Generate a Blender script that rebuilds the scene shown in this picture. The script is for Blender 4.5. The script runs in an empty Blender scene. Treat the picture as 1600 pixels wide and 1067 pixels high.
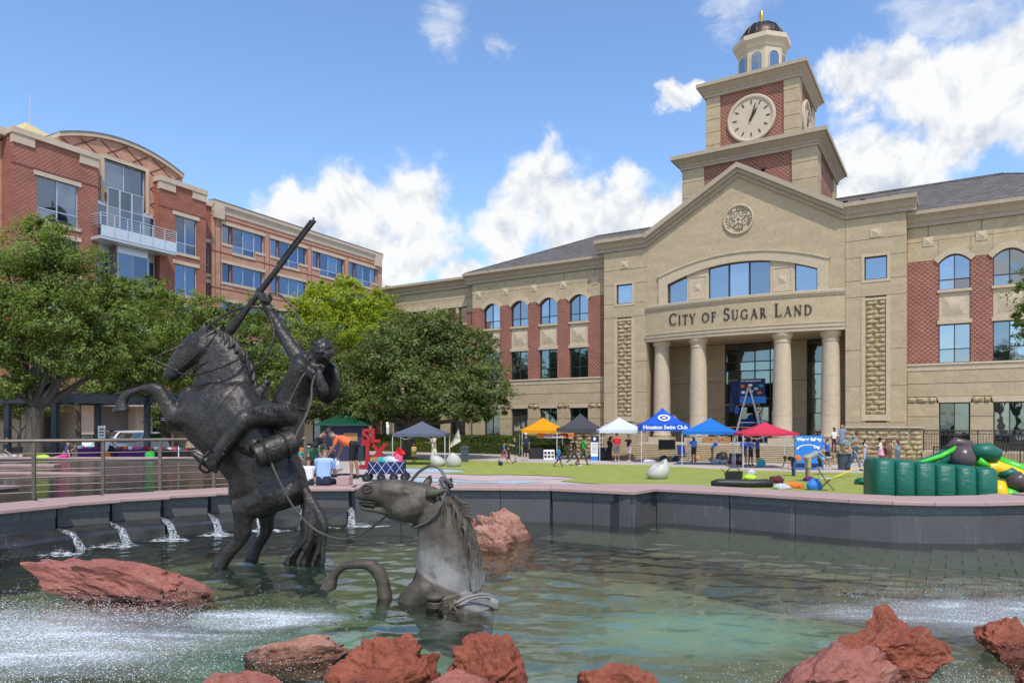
import bpy, bmesh, math, random
import numpy as np
from mathutils import Vector, Matrix
random.seed(7); RNG = np.random.default_rng(11)
sc = bpy.context.scene
C = sc.collection
# ------------------------------------------------------------------ camera
FPX, CX, HY, CAMZ = 1111.0, 800.0, 664.0, 2.35     # focal length in photo pixels, centre, horizon row, eye height
cam_d = bpy.data.cameras.new('camera'); cam = bpy.data.objects.new('camera', cam_d); C.objects.link(cam)
cam_d.sensor_width = 36; cam_d.lens = 36*FPX/1600; cam_d.shift_y = (HY-533.5)/1600
cam_d.clip_start = 0.1; cam_d.clip_end = 3000
cam.location = (0, 0, CAMZ); cam.rotation_euler = (math.radians(90), 0, 0)
sc.camera = cam
# ------------------------------------------------------------------ sun, sky, exposure
SUN_EL, SUN_AZ = math.radians(57), math.radians(170)   # azimuth measured from +Y towards +X, sun stands behind the camera
sd = Vector((math.sin(SUN_AZ)*math.cos(SUN_EL), math.cos(SUN_AZ)*math.cos(SUN_EL), math.sin(SUN_EL)))
sun_d = bpy.data.lights.new('sun', 'SUN'); sun = bpy.data.objects.new('sun', sun_d); C.objects.link(sun)
sun_d.energy = 3.7; sun_d.angle = math.radians(0.6); sun_d.color = (1.0, 0.93, 0.83)
sun.rotation_euler = (-sd).to_track_quat('-Z', 'Y').to_euler()
sc.view_settings.view_transform = 'Standard'; sc.view_settings.look = 'None'
sc.view_settings.exposure = 0.0; sc.view_settings.gamma = 1.0
sc.cycles.use_denoising = True
sc.cycles.max_bounces = 8; sc.cycles.diffuse_bounces = 3; sc.cycles.glossy_bounces = 4
sc.cycles.transparent_max_bounces = 12; sc.cycles.caustics_reflective = False; sc.cycles.caustics_refractive = False
world = bpy.data.worlds.new('World'); sc.world = world; world.use_nodes = True

class NT:
    """tiny node-tree helper"""
    def __init__(s, tree): s.t = tree; s.n = tree.nodes; s.l = tree.links
    def node(s, kind, **kw):
        n = s.n.new(kind)
        ins = kw.pop('ins', {})
        for k, v in kw.items(): setattr(n, k, v)
        for k, v in ins.items(): s.set(n.inputs[k], v)
        return n
    def set(s, sock, v):
        if hasattr(v, 'is_output'): s.l.new(v, sock)
        elif hasattr(v, 'outputs'): s.l.new(v.outputs[0], sock)
        else: sock.default_value = v
    def math(s, op, a, b=0.0, c=0.0, clamp=False):
        n = s.n.new('ShaderNodeMath'); n.operation = op; n.use_clamp = clamp
        s.set(n.inputs[0], a); s.set(n.inputs[1], b); s.set(n.inputs[2], c); return n.outputs[0]
    def vmath(s, op, a, b=(0,0,0), out=0):
        n = s.n.new('ShaderNodeVectorMath'); n.operation = op
        s.set(n.inputs[0], a)
        if op == 'SCALE': s.set(n.inputs['Scale'], b)
        else: s.set(n.inputs[1], b)
        return n.outputs['Value'] if op in ('DISTANCE', 'DOT_PRODUCT', 'LENGTH') else n.outputs[0]
    def noise(s, vec, scale, detail=4, rough=0.55, dist=0.0):
        n = s.node('ShaderNodeTexNoise', ins={'Scale': scale, 'Detail': detail, 'Roughness': rough, 'Distortion': dist})
        if vec is not None: s.l.new(vec, n.inputs['Vector'])
        return n.outputs[0]
    def ramp(s, fac, stops, interp='LINEAR'):
        n = s.n.new('ShaderNodeValToRGB'); n.color_ramp.interpolation = interp
        e = n.color_ramp.elements
        while len(e) < len(stops): e.new(0.5)
        for i, (p, c) in enumerate(stops):
            e[i].position = p; e[i].color = (c[0], c[1], c[2], 1) if not isinstance(c, (int, float)) else (c, c, c, 1)
        s.set(n.inputs[0], fac); return n.outputs[0]
    def mix(s, fac, a, b, mode='MIX'):
        n = s.n.new('ShaderNodeMix'); n.data_type = 'RGBA'; n.blend_type = mode
        s.set(n.inputs[0], fac)
        s.set(n.inputs[6], a if not (isinstance(a, tuple) and len(a) == 3) else (*a, 1))
        s.set(n.inputs[7], b if not (isinstance(b, tuple) and len(b) == 3) else (*b, 1))
        return n.outputs[2]
    def sstep(s, v, a, b):
        n = s.n.new('ShaderNodeMapRange'); n.interpolation_type = 'SMOOTHSTEP'
        s.set(n.inputs[0], v); n.inputs[1].default_value = a; n.inputs[2].default_value = b
        return n.outputs[0]

def build_world():
    t = NT(world.node_tree); t.n.clear()
    out = t.node('ShaderNodeOutputWorld'); bg = t.node('ShaderNodeBackground', ins={'Strength': 0.13})
    t.l.new(bg.outputs[0], out.inputs[0])
    sky = t.node('ShaderNodeTexSky', sky_type='NISHITA', sun_disc=False, sun_elevation=SUN_EL, sun_rotation=SUN_AZ,
                 altitude=30, air_density=1.0, dust_density=0.6, ozone_density=1.6)
    d = t.node('ShaderNodeTexCoord').outputs['Generated']
    d = t.vmath('NORMALIZE', d)
    sep = t.node('ShaderNodeSeparateXYZ', ins={0: d}); dz = sep.outputs[2]; dy = sep.outputs[1]
    def cdir(x, y): return tuple(Vector(((x-CX)/FPX, 1, (HY-y)/FPX)).normalized())
    blobs = [(470,350,75),(545,322,85),(625,318,85),(660,372,70),(560,385,90),(450,310,35),
             (845,292,80),(800,350,75),(895,320,90),(975,350,80),(1040,370,70),(900,380,90),(980,280,35),
             (1345,140,58),(1330,250,72),(1300,300,62),(1425,125,62),(1500,140,92),(1590,110,105),(1420,262,66),(1500,205,62),(1660,190,100),(1375,295,60),(1560,190,50),
             (1048,162,26),(1080,150,22),(720,418,30),(625,432,34),(600,440,40)]
    wisps = [(700,35,52),(790,66,26),(1500,10,120),(1170,0,50)]
    warp = t.node('ShaderNodeTexNoise', ins={'Scale': 9.0, 'Detail': 5.0, 'Roughness': 0.6, 'Vector': d}).outputs['Color']
    wv = t.vmath('SCALE', t.vmath('SUBTRACT', warp, (0.5,0.5,0.5)), 0.11)
    dw = t.vmath('ADD', d, wv)
    # the same kind of cumulus goes on all round the horizon, away from the view too
    rr = random.Random(5)
    around = []
    for i in range(16):
        a = math.radians(55 + 250*(i+rr.random()*0.7)/16); e = math.radians(rr.uniform(8, 34))
        around.append((Vector((math.sin(a)*math.cos(e), math.cos(a)*math.cos(e), math.sin(e))), rr.uniform(0.09, 0.2)))
    f = None
    for (x, y, r) in blobs:
        c = cdir(x, y); rad = r/FPX*Vector(((x-CX)/FPX, 1, (HY-y)/FPX)).length**-1
        v = t.math('MULTIPLY_ADD', t.vmath('DISTANCE', dw, c), -1.0/rad, 1.0)
        f = v if f is None else t.math('SMOOTH_MAX', f, v, 0.25)
    for (c, rad) in around:
        v = t.math('MULTIPLY_ADD', t.vmath('DISTANCE', dw, tuple(c)), -1.0/rad, 1.0)
        f = t.math('SMOOTH_MAX', f, v, 0.25)
    n1 = t.noise(d, 15.0, 7, 0.60, 0.3)
    dens = t.math('ADD', f, t.math('MULTIPLY', t.math('SUBTRACT', n1, 0.5), 1.5))
    alpha = t.sstep(dens, 0.0, 0.52)
    # thin high wisps
    w = None
    for (x, y, r) in wisps:
        c = cdir(x, y); rad = r/FPX
        v = t.math('MULTIPLY_ADD', t.vmath('DISTANCE', dw, c), -1.0/rad, 1.0)
        w = v if w is None else t.math('MAXIMUM', w, v)
    st = t.node('ShaderNodeMapping', ins={'Vector': d, 'Scale': (1, 1, 2.2), 'Rotation': (0, 0.5, 0)})
    n2 = t.noise(st.outputs[0], 17.0, 8, 0.66, 0.6)
    wa = t.math('MULTIPLY', t.sstep(t.math('ADD', t.math('MULTIPLY', w, 0.55), t.math('SUBTRACT', n2, 0.55)), 0.0, 0.5), 0.6)
    # shade of the cloud bodies: lit tops, greyer thick bases
    up = t.vmath('ADD', d, (0.0, -0.012, 0.022))
    n3 = t.noise(up, 15.0, 5, 0.60, 0.3)
    relief = t.math('SUBTRACT', n1, n3)
    thick = t.sstep(dens, 0.3, 1.5)
    sh = t.math('ADD', t.math('MULTIPLY', relief, 2.4), t.math('MULTIPLY_ADD', thick, -0.16, 0.90))
    ccol = t.ramp(sh, [(0.42, (4.6, 5.1, 5.9)), (0.70, (6.2, 6.5, 6.9)), (0.95, (7.5, 7.55, 7.6))])
    boost = t.mix(1.0, sky.outputs[0], (1.48, 1.68, 1.90), 'MULTIPLY')
    lp = boost
    a2 = t.math('MAXIMUM', alpha, wa)
    above = t.sstep(dz, 0.0, 0.03)
    col = t.mix(t.math('MULTIPLY', a2, above), lp, ccol)
    t.l.new(col, bg.inputs[0])
build_world()

def px(x, y, Y):
    """point seen at photo pixel (x, y) that stands Y metres ahead of the camera"""
    return Vector(((x-CX)*Y/FPX, Y, CAMZ+(HY-y)*Y/FPX))
def on(x, y, z=0.0):
    """point of the level z seen at photo pixel (x, y)"""
    Y = (CAMZ-z)*FPX/(y-HY)
    return Vector(((x-CX)*Y/FPX, Y, z))

# ------------------------------------------------------------------ mesh helpers
class MB:
    def __init__(s): s.v = []; s.f = []; s.m = []
    def add(s, vs, fs, m=0):
        o = len(s.v); s.v += [tuple(p) for p in vs]; s.f += [tuple(i+o for i in q) for q in fs]; s.m += [m]*len(fs); return s
    def box(s, x0, x1, y0, y1, z0, z1, m=0):
        return s.add([(x0,y0,z0),(x1,y0,z0),(x1,y1,z0),(x0,y1,z0),(x0,y0,z1),(x1,y0,z1),(x1,y1,z1),(x0,y1,z1)],
              [(0,3,2,1),(4,5,6,7),(0,1,5,4),(1,2,6,5),(2,3,7,6),(3,0,4,7)], m)
    def obox(s, c, ax, ay, az, m=0):
        c, ax, ay, az = map(Vector, (c, ax, ay, az))
        vs = [c+ax*i+ay*j+az*k for k in (-1,1) for (i,j) in ((-1,-1),(1,-1),(1,1),(-1,1))]
        return s.add(vs, [(0,3,2,1),(4,5,6,7),(0,1,5,4),(1,2,6,5),(2,3,7,6),(3,0,4,7)], m)
    def prism_y(s, pts, y0, y1, m=0):      # polygon in x,z (counter-clockwise seen from -y), extruded in y
        n = len(pts)
        vs = [(x, y0, z) for x, z in pts]+[(x, y1, z) for x, z in pts]
        fs = [tuple(range(n)), tuple(range(2*n-1, n-1, -1))]+[(i, i+n, (i+1)%n+n, (i+1)%n) for i in range(n)]
        return s.add(vs, fs, m)
    def prism_x(s, pts, x0, x1, m=0):      # polygon in y,z, extruded in x
        n = len(pts)
        vs = [(x0, y, z) for y, z in pts]+[(x1, y, z) for y, z in pts]
        fs = [tuple(range(n-1, -1, -1)), tuple(range(n, 2*n))]+[(i, (i+1)%n, (i+1)%n+n, i+n) for i in range(n)]
        return s.add(vs, fs, m)
    def prism_z(s, pts, z0, z1, m=0):
        n = len(pts)
        vs = [(x, y, z0) for x, y in pts]+[(x, y, z1) for x, y in pts]
        fs = [tuple(range(n-1, -1, -1)), tuple(range(n, 2*n))]+[(i, (i+1)%n, (i+1)%n+n, i+n) for i in range(n)]
        return s.add(vs, fs, m)
    def rings(s, R, m=0, caps=True, closed=False):
        n = len(R[0]); vs = [p for r in R for p in r]; fs = []
        last = len(R) if closed else len(R)-1
        for i in range(last):
            a, b = i*n, ((i+1) % len(R))*n
            fs += [(a+j, a+(j+1)%n, b+(j+1)%n, b+j) for j in range(n)]
        if caps and not closed: fs += [tuple(range(n-1,-1,-1)), tuple(range((len(R)-1)*n, len(R)*n))]
        return s.add(vs, fs, m)
    def tube(s, path, r, n=8, m=0, flat=1.0, caps=True):
        P = [Vector(p) for p in path]; R = []
        rad = r if isinstance(r, (list, tuple)) else [r]*len(P)
        prev = None
        for i, p in enumerate(P):
            t = (P[min(i+1, len(P)-1)]-P[max(i-1, 0)])
            if t.length < 1e-9: t = Vector((0,0,1))
            t.normalize()
            if prev is None:
                u = t.cross(Vector((0,0,1)) if abs(t.z) < 0.95 else Vector((0,1,0))).normalized()
            else:
                u = (prev-t*prev.dot(t)); u = u.normalized() if u.length > 1e-6 else prev
            prev = u; w = t.cross(u)
            R.append([p+u*(rad[i]*math.cos(2*math.pi*j/n))+w*(rad[i]*flat*math.sin(2*math.pi*j/n)) for j in range(n)])
        return s.rings(R, m, caps)
    def sphere(s, c, rx, ry=None, rz=None, n=12, k=8, m=0):
        ry = rx if ry is None else ry; rz = rx if rz is None else rz; c = Vector(c)
        R = []
        for i in range(k+1):
            a = -math.pi/2+math.pi*(0.02+0.96*i/k); ca, sa = math.cos(a), math.sin(a)
            R.append([c+Vector((rx*ca*math.cos(2*math.pi*j/n), ry*ca*math.sin(2*math.pi*j/n), rz*sa)) for j in range(n)])
        return s.rings(R, m)
    def lathe(s, prof, c=(0,0,0), n=24, m=0):
        c = Vector(c)
        return s.rings([[c+Vector((r*math.cos(2*math.pi*j/n), r*math.sin(2*math.pi*j/n), z)) for j in range(n)] for r, z in prof], m)
    def capsule(s, a, b, ra, rb, n=12, m=0):
        a, b = Vector(a), Vector(b); t = b-a
        if t.length < 1e-6: return s.sphere(a, ra, n=n)
        t.normalize(); P = []; R = []
        for i in range(4):
            q = math.pi/2*(1-i/3.0)*0.97; P.append(a-t*(ra*math.sin(q))); R.append(max(ra*math.cos(q), 0.002))
        for i in range(4):
            q = math.pi/2*(i/3.0)*0.97; P.append(b+t*(rb*math.sin(q))); R.append(max(rb*math.cos(q), 0.002))
        return s.tube(P, R, n, m)
    def mesh(s, name):
        me = bpy.data.meshes.new(name); me.from_pydata(s.v, [], s.f); return me
    def build(s, name, mat, parent=None, smooth=False, bevel=0.0):
        me = s.mesh(name)
        mats = mat if isinstance(mat, (list, tuple)) else [mat]
        for x in mats: me.materials.append(MAT[x] if isinstance(x, str) else x)
        if len(mats) > 1: me.polygons.foreach_set('material_index', s.m)
        if smooth: me.polygons.foreach_set('use_smooth', [True]*len(me.polygons))
        bm = bmesh.new(); bm.from_mesh(me)
        bmesh.ops.recalc_face_normals(bm, faces=bm.faces)
        if bevel > 0:
            bmesh.ops.bevel(bm, geom=list(bm.edges), offset=bevel, segments=1, affect='EDGES', profile=0.5)
        bm.to_mesh(me); bm.free(); me.update()
        o = bpy.data.objects.new(name, me); C.objects.link(o)
        if parent is not None: o.parent = parent
        return o
def tag(o, label, cat=None, group=None, kind=None):
    if label: o['label'] = label
    if cat: o['category'] = cat
    if group: o['group'] = group
    if kind: o['kind'] = kind
    return o
def thing(name, label, cat, loc=(0,0,0), rz=0.0, scale=1.0, group=None):
    o = bpy.data.objects.new(name, None); C.objects.link(o); o.empty_display_size = 0.2
    o.location = loc; o.rotation_euler = (0, 0, rz); o.scale = (scale,)*3
    return tag(o, label, cat, group)
def dup(o, parent=None, loc=None, rz=None):
    c = o.copy(); C.objects.link(c); c.parent = parent
    if loc is not None: c.location = loc
    if rz is not None: c.rotation_euler = (0, 0, rz)
    for ch in o.children: dup(ch, c)
    return c
def fix_smooth(o, deg=35):
    me = o.data
    me.polygons.foreach_set('use_smooth', [True]*len(me.polygons))
    bm = bmesh.new(); bm.from_mesh(me)
    for e in bm.edges:
        if len(e.link_faces) == 2 and e.calc_face_angle(0) > math.radians(deg): e.smooth = False
    bm.to_mesh(me); bm.free()
    return o
def remesh(mb, name, mat, voxel, parent=None, smooth=3, keep=None):
    """fuse overlapping closed shapes into one continuous skin"""
    me = mb.mesh(name+'_raw'); bm = bmesh.new(); bm.from_mesh(me)
    bmesh.ops.recalc_face_normals(bm, faces=bm.faces); bm.to_mesh(me); bm.free()
    o = bpy.data.objects.new(name+'_raw', me); C.objects.link(o)
    r = o.modifiers.new('r', 'REMESH'); r.mode = 'VOXEL'; r.voxel_size = voxel
    if smooth:
        q = o.modifiers.new('s', 'SMOOTH'); q.factor = 0.5; q.iterations = smooth
    dg = bpy.context.evaluated_depsgraph_get()
    me2 = bpy.data.meshes.new_from_object(o.evaluated_get(dg)); me2.name = name
    bpy.data.objects.remove(o); bpy.data.meshes.remove(me)
    me2.materials.clear()
    for x in (mat if isinstance(mat, (list, tuple)) else [mat]): me2.materials.append(MAT[x] if isinstance(x, str) else x)
    me2.polygons.foreach_set('use_smooth', [True]*len(me2.polygons))
    o2 = bpy.data.objects.new(name, me2); C.objects.link(o2)
    if parent is not None: o2.parent = parent
    return o2
def text_mesh(body, size, depth=0.01, bold=0.0, align='CENTER'):
    cu = bpy.data.curves.new('t', 'FONT'); cu.body = body; cu.size = size; cu.extrude = depth; cu.offset = bold
    cu.align_x = align; cu.align_y = 'CENTER'; cu.resolution_u = 4
    o = bpy.data.objects.new('t', cu); C.objects.link(o)
    dg = bpy.context.evaluated_depsgraph_get()
    me = bpy.data.meshes.new_from_object(o.evaluated_get(dg)); bpy.data.objects.remove(o); bpy.data.curves.remove(cu)
    return me
def lettering(name, body, size, mat, parent, M, depth=0.01, bold=0.0, align='CENTER'):
    me = text_mesh(body, size, depth, bold, align); me.transform(M)
    me.materials.clear(); me.materials.append(MAT[mat])
    o = bpy.data.objects.new(name, me); C.objects.link(o); o.parent = parent
    return o
# ------------------------------------------------------------------ materials
MAT = {}
def principled(name, col, rough=0.6, metal=0.0, spec=0.5, **kw):
    m = bpy.data.materials.new(name); m.use_nodes = True; t = NT(m.node_tree)
    b = t.n['Principled BSDF']; b.inputs['Base Color'].default_value = (*col, 1)
    b.inputs['Roughness'].default_value = rough; b.inputs['Metallic'].default_value = metal
    b.inputs['Specular IOR Level'].default_value = spec
    MAT[name] = m; return m, t, b
def varied(name, col, rough=0.7, amount=0.18, scale=3.0, bump=0.0, bscale=40.0, metal=0.0, col2=None, spec=0.4, stretch=None, dirt=0.0):
    """a base colour with uneven tone, fine grain and slight relief"""
    m, t, b = principled(name, col, rough, metal, spec)
    v = t.node('ShaderNodeTexCoord').outputs['Object']
    if stretch: v = t.node('ShaderNodeMapping', ins={'Vector': v, 'Scale': stretch}).outputs[0]
    n = t.noise(v, scale, 6, 0.6)
    lo = tuple(max(0, c*(1-amount)) for c in col) if col2 is None else col2
    hi = tuple(min(1, c*(1+amount)) for c in col)
    c = t.ramp(n, [(0.3, lo), (0.7, hi)])
    if dirt:
        n2 = t.noise(v, scale*0.17, 5, 0.65); c = t.mix(t.math('MULTIPLY', t.sstep(n2, 0.52, 0.72), dirt), c, tuple(k*0.45 for k in col))
    t.l.new(c, b.inputs['Base Color'])
    rv = t.math('MULTIPLY_ADD', n, 0.25, rough-0.12); t.l.new(rv, b.inputs['Roughness'])
    if bump:
        bn = t.node('ShaderNodeBump', ins={'Strength': bump, 'Distance': 0.02, 'Height': t.noise(v, bscale, 5, 0.6)})
        t.l.new(bn.outputs[0], b.inputs['Normal'])
    return m
def stonework(name, col, blockw, blockh, amount=0.12, mortar=0.85, off=0.5, streak=0.25):
    """coursed cut stone: slight tone change from block to block, hairline joints, rain streaks"""
    m, t, b = principled(name, col, 0.85, 0, 0.25)
    v = t.node('ShaderNodeTexCoord').outputs['Object']
    s = t.node('ShaderNodeSeparateXYZ', ins={0: v})
    uv = t.node('ShaderNodeCombineXYZ', ins={0: t.math('ADD', s.outputs[0], s.outputs[1]), 1: s.outputs[2], 2: 0.0}).outputs[0]
    br = t.node('ShaderNodeTexBrick', offset=off, ins={'Vector': uv, 'Scale': 1.0, 'Mortar Size': 0.012, 'Mortar Smooth': 0.3, 'Brick Width': blockw, 'Row Height': blockh, 'Bias': 0.0,
        'Color1': (*[c*(1-amount) for c in col], 1), 'Color2': (*[min(1, c*(1+amount)) for c in col], 1), 'Mortar': (*[c*mortar for c in col], 1)})
    n = t.noise(v, 2.2, 7, 0.65)
    c = t.mix(0.42, br.outputs[0], t.ramp(n, [(0.3, tuple(x*0.66 for x in col)), (0.7, tuple(min(1, x*1.22) for x in col))]))
    mt = t.noise(v, 6.5, 5, 0.7, 0.8); c = t.mix(0.30, c, t.ramp(mt, [(0.36, tuple(x*0.58 for x in col)), (0.6, tuple(min(1, x*1.28) for x in col))]))
    fine = t.noise(v, 24, 4, 0.7)
    c = t.mix(0.22, c, t.ramp(fine, [(0.35, tuple(x*0.5 for x in col)), (0.6, tuple(min(1, x*1.3) for x in col))]))
    sv = t.node('ShaderNodeMapping', ins={'Vector': v, 'Scale': (2.2, 2.2, 0.18)}).outputs[0]
    st = t.sstep(t.noise(sv, 1.6, 6, 0.7), 0.56, 0.78)
    c = t.mix(t.math('MULTIPLY', st, streak), c, tuple(x*0.42 for x in col))
    t.l.new(c, b.inputs['Base Color'])
    h = t.math('ADD', t.math('MULTIPLY', br.outputs['Fac'], -0.6), t.math('MULTIPLY', fine, 0.7))
    bn = t.node('ShaderNodeBump', ins={'Strength': 0.35, 'Distance': 0.02, 'Height': h}); t.l.new(bn.outputs[0], b.inputs['Normal'])
    return m
def brickwork(name, c1, c2, mort, w=0.24, h=0.085, dots=None):
    m, t, b = principled(name, c1, 0.85, 0, 0.2)
    v = t.node('ShaderNodeTexCoord').outputs['Object']
    s = t.node('ShaderNodeSeparateXYZ', ins={0: v})
    u = t.math('ADD', s.outputs[0], s.outputs[1]); z = s.outputs[2]
    uv = t.node('ShaderNodeCombineXYZ', ins={0: u, 1: z, 2: 0.0}).outputs[0]
    br = t.node('ShaderNodeTexBrick', ins={'Vector': uv, 'Scale': 1.0, 'Mortar Size': 0.008, 'Mortar Smooth': 0.2, 'Brick Width': w, 'Row Height': h, 'Bias': -0.1,
        'Color1': (*c1, 1), 'Color2': (*c2, 1), 'Mortar': (*mort, 1)})
    c = br.outputs[0]
    if dots:     # pale header bricks set in a lattice
        du, dz, col = dots
        row = t.math('FLOOR', t.math('DIVIDE', z, dz))
        sh = t.math('MULTIPLY', t.math('MODULO', row, 2.0), du*0.5)
        fu = t.math('FRACT', t.math('DIVIDE', t.math('ADD', u, sh), du)); fz = t.math('FRACT', t.math('DIVIDE', z, dz))
        k = t.math('MULTIPLY', t.math('LESS_THAN', t.math('ABSOLUTE', t.math('SUBTRACT', fu, 0.5)), 0.23), t.math('LESS_THAN', t.math('ABSOLUTE', t.math('SUBTRACT', fz, 0.5)), 0.26))
        c = t.mix(t.math('MULTIPLY', k, 0.8), c, col)
    n = t.noise(v, 0.9, 6, 0.65)
    c = t.mix(1.0, c, t.ramp(n, [(0.25, 0.72), (0.75, 1.12)]), 'MULTIPLY')
    t.l.new(c, b.inputs['Base Color'])
    bn = t.node('ShaderNodeBump', ins={'Strength': 0.4, 'Distance': 0.01, 'Height': t.math('MULTIPLY', br.outputs['Fac'], -1.0)}); t.l.new(bn.outputs[0], b.inputs['Normal'])
    return m
def glass(name, col, tint, wav=0.02, scale=0.9, rough=0.02):
    """coated window glass: strong mirror image, slightly wavy, dark room behind"""
    m, t, b = principled(name, col, rough, 0.0, 0.5)
    v = t.node('ShaderNodeTexCoord').outputs['Object']
    bn = t.node('ShaderNodeBump', ins={'Strength': 0.35, 'Distance': wav, 'Height': t.noise(v, scale, 2, 0.5)})
    rnd = t.node('ShaderNodeObjectInfo').outputs['Random']
    gl = t.node('ShaderNodeBsdfGlossy', ins={'Color': t.mix(rnd, tuple(x*0.62 for x in tint), tuple(min(1, x*1.15) for x in tint)), 'Roughness': rough, 'Normal': bn.outputs[0]})
    t.l.new(t.mix(t.math('MULTIPLY', t.math('GREATER_THAN', rnd, 0.72), 0.5), col, (0.16, 0.15, 0.13)), b.inputs['Base Color'])
    lw = t.node('ShaderNodeLayerWeight', ins={'Blend': 0.35, 'Normal': bn.outputs[0]})
    t.l.new(bn.outputs[0], b.inputs['Normal'])
    ms = t.node('ShaderNodeMixShader', ins={0: t.math('MULTIPLY_ADD', lw.outputs['Facing'], 0.45, 0.50)})
    t.l.new(b.outputs[0], ms.inputs[1]); t.l.new(gl.outputs[0], ms.inputs[2])
    t.l.new(ms.outputs[0], t.n['Material Output'].inputs[0])
    return m
def foliage(name, lo, hi, trans=0.35):
    m = bpy.data.materials.new(name); m.use_nodes = True; t = NT(m.node_tree); MAT[name] = m
    g = t.node('ShaderNodeNewGeometry'); v = t.node('ShaderNodeTexCoord').outputs['Object']
    r = g.outputs['Random Per Island']
    k = t.math('MULTIPLY_ADD', t.noise(v, 0.55, 3, 0.5), 0.9, t.math('MULTIPLY_ADD', r, 0.6, -0.25))
    c = t.ramp(k, [(0.2, lo), (0.8, hi)])
    p = t.n['Principled BSDF']; t.l.new(c, p.inputs['Base Color']); p.inputs['Roughness'].default_value = 0.5
    p.inputs['Specular IOR Level'].default_value = 0.35
    tr = t.node('ShaderNodeBsdfTranslucent'); t.l.new(t.mix(1.0, c, (1.25, 1.2, 0.55), 'MULTIPLY'), tr.inputs[0])
    ms = t.node('ShaderNodeMixShader', ins={0: trans}); t.l.new(p.outputs[0], ms.inputs[1]); t.l.new(tr.outputs[0], ms.inputs[2])
    t.l.new(ms.outputs[0], t.n['Material Output'].inputs[0]); return m
# city hall
stonework('tan_stone', (0.445, 0.347, 0.218), 1.1, 0.38, 0.17, 0.86)
stonework('pale_stone', (0.51, 0.41, 0.285), 2.4, 1.2, 0.03, 0.9, streak=0.15)
stonework('cornice_stone', (0.40, 0.325, 0.235), 2.6, 3.0, 0.03, 0.9, streak=0.35)
varied('rough_stone', (0.40, 0.31, 0.175), 0.9, 0.25, 5, 0.9, 9)
brickwork('hall_brick', (0.235, 0.075, 0.05), (0.30, 0.10, 0.066), (0.33, 0.20, 0.15), dots=(0.30, 0.13, (0.46, 0.27, 0.20)))
varied('shingle', (0.125, 0.110, 0.098), 0.85, 0.25, 30, 0.0)
def shingles():
    m = MAT['shingle']; t = NT(m.node_tree); b = t.n['Principled BSDF']
    v = t.node('ShaderNodeTexCoord').outputs['Object']; s = t.node('ShaderNodeSeparateXYZ', ins={0: v})
    uv = t.node('ShaderNodeCombineXYZ', ins={0: t.math('ADD', s.outputs[0], t.math('MULTIPLY', s.outputs[1], 0.35)), 1: t.math('MULTIPLY', s.outputs[2], 1.0), 2: 0.0}).outputs[0]
    br = t.node('ShaderNodeTexBrick', ins={'Vector': uv, 'Scale': 1.0, 'Mortar Size': 0.02, 'Brick Width': 0.42, 'Row Height': 0.14, 'Color1': (0.105, 0.088, 0.08, 1), 'Color2': (0.185, 0.16, 0.14, 1), 'Mortar': (0.035, 0.03, 0.028, 1)})
    t.l.new(br.outputs[0], b.inputs['Base Color'])
shingles()
glass('hall_glass', (0.012, 0.016, 0.018), (0.66, 0.72, 0.78), 0.035, 0.7)
glass('green_glass', (0.010, 0.020, 0.020), (0.34, 0.42, 0.42), 0.03, 0.8)
glass('office_glass', (0.012, 0.018, 0.032), (0.26, 0.34, 0.48), 0.012, 0.5)
varied('dark_frame', (0.035, 0.028, 0.026), 0.45, 0.1, 4)
varied('copper', (0.060, 0.044, 0.036), 0.42, 0.35, 3, 0.1, 30, metal=0.75)
varied('gold', (0.62, 0.40, 0.10), 0.35, 0.1, 5, metal=0.9)
varied('black_iron', (0.035, 0.026, 0.022), 0.5, 0.15, 8, metal=0.2)
varied('clock_face', (0.52, 0.43, 0.315), 0.8, 0.06, 2)
varied('carved', (0.13, 0.10, 0.065), 0.9, 0.2, 6)
varied('lantern_stucco', (0.54, 0.455, 0.32), 0.85, 0.06, 2)
# brick offices
brickwork('red_brick', (0.30, 0.098, 0.062), (0.38, 0.135, 0.09), (0.34, 0.19, 0.14))
brickwork('red_brick_lattice', (0.265, 0.085, 0.058), (0.33, 0.115, 0.08), (0.31, 0.18, 0.14), dots=(0.36, 0.17, (0.45, 0.23, 0.17)))
brickwork('salmon_brick', (0.47, 0.235, 0.15), (0.56, 0.30, 0.195), (0.50, 0.31, 0.23))
varied('band_brick', (0.16, 0.055, 0.042), 0.9, 0.15, 3)
varied('precast', (0.51, 0.41, 0.31), 0.85, 0.1, 1.5, 0.15, 60, dirt=0.15)
varied('mullion', (0.52, 0.56, 0.60), 0.4, 0.06, 3, metal=0.4)
varied('aluminium', (0.62, 0.66, 0.70), 0.35, 0.06, 2, metal=0.5)
varied('penthouse', (0.62, 0.50, 0.24), 0.8, 0.06, 2)
varied('roof_edge', (0.16, 0.15, 0.145), 0.6, 0.1, 3)
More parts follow.
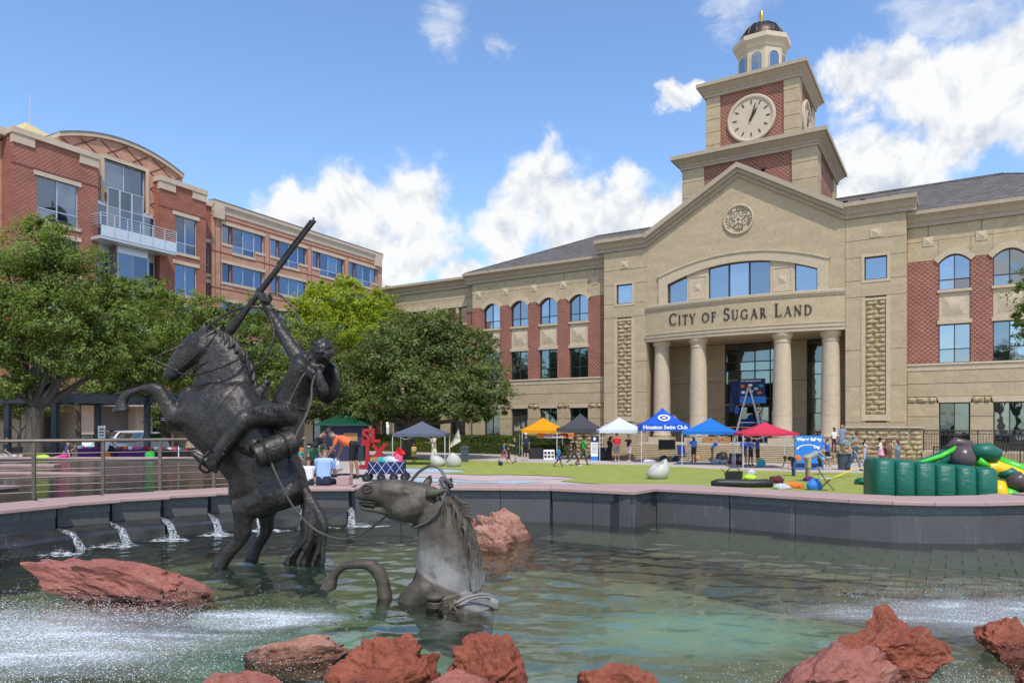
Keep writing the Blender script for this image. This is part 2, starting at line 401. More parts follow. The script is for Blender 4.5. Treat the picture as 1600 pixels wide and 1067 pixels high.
# ground
varied('paving', (0.46, 0.40, 0.35), 0.85, 0.10, 0.8, 0.2, 70, dirt=0.2)
varied('asphalt', (0.06, 0.06, 0.062), 0.9, 0.2, 2, 0.4, 80)
varied('turf', (0.295, 0.320, 0.068), 0.95, 0.16, 1.3, 0.8, 160, col2=(0.235, 0.272, 0.052), dirt=0.14)
varied('grass_soil', (0.07, 0.085, 0.03), 0.95, 0.3, 0.8, 0.3, 30)
varied('pink_granite', (0.43, 0.285, 0.255), 0.5, 0.14, 40, 0.05, 90, dirt=0.12, spec=0.5)
varied('black_granite', (0.085, 0.083, 0.083), 0.45, 0.4, 60, 0.04, 90, spec=0.5, dirt=0.0)
def lime_streaks():
    m = MAT['black_granite']; t = NT(m.node_tree); b = t.n['Principled BSDF']; src = b.inputs['Base Color'].links[0].from_socket
    v = t.node('ShaderNodeTexCoord').outputs['Object']
    st = t.noise(t.node('ShaderNodeMapping', ins={'Vector': v, 'Scale': (5, 5, 0.5)}).outputs[0], 1.3, 6, 0.7); pat = t.noise(v, 1.1, 5, 0.65)
    k = t.math('MULTIPLY', t.sstep(st, 0.54, 0.74), t.sstep(pat, 0.4, 0.65))
    c = t.mix(t.math('MULTIPLY', t.sstep(pat, 0.35, 0.7), 0.35), src, (0.12, 0.118, 0.112)); t.l.new(t.mix(t.math('MULTIPLY', k, 0.5), c, (0.30, 0.30, 0.29)), b.inputs['Base Color'])
lime_streaks()
varied('granite_tile', (0.115, 0.118, 0.12), 0.35, 0.3, 14, 0.03, 60, spec=0.5)
varied('wet_granite', (0.034, 0.034, 0.034), 0.12, 0.35, 3, 0.06, 12, spec=0.6)
varied('pool_tile', (0.21, 0.205, 0.165), 0.4, 0.25, 5, 0.05, 30)
varied('chalk_blue', (0.36, 0.43, 0.47), 0.9, 0.16, 1.6)
varied('chalk_pink', (0.52, 0.37, 0.36), 0.9, 0.16, 1.6)
varied('rust_rail', (0.165, 0.135, 0.105), 0.45, 0.15, 5, metal=0.4)
# ------------------------------------------------------------------ city hall
HS = 1.089
HALL_RZ = -math.atan2(0.5285, 0.849)
hall = thing('city_hall', 'tan stone and red brick city hall with clock tower and columned portico', 'building', (14.646*HS, 45.967*HS, 0), HALL_RZ, HS)
def hb(x, y, z=0.0):
    """hall local to world"""
    return Matrix.Translation(hall.location) @ Matrix.Rotation(HALL_RZ, 4, 'Z') @ Vector((x*HS, y*HS, z*HS))
def pieces(name, rects, y0, y1, mat, parent, gap=0.012, bevel=0.012):
    for (x0, x1, z0, z1) in rects:
        MB().box(x0+gap, x1-gap, y0, y1, z0+gap, z1-gap).build(name, mat, parent, bevel=bevel)
def arc_pts(cx, hw, zs, rise, n=10):
    return [(cx+hw*math.cos(math.pi-math.pi*i/n) if False else cx-hw+2*hw*i/n, zs+rise*(1-((-1+2*i/n)**2))) for i in range(n+1)]
def window(cx, hw, z0, z1, y, parent, rise=0.0, cols=2, rows=(0.36,), glassm='hall_glass', fr=0.05, frame='dark_frame', depth=0.10):
    """frame mesh with one pane object per light"""
    n = 8
    mb = MB(); zt = lambda x: z1+rise*(1-((x-cx)/hw)**2)
    xs = [cx-hw+2*hw*i/cols for i in range(cols+1)]
    zsp = [z0]+[z0+(z1-z0)*r for r in rows]
    mb.box(cx-hw, cx-hw+fr, y, y+depth, z0, z1); mb.box(cx+hw-fr, cx+hw, y, y+depth, z0, z1)
    for x in xs[1:-1]: mb.box(x-fr*0.5, x+fr*0.5, y+0.01, y+depth, z0, zt(x)-0.01)
    mb.box(cx-hw+fr, cx+hw-fr, y+0.002, y+depth, z0, z0+fr)
    for z in zsp[1:]: mb.box(cx-hw+fr, cx+hw-fr, y+0.014, y+depth, z-fr*0.5, z+fr*0.5)
    if rise:
        for i in range(n):
            xa, xb = cx-hw+2*hw*i/n, cx-hw+2*hw*(i+1)/n
            mb.prism_y([(xa, zt(xa)-fr), (xb, zt(xb)-fr), (xb, zt(xb)), (xa, zt(xa))], y+0.004, y+depth)
    else: mb.box(cx-hw+fr, cx+hw-fr, y+0.004, y+depth, z1-fr, z1)
    w = mb.build('window', frame, parent)
    yp = y+depth*0.6
    for i in range(cols):
        for j in range(len(zsp)):
            xa, xb = xs[i]+fr*0.4, xs[i+1]-fr*0.4; za = zsp[j]+fr*0.3
            tilt = random.uniform(-0.012, 0.012); tl2 = random.uniform(-0.008, 0.008)
            p = MB()
            if j == len(zsp)-1:
                k = 6 if rise else 1
                top = [(xa+(xb-xa)*q/k, zt(xa+(xb-xa)*q/k)-fr*0.5) for q in range(k+1)]
                poly = [(xa, za), (xb, za)]+top[::-1]
            else:
                zb = zsp[j+1]-fr*0.3; poly = [(xa, za), (xb, za), (xb, zb), (xa, zb)]
            nv = len(poly)
            vs = [(x, yp+tilt*(x-xa)/(xb-xa)+tl2*(z-z0), z) for x, z in poly]+[(x, yp+0.02, z) for x, z in poly]
            p.add(vs, [tuple(range(nv)), tuple(range(2*nv-1, nv-1, -1))]+[(q, q+nv, (q+1) % nv+nv, (q+1) % nv) for q in range(nv)])
            p.build('pane', glassm, w)
    return w
def cornice(prof, x0, x1, y, mat, parent, name='cornice'):
    """prof: (out, z) outline; runs along x, projecting to -y"""
    return MB().prism_x([(y-o, z) for o, z in prof], x0, x1).build(name, mat, parent)
EAVE = [(-0.05,13.6),(0.14,13.6),(0.14,13.82),(0.22,13.86),(0.30,14.05),(0.48,14.2),(0.50,14.22),(0.60,14.22),(0.60,14.42),(-0.05,14.42)]
YW, YO = 0.7, 1.5
WX = [11.85, 14.43, 17.01, 19.59]
def course_segments(x0, x1, holes):
    """split a course at window openings"""
    segs, a = [], x0
    for (h0, h1) in sorted(holes):
        if h0 > a+0.01: segs.append((a, h0))
        a = h1
    if x1 > a+0.01: segs.append((a, x1))
    return segs
def wing(sg):
    """one main wing; sg = +1 right, -1 left (mirrored)"""
    def mx(a, b): return (a, b) if sg > 0 else (-b, -a)
    x0, x1 = mx(9.5, 21.5); wins = sorted(sg*x for x in WX)
    MB().box(x0, x1, YW+0.3, 17.0, -0.4, 14.3).build('wall', 'tan_stone', hall)
    gh = [(c-0.74, c+0.74) for c in wins]; uh = [(c-0.77, c+0.77) for c in wins]
    for (z0, z1, holes) in [(-0.4, 0.55, []), (0.55, 1.1, gh), (1.1, 2.64, gh), (2.64, 3.44, gh), (3.77, 4.53, []), (4.53, 5.29, [])]:
        pieces('stone_panel', [(a, b, z0, z1) for a, b in course_segments(x0, x1, holes)], YW, YW+0.32, 'tan_stone', hall)
    lh = [(c-0.86, c+0.86) for c in wins]
    for a, b in course_segments(x0, x1, lh):           # rock-faced band between the lintels
        x = a
        while x < b-0.05:
            w = min(random.uniform(0.35, 0.7), b-x); w = b-x if b-x-w < 0.2 else w
            rock_block(x+0.01, x+w-0.01, 3.46, 3.75, YW-0.02, hall); x += w
    for c in wins:
        MB().prism_y([(c-0.76, 3.44), (c+0.76, 3.44), (c+0.87, 3.77), (c-0.87, 3.77)], YW-0.05, YW+0.31).build('lintel', 'pale_stone', hall, bevel=0.01)
        window(c, 0.73, 0.55, 3.43, YW+0.16, hall, cols=2, rows=(0.36,) if sg > 0 else (0.3,), glassm='green_glass')
    cornice([(-0.05,5.29),(0.03,5.29),(0.03,5.55),(0.08,5.57),(0.10,5.63),(0.07,5.69),(-0.05,5.69)], x0, x1, YW, 'pale_stone', hall, 'belt_course')
    # brick piers with stacked windows
    pieces('brick_pier', [(a, b, 5.69, 11.6) for a, b in course_segments(x0, x1, uh)], YW, YW+0.32, 'hall_brick', hall, gap=0.0, bevel=0)
    pz = 12.72
    for i, c in enumerate(wins):
        window(c, 0.77, 5.69, 7.9, YW+0.14, hall, cols=2, rows=(0.36,), glassm='green_glass' if sg < 0 else 'hall_glass')
        window(c, 0.77, 9.86, 11.42, YW+0.14, hall, rise=0.44, cols=2, rows=(0.38,))
        pan = MB().box(c-0.765, c+0.765, YW+0.06, YW+0.3, 8.12, 9.70).build('spandrel_panel', 'pale_stone', hall, bevel=0.01)
        q = MB(); q.add([(c-0.55, YW+0.055, 8.35), (c+0.55, YW+0.055, 8.35), (c+0.55, YW+0.055, 9.45), (c-0.55, YW+0.055, 9.45), (c-0.22, YW-0.03, 8.8), (c+0.22, YW-0.03, 8.8), (c+0.22, YW-0.03, 9.0), (c-0.22, YW-0.03, 9.0)],
              [(0,1,5,4),(1,2,6,5),(2,3,7,6),(3,0,4,7),(4,5,6,7)]); q.build('raised_diamond', 'pale_stone', pan)
        MB().box(c-0.84, c+0.84, YW-0.07, YW+0.3, 9.70, 9.86).build('sill', 'pale_stone', hall, bevel=0.01)
        MB().box(c-0.84, c+0.84, YW-0.07, YW+0.3, 7.9, 8.12).build('ledge', 'pale_stone', hall, bevel=0.01)
        arc = arc_pts(c, 0.77, 11.42, 0.44)
        MB().prism_y(arc+[(c+0.77, pz), (c-0.77, pz)], YW+0.002, YW+0.32).build('stone_panel', 'tan_stone', hall)
        n = 12; inn = arc_pts(c, 0.80, 11.40, 0.46, n); out = arc_pts(c, 1.0, 11.62, 0.60, n)
        MB().prism_y(inn+out[::-1], YW-0.09, YW+0.1).build('arch_trim', 'pale_stone', hall)
    pieces('stone_panel', [(a, b, 11.6, pz) for a, b in course_segments(x0, x1, uh)], YW, YW+0.32, 'tan_stone', hall)
    xs = [x0]+[sg*m for m in ([10.56, 13.14, 15.72, 18.30, 20.9] if sg > 0 else [20.9, 18.30, 15.72, 13.14, 10.56])]+[x1]
    pieces('stone_panel', [(xs[i], xs[i+1], pz, 13.6) for i in range(len(xs)-1)], YW, YW+0.32, 'tan_stone', hall)
    for m in xs[1:-1]:
        o = MB(); o.box(m-0.27, m+0.27, YW-0.035, YW+0.1, pz-0.27, pz+0.27)
        o.add([(m-0.2, YW-0.036, pz-0.2), (m+0.2, YW-0.036, pz-0.2), (m+0.2, YW-0.036, pz+0.2), (m-0.2, YW-0.036, pz+0.2), (m, YW-0.10, pz)], [(0,1,4),(1,2,4),(2,3,4),(3,0,4)])
        o.build('square_ornament', 'pale_stone', hall)
    cornice(EAVE, x0-(0.0 if sg > 0 else 0.6), x1+(0.6 if sg > 0 else 0.0), YW, 'cornice_stone', hall)
    MB().box(x1-0.0 if sg > 0 else x0-0.598, x1+0.598 if sg > 0 else x0, YW+0.05, 17.0, 14.2, 14.418).build('cornice', 'cornice_stone', hall)
def rock_block(x0, x1, z0, z1, y, parent, name='rock_faced_stone', deep=0.10, mat='rough_stone'):
    """split-faced stone: an uneven front pushed out of a block"""
    nx, nz = 4, 3; v = []; f = []
    for j in range(nz+1):
        for i in range(nx+1):
            edge = i in (0, nx) or j in (0, nz)
            o = 0.0 if edge else deep*random.uniform(0.45, 1.15)
            jx = 0 if edge else random.uniform(-0.1, 0.1)*(x1-x0)/nx
            v.append((x0+(x1-x0)*i/nx+jx, y-o, z0+(z1-z0)*j/nz))
    for j in range(nz):
        for i in range(nx):
            a = j*(nx+1)+i; f.append((a, a+1, a+nx+2, a+nx+1))
    n = len(v); v += [(x0, y+0.2, z0), (x1, y+0.2, z0), (x1, y+0.2, z1), (x0, y+0.2, z1)]
    f += [tuple(range(nx, -1, -1))+(n, n+1), tuple(nz*(nx+1)+i for i in range(nx+1))+(n+2, n+3),
          tuple(j*(nx+1) for j in range(nz+1))+(n+3, n), tuple(j*(nx+1)+nx for j in range(nz, -1, -1))+(n+1, n+2)]
    return MB().add(v, f).build(name, mat, parent)
wing(1); wing(-1)
# lower outer wing on the left with small paired windows
def outer_wing():
    x0, x1 = -31.2, -21.5
    MB().box(x0, x1, YO+0.3, 15.0, -0.4, 14.3).build('wall', 'tan_stone', hall)
    sw = [-23.04, -24.17, -25.30, -27.27, -28.42, -29.44]
    gw = [(-23.6, 0.8), (-26.5, 1.1), (-29.6, 1.1)]
    gh = [(c-w, c+w) for c, w in gw]
    for (z0, z1, holes) in [(-0.4, 0.55, []), (0.55, 2.64, gh), (2.64, 3.6, gh), (3.6, 4.53, []), (4.53, 5.29, [])]:
        pieces('stone_panel', [(a, b, z0, z1) for a, b in course_segments(x0, x1, holes)], YO, YO+0.32, 'tan_stone', hall)
    for c, w in gw: window(c, w, 0.55, 3.6, YO+0.16, hall, cols=2, rows=(0.33,), glassm='green_glass')
    cornice([(-0.05,5.29),(0.03,5.29),(0.03,5.55),(0.10,5.63),(0.07,5.69),(-0.05,5.69)], x0, x1, YO, 'pale_stone', hall, 'belt_course')
    uh = [(c-0.4, c+0.4) for c in sw]
    for (z0, z1, holes, mt, g) in [(5.69, 10.65, [], 'hall_brick', 0), (10.65, 11.55, uh, 'hall_brick', 0), (11.55, 12.02, uh, 'tan_stone', 0.01), (12.02, 12.75, [], 'tan_stone', 0.012), (12.75, 13.6, [], 'tan_stone', 0.012)]:
        pieces('brick_pier' if mt == 'hall_brick' else 'stone_panel', [(a, b, z0, z1) for a, b in course_segments(x0, x1, holes)], YO, YO+0.32, mt, hall, gap=g, bevel=0)
    for c in sw:
        window(c, 0.4, 10.65, 12.02, YO+0.14, hall, cols=1, rows=(), glassm='hall_glass')
        MB().box(c-0.47, c+0.47, YO-0.06, YO+0.3, 12.02, 12.36).build('lintel', 'pale_stone', hall, bevel=0.01)
        MB().box(c-0.47, c+0.47, YO-0.07, YO+0.3, 10.46, 10.65).build('sill', 'pale_stone', hall, bevel=0.01)
    cornice(EAVE, x0-0.6, x1, YO, 'cornice_stone', hall)
    MB().box(x0-0.598, x0, YO+0.05, 15.0, 14.2, 14.418).build('cornice', 'cornice_stone', hall)
outer_wing()
# hipped main roof
YR = 9.7
def main_roof():
    o = 0.45; x0, x1, y0, y1 = -21.5-o, 21.5+o, YW-o, 18.7; zr, ze = 18.55, 14.43
    rx = 14.6
    MB().add([(x0,y0,ze),(x1,y0,ze),(x1,y1,ze),(x0,y1,ze),(-rx,YR,zr),(rx,YR,zr)], [(0,1,5,4),(1,2,5),(2,3,4,5),(3,0,4)]).build('roof', 'shingle', hall)
    r = MB(); r.tube([(-rx,YR,zr),(rx,YR,zr)], 0.12, 6); r.tube([(x1,y0,ze),(rx,YR,zr)], 0.09, 6); r.tube([(x0,y0,ze),(-rx,YR,zr)], 0.09, 6)
    r.build('ridge_tiles', 'shingle', hall)
main_roof()
# ---- centre block: piers, gable, portico
PH, PO = 6.28, 9.5
PC = [(-0.05,14.45),(0.12,14.45),(0.12,14.66),(0.20,14.7),(0.30,14.92),(0.42,15.05),(0.42,15.08),(0.54,15.08),(0.54,15.32),(-0.05,15.32)]
def centre():
    for sg in (-1, 1):
        def mx(a, b): return (a, b) if sg > 0 else (-b, -a)
        x0, x1 = mx(PH, PO); pc = sg*(PH+PO)/2+sg*0.03
        MB().box(x0, x1, 0.3, 4.3, -0.4, 15.2).build('wall', 'tan_stone', hall)
        if sg: MB().box(*mx(PH+0.02, PO-0.02), 4.3, 9.0, 7.9, 15.0).build('wall', 'tan_stone', hall)
        wz0, wz1 = 10.72, 12.08; hw = 0.6
        for (z0, z1) in [(-0.4, 2.3), (2.3, 4.45), (4.45, 6.6), (6.6, 9.75), (9.75, 10.72), (10.72, 12.08), (12.08, 13.1), (13.1, 14.45)]:
            holes = [(pc-hw, pc+hw)] if (z0, z1) == (10.72, 12.08) else ([(pc-0.54, pc+0.54)] if 2.3 <= z0 < 9.0 and z1 > 2.9 else [])
            pieces('stone_panel', [(a, b, z0, z1) for a, b in course_segments(x0, x1, holes)], 0.0, 0.32, 'tan_stone', hall)
        window(pc, hw, wz0, wz1, 0.12, hall, cols=1, rows=(), fr=0.06)
        fr = MB(); fr.box(pc-hw-0.16, pc-hw, -0.03, 0.1, wz0-0.16, wz1+0.16); fr.box(pc+hw, pc+hw+0.16, -0.03, 0.1, wz0-0.16, wz1+0.16)
        fr.box(pc-hw, pc+hw, -0.028, 0.1, wz0-0.16, wz0); fr.box(pc-hw, pc+hw, -0.028, 0.1, wz1, wz1+0.16)
        fr.build('window_surround', 'pale_stone', hall)
        # tall panel of rock-faced stone in a pale border
        b = MB(); b.box(pc-0.76, pc-0.54, -0.035, 0.1, 2.42, 9.65); b.box(pc+0.54, pc+0.76, -0.035, 0.1, 2.42, 9.65)
        b.box(pc-0.54, pc+0.54, -0.033, 0.1, 9.50, 9.65); b.box(pc-0.54, pc+0.54, -0.033, 0.1, 2.42, 2.78)
        pan = b.build('panel_border', 'pale_stone', hall)
        z = 2.78; k = 0
        while z < 9.45:
            h = min(0.28, 9.5-z); k += 1
            cut = pc-0.54+(0.40 if k % 2 else 0.68)
            rock_block(pc-0.535, cut-0.008, z+0.008, z+h-0.008, 0.06, pan, deep=0.12); rock_block(cut+0.008, pc+0.535, z+0.008, z+h-0.008, 0.06, pan, deep=0.12); z += h
        o = MB(); o.box(pc-0.3, pc+0.3, -0.035, 0.1, 13.2, 13.72)
        o.add([(pc-0.22, -0.036, 13.26), (pc+0.22, -0.036, 13.26), (pc+0.22, -0.036, 13.66), (pc-0.22, -0.036, 13.66), (pc, -0.10, 13.46)], [(0,1,4),(1,2,4),(2,3,4),(3,0,4)])
        o.build('square_ornament', 'pale_stone', hall)
        a, bb = mx(PH-0.02, PO+0.54)
        cornice(PC, a, bb, 0.0, 'cornice_stone', hall)
        s0, s1 = (PO, PO+0.54) if sg > 0 else (-PO-0.54, -PO)
        MB().box(s0, s1, 0.05, 4.0, 15.06, 15.318).build('cornice', 'cornice_stone', hall)
        s0, s1 = (PO, PO+0.13) if sg > 0 else (-PO-0.13, -PO)
        MB().box(s0, s1, 0.05, 4.0, 14.45, 15.055).build('cornice', 'cornice_stone', hall)
        # low shed roof behind each pier
        MB().add([(x0, 0.3, 15.2), (x1, 0.3, 15.2), (x1, 9.0, 17.6), (x0, 9.0, 17.6), (x0, 0.3, 14.9), (x1, 0.3, 14.9), (x1, 9.0, 14.9), (x0, 9.0, 14.9)], [(0,1,2,3),(1,5,6,2),(0,3,7,4)]).build('roof', 'shingle', hall)
    # gable wall above the entablature, with the segmental window band cut out
    AH, zb = 4.75, 10.34; sp, rise = 11.72, 0.98
    arc = [(-AH+2*AH*i/16, sp+rise*(1-(-1+2*i/16)**2)) for i in range(17)]
    apex = 18.25
    left = [(-PH, zb), (-AH, zb)]+arc[:9]+[(0, apex), (-PH, 14.6)]
    right = [(AH, zb), (PH, zb), (PH, 14.6), (0, apex)]+arc[8:]
    MB().prism_y(left, 0.0, 0.4).build('gable_wall', 'tan_stone', hall); MB().prism_y(right, 0.0, 0.4).build('gable_wall', 'tan_stone', hall)
    MB().box(-PH, PH, 0.62, 9.0, 10.0, 14.4).build('wall', 'tan_stone', hall)
    # raking cornice
    for sg in (-1, 1):
        e = (PH+0.0)*sg
        for (o, za, zt) in [(0.14, -0.62, -0.36), (0.34, -0.36, -0.12), (0.54, -0.12, 0.2)]:
            q = [(e, 15.12+za-0.05), (0, 18.85+za-0.05), (0, 18.85+zt-0.05), (e, 15.12+zt)]
            MB().prism_y(q if sg < 0 else [q[1], q[0], q[3], q[2]], -o, 0.45).build('raking_cornice', 'cornice_stone', hall)
        MB().prism_y([(e, 15.3), (0, 19.0), (0, 18.6), (e, 14.9)], 0.45, 9.0).build('roof', 'shingle', hall)
    # trim of the window band
    inn = [(-AH+2*AH*i/20, sp+rise*(1-(-1+2*i/20)**2)) for i in range(21)]
    A2 = AH+0.62; out = [(-A2+2*A2*i/20, sp+0.50+(rise+0.06)*(1-(-1+2*i/20)**2)) for i in range(21)]
    MB().prism_y([(-A2, zb), (-AH, zb)]+inn+[(AH, zb), (A2, zb)]+out[::-1], -0.10, 0.15).build('band_surround', 'pale_stone', hall)
    A3 = A2+0.1; o3 = [(-A3+2*A3*i/20, sp+0.60+(rise+0.07)*(1-(-1+2*i/20)**2)) for i in range(21)]
    MB().prism_y(out+o3[::-1], -0.17, 0.1).build('hood_mould', 'pale_stone', hall)
    zt = lambda x: sp+rise*(1-(x/AH)**2)
    for (xa, xb, kind) in [(-4.72, -3.42, 'w'), (-3.42, -1.96, 'p'), (-1.96, -0.65, 'w'), (-0.65, 0.65, 'w'), (0.65, 1.96, 'w'), (1.96, 3.42, 'p'), (3.42, 4.72, 'w')]:
        k = 5; top = [(xa+(xb-xa)*q/k, zt(xa+(xb-xa)*q/k)) for q in range(k+1)]
        if kind == 'p':
            p = MB().prism_y([(xa, zb), (xb, zb)]+top[::-1], 0.05, 0.4).build('spandrel_panel', 'pale_stone', hall)
            m = (xa+xb)/2; zz = zb+0.95
            rim = MB()
            for (a, b, c, d) in [(xa+0.14, xb-0.14, zb+0.2, zb+0.28), (xa+0.14, xb-0.14, zt(m)-0.38, zt(m)-0.30), (xa+0.14, xa+0.22, zb+0.28, zt(m)-0.38), (xb-0.22, xb-0.14, zb+0.28, zt(m)-0.38)]: rim.box(a, b, 0.02, 0.1, c, d)
            rim.build('panel_moulding', 'pale_stone', p)
            MB().add([(m-0.25, 0.049, zz-0.25), (m+0.25, 0.049, zz-0.25), (m+0.25, 0.049, zz+0.25), (m-0.25, 0.049, zz+0.25), (m, -0.03, zz)], [(0,1,4),(1,2,4),(2,3,4),(3,0,4)]).build('raised_diamond', 'pale_stone', p)
        else:
            fr = MB(); t = 0.045
            fr.box(xa, xa+t, 0.16, 0.3, zb, zt(xa+t)); fr.box(xb-t, xb, 0.16, 0.3, zb, zt(xb-t)); fr.box(xa+t, xb-t, 0.162, 0.3, zb, zb+t)
            for q in range(k): fr.prism_y([(top[q][0], top[q][1]-t), (top[q+1][0], top[q+1][1]-t), top[q+1], top[q]], 0.158, 0.3)
            w = fr.build('window', 'dark_frame', hall)
            MB().prism_y([(xa+0.03, zb+0.03), (xb-0.03, zb+0.03)]+[(x if 0 < q < k else (x-0.03 if q == k else x+0.03), z-0.03) for q, (x, z) in enumerate(top)][::-1], 0.24, 0.27).build('pane', 'hall_glass', w)
    # bowed entablature with the name
    SAG = 0.75
    def bow(x): return -SAG*(1-(x/PH)**2)
    n = 24; X = [-PH+2*PH*i/n for i in range(n+1)]
    def band(name, prof, mat):
        R = []
        for x in X: R.append([(x, bow(x)-o, z) for o, z in prof])
        return MB().rings(R).build(name, mat, hall)
    band('frieze', [(-0.7, 8.42), (0.02, 8.42), (0.02, 10.0), (-0.7, 10.0)], 'tan_stone')
    band('lower_moulding', [(-0.75, 7.9), (0.06, 7.9), (0.06, 8.1), (0.12, 8.12), (0.12, 8.3), (0.17, 8.34), (0.17, 8.42), (-0.75, 8.42)], 'pale_stone')
    band('upper_moulding', [(-1.2, 10.0), (0.06, 10.0), (0.09, 10.1), (0.16, 10.16), (0.18, 10.3), (0.16, 10.34), (-1.2, 10.34)], 'pale_stone')
    MB().box(-PH, PH, 0.0, 4.6, 7.92, 8.3).build('portico_ceiling', 'pale_stone', hall)
    return bow
bow = centre()
# carved seal in the gable
def seal():
    c = Vector((0, 0, 15.42)); R = 0.97
    s = MB(); prof = [(R, 0.0), (R, 0.10), (R-0.05, 0.13), (R-0.1, 0.11), (R-0.11, 0.05), (0.0005, 0.05)]
    s.rings([[(c.x+r*math.cos(2*math.pi*j/40), -d, c.z+r*math.sin(2*math.pi*j/40)) for j in range(40)] for r, d in prof], caps=False)
    seal_o = s.build('round_seal', 'pale_stone', hall)
    rg = MB(); rg.rings([[(c.x+r*math.cos(2*math.pi*j/36), -d, c.z+r*math.sin(2*math.pi*j/36)) for j in range(36)] for r, d in [(0.60, 0.05), (0.60, 0.08), (0.575, 0.08), (0.575, 0.05)]], caps=False); rg.build('inner_ring', 'carved', seal_o)
    pts = []
    for i in range(10):
        a = math.pi/2+i*math.pi/5; r = 0.52 if i % 2 == 0 else 0.21
        pts.append((c.x+r*math.cos(a), c.z+r*math.sin(a)))
    st = MB(); st.prism_y(pts[::-1], -0.085, -0.05); st.build('star', 'clock_face', seal_o)
    ol = MB()
    for i in range(10):
        a, b = Vector((pts[i][0], 0, pts[i][1])), Vector((pts[(i+1) % 10][0], 0, pts[(i+1) % 10][1]))
        d = (b-a); nrm = Vector((-d.z, 0, d.x)).normalized()*0.018
        ol.obox((a+b)/2+Vector((0, -0.09, 0)), d/2, (0, 0.008, 0), nrm)
    ol.build('star_outline', 'carved', seal_o)
    MB().sphere((c.x, -0.09, c.z), 0.10, 0.03, 0.08).build('star_boss', 'carved', seal_o)
    for i in range(5):
        a = math.pi/2+math.pi/5+i*2*math.pi/5
        MB().sphere((c.x+0.44*math.cos(a), -0.06, c.z+0.44*math.sin(a)), 0.045, 0.03).build('dot', 'carved', seal_o)
    def ring_text(txt, a0, a1, rad, size, flip=False):
        for i, ch in enumerate(txt):
            if ch == ' ': continue
            a = a0+(a1-a0)*i/(len(txt)-1)
            rot = a-math.pi/2 if not flip else a+math.pi/2
            M = Matrix.Translation((c.x+rad*math.cos(a), -0.06, c.z+rad*math.sin(a))) @ Matrix.Rotation(-rot, 4, 'Y') @ Matrix.Rotation(math.pi/2, 4, 'X')
            lettering('letter', ch, size, 'carved', seal_o, M, 0.012, 0.006)
    ring_text('CITY OF SUGAR LAND', math.radians(212), math.radians(-32), 0.72, 0.23)
    ring_text('1959', math.radians(253), math.radians(289), 0.72, 0.25, True)
seal()
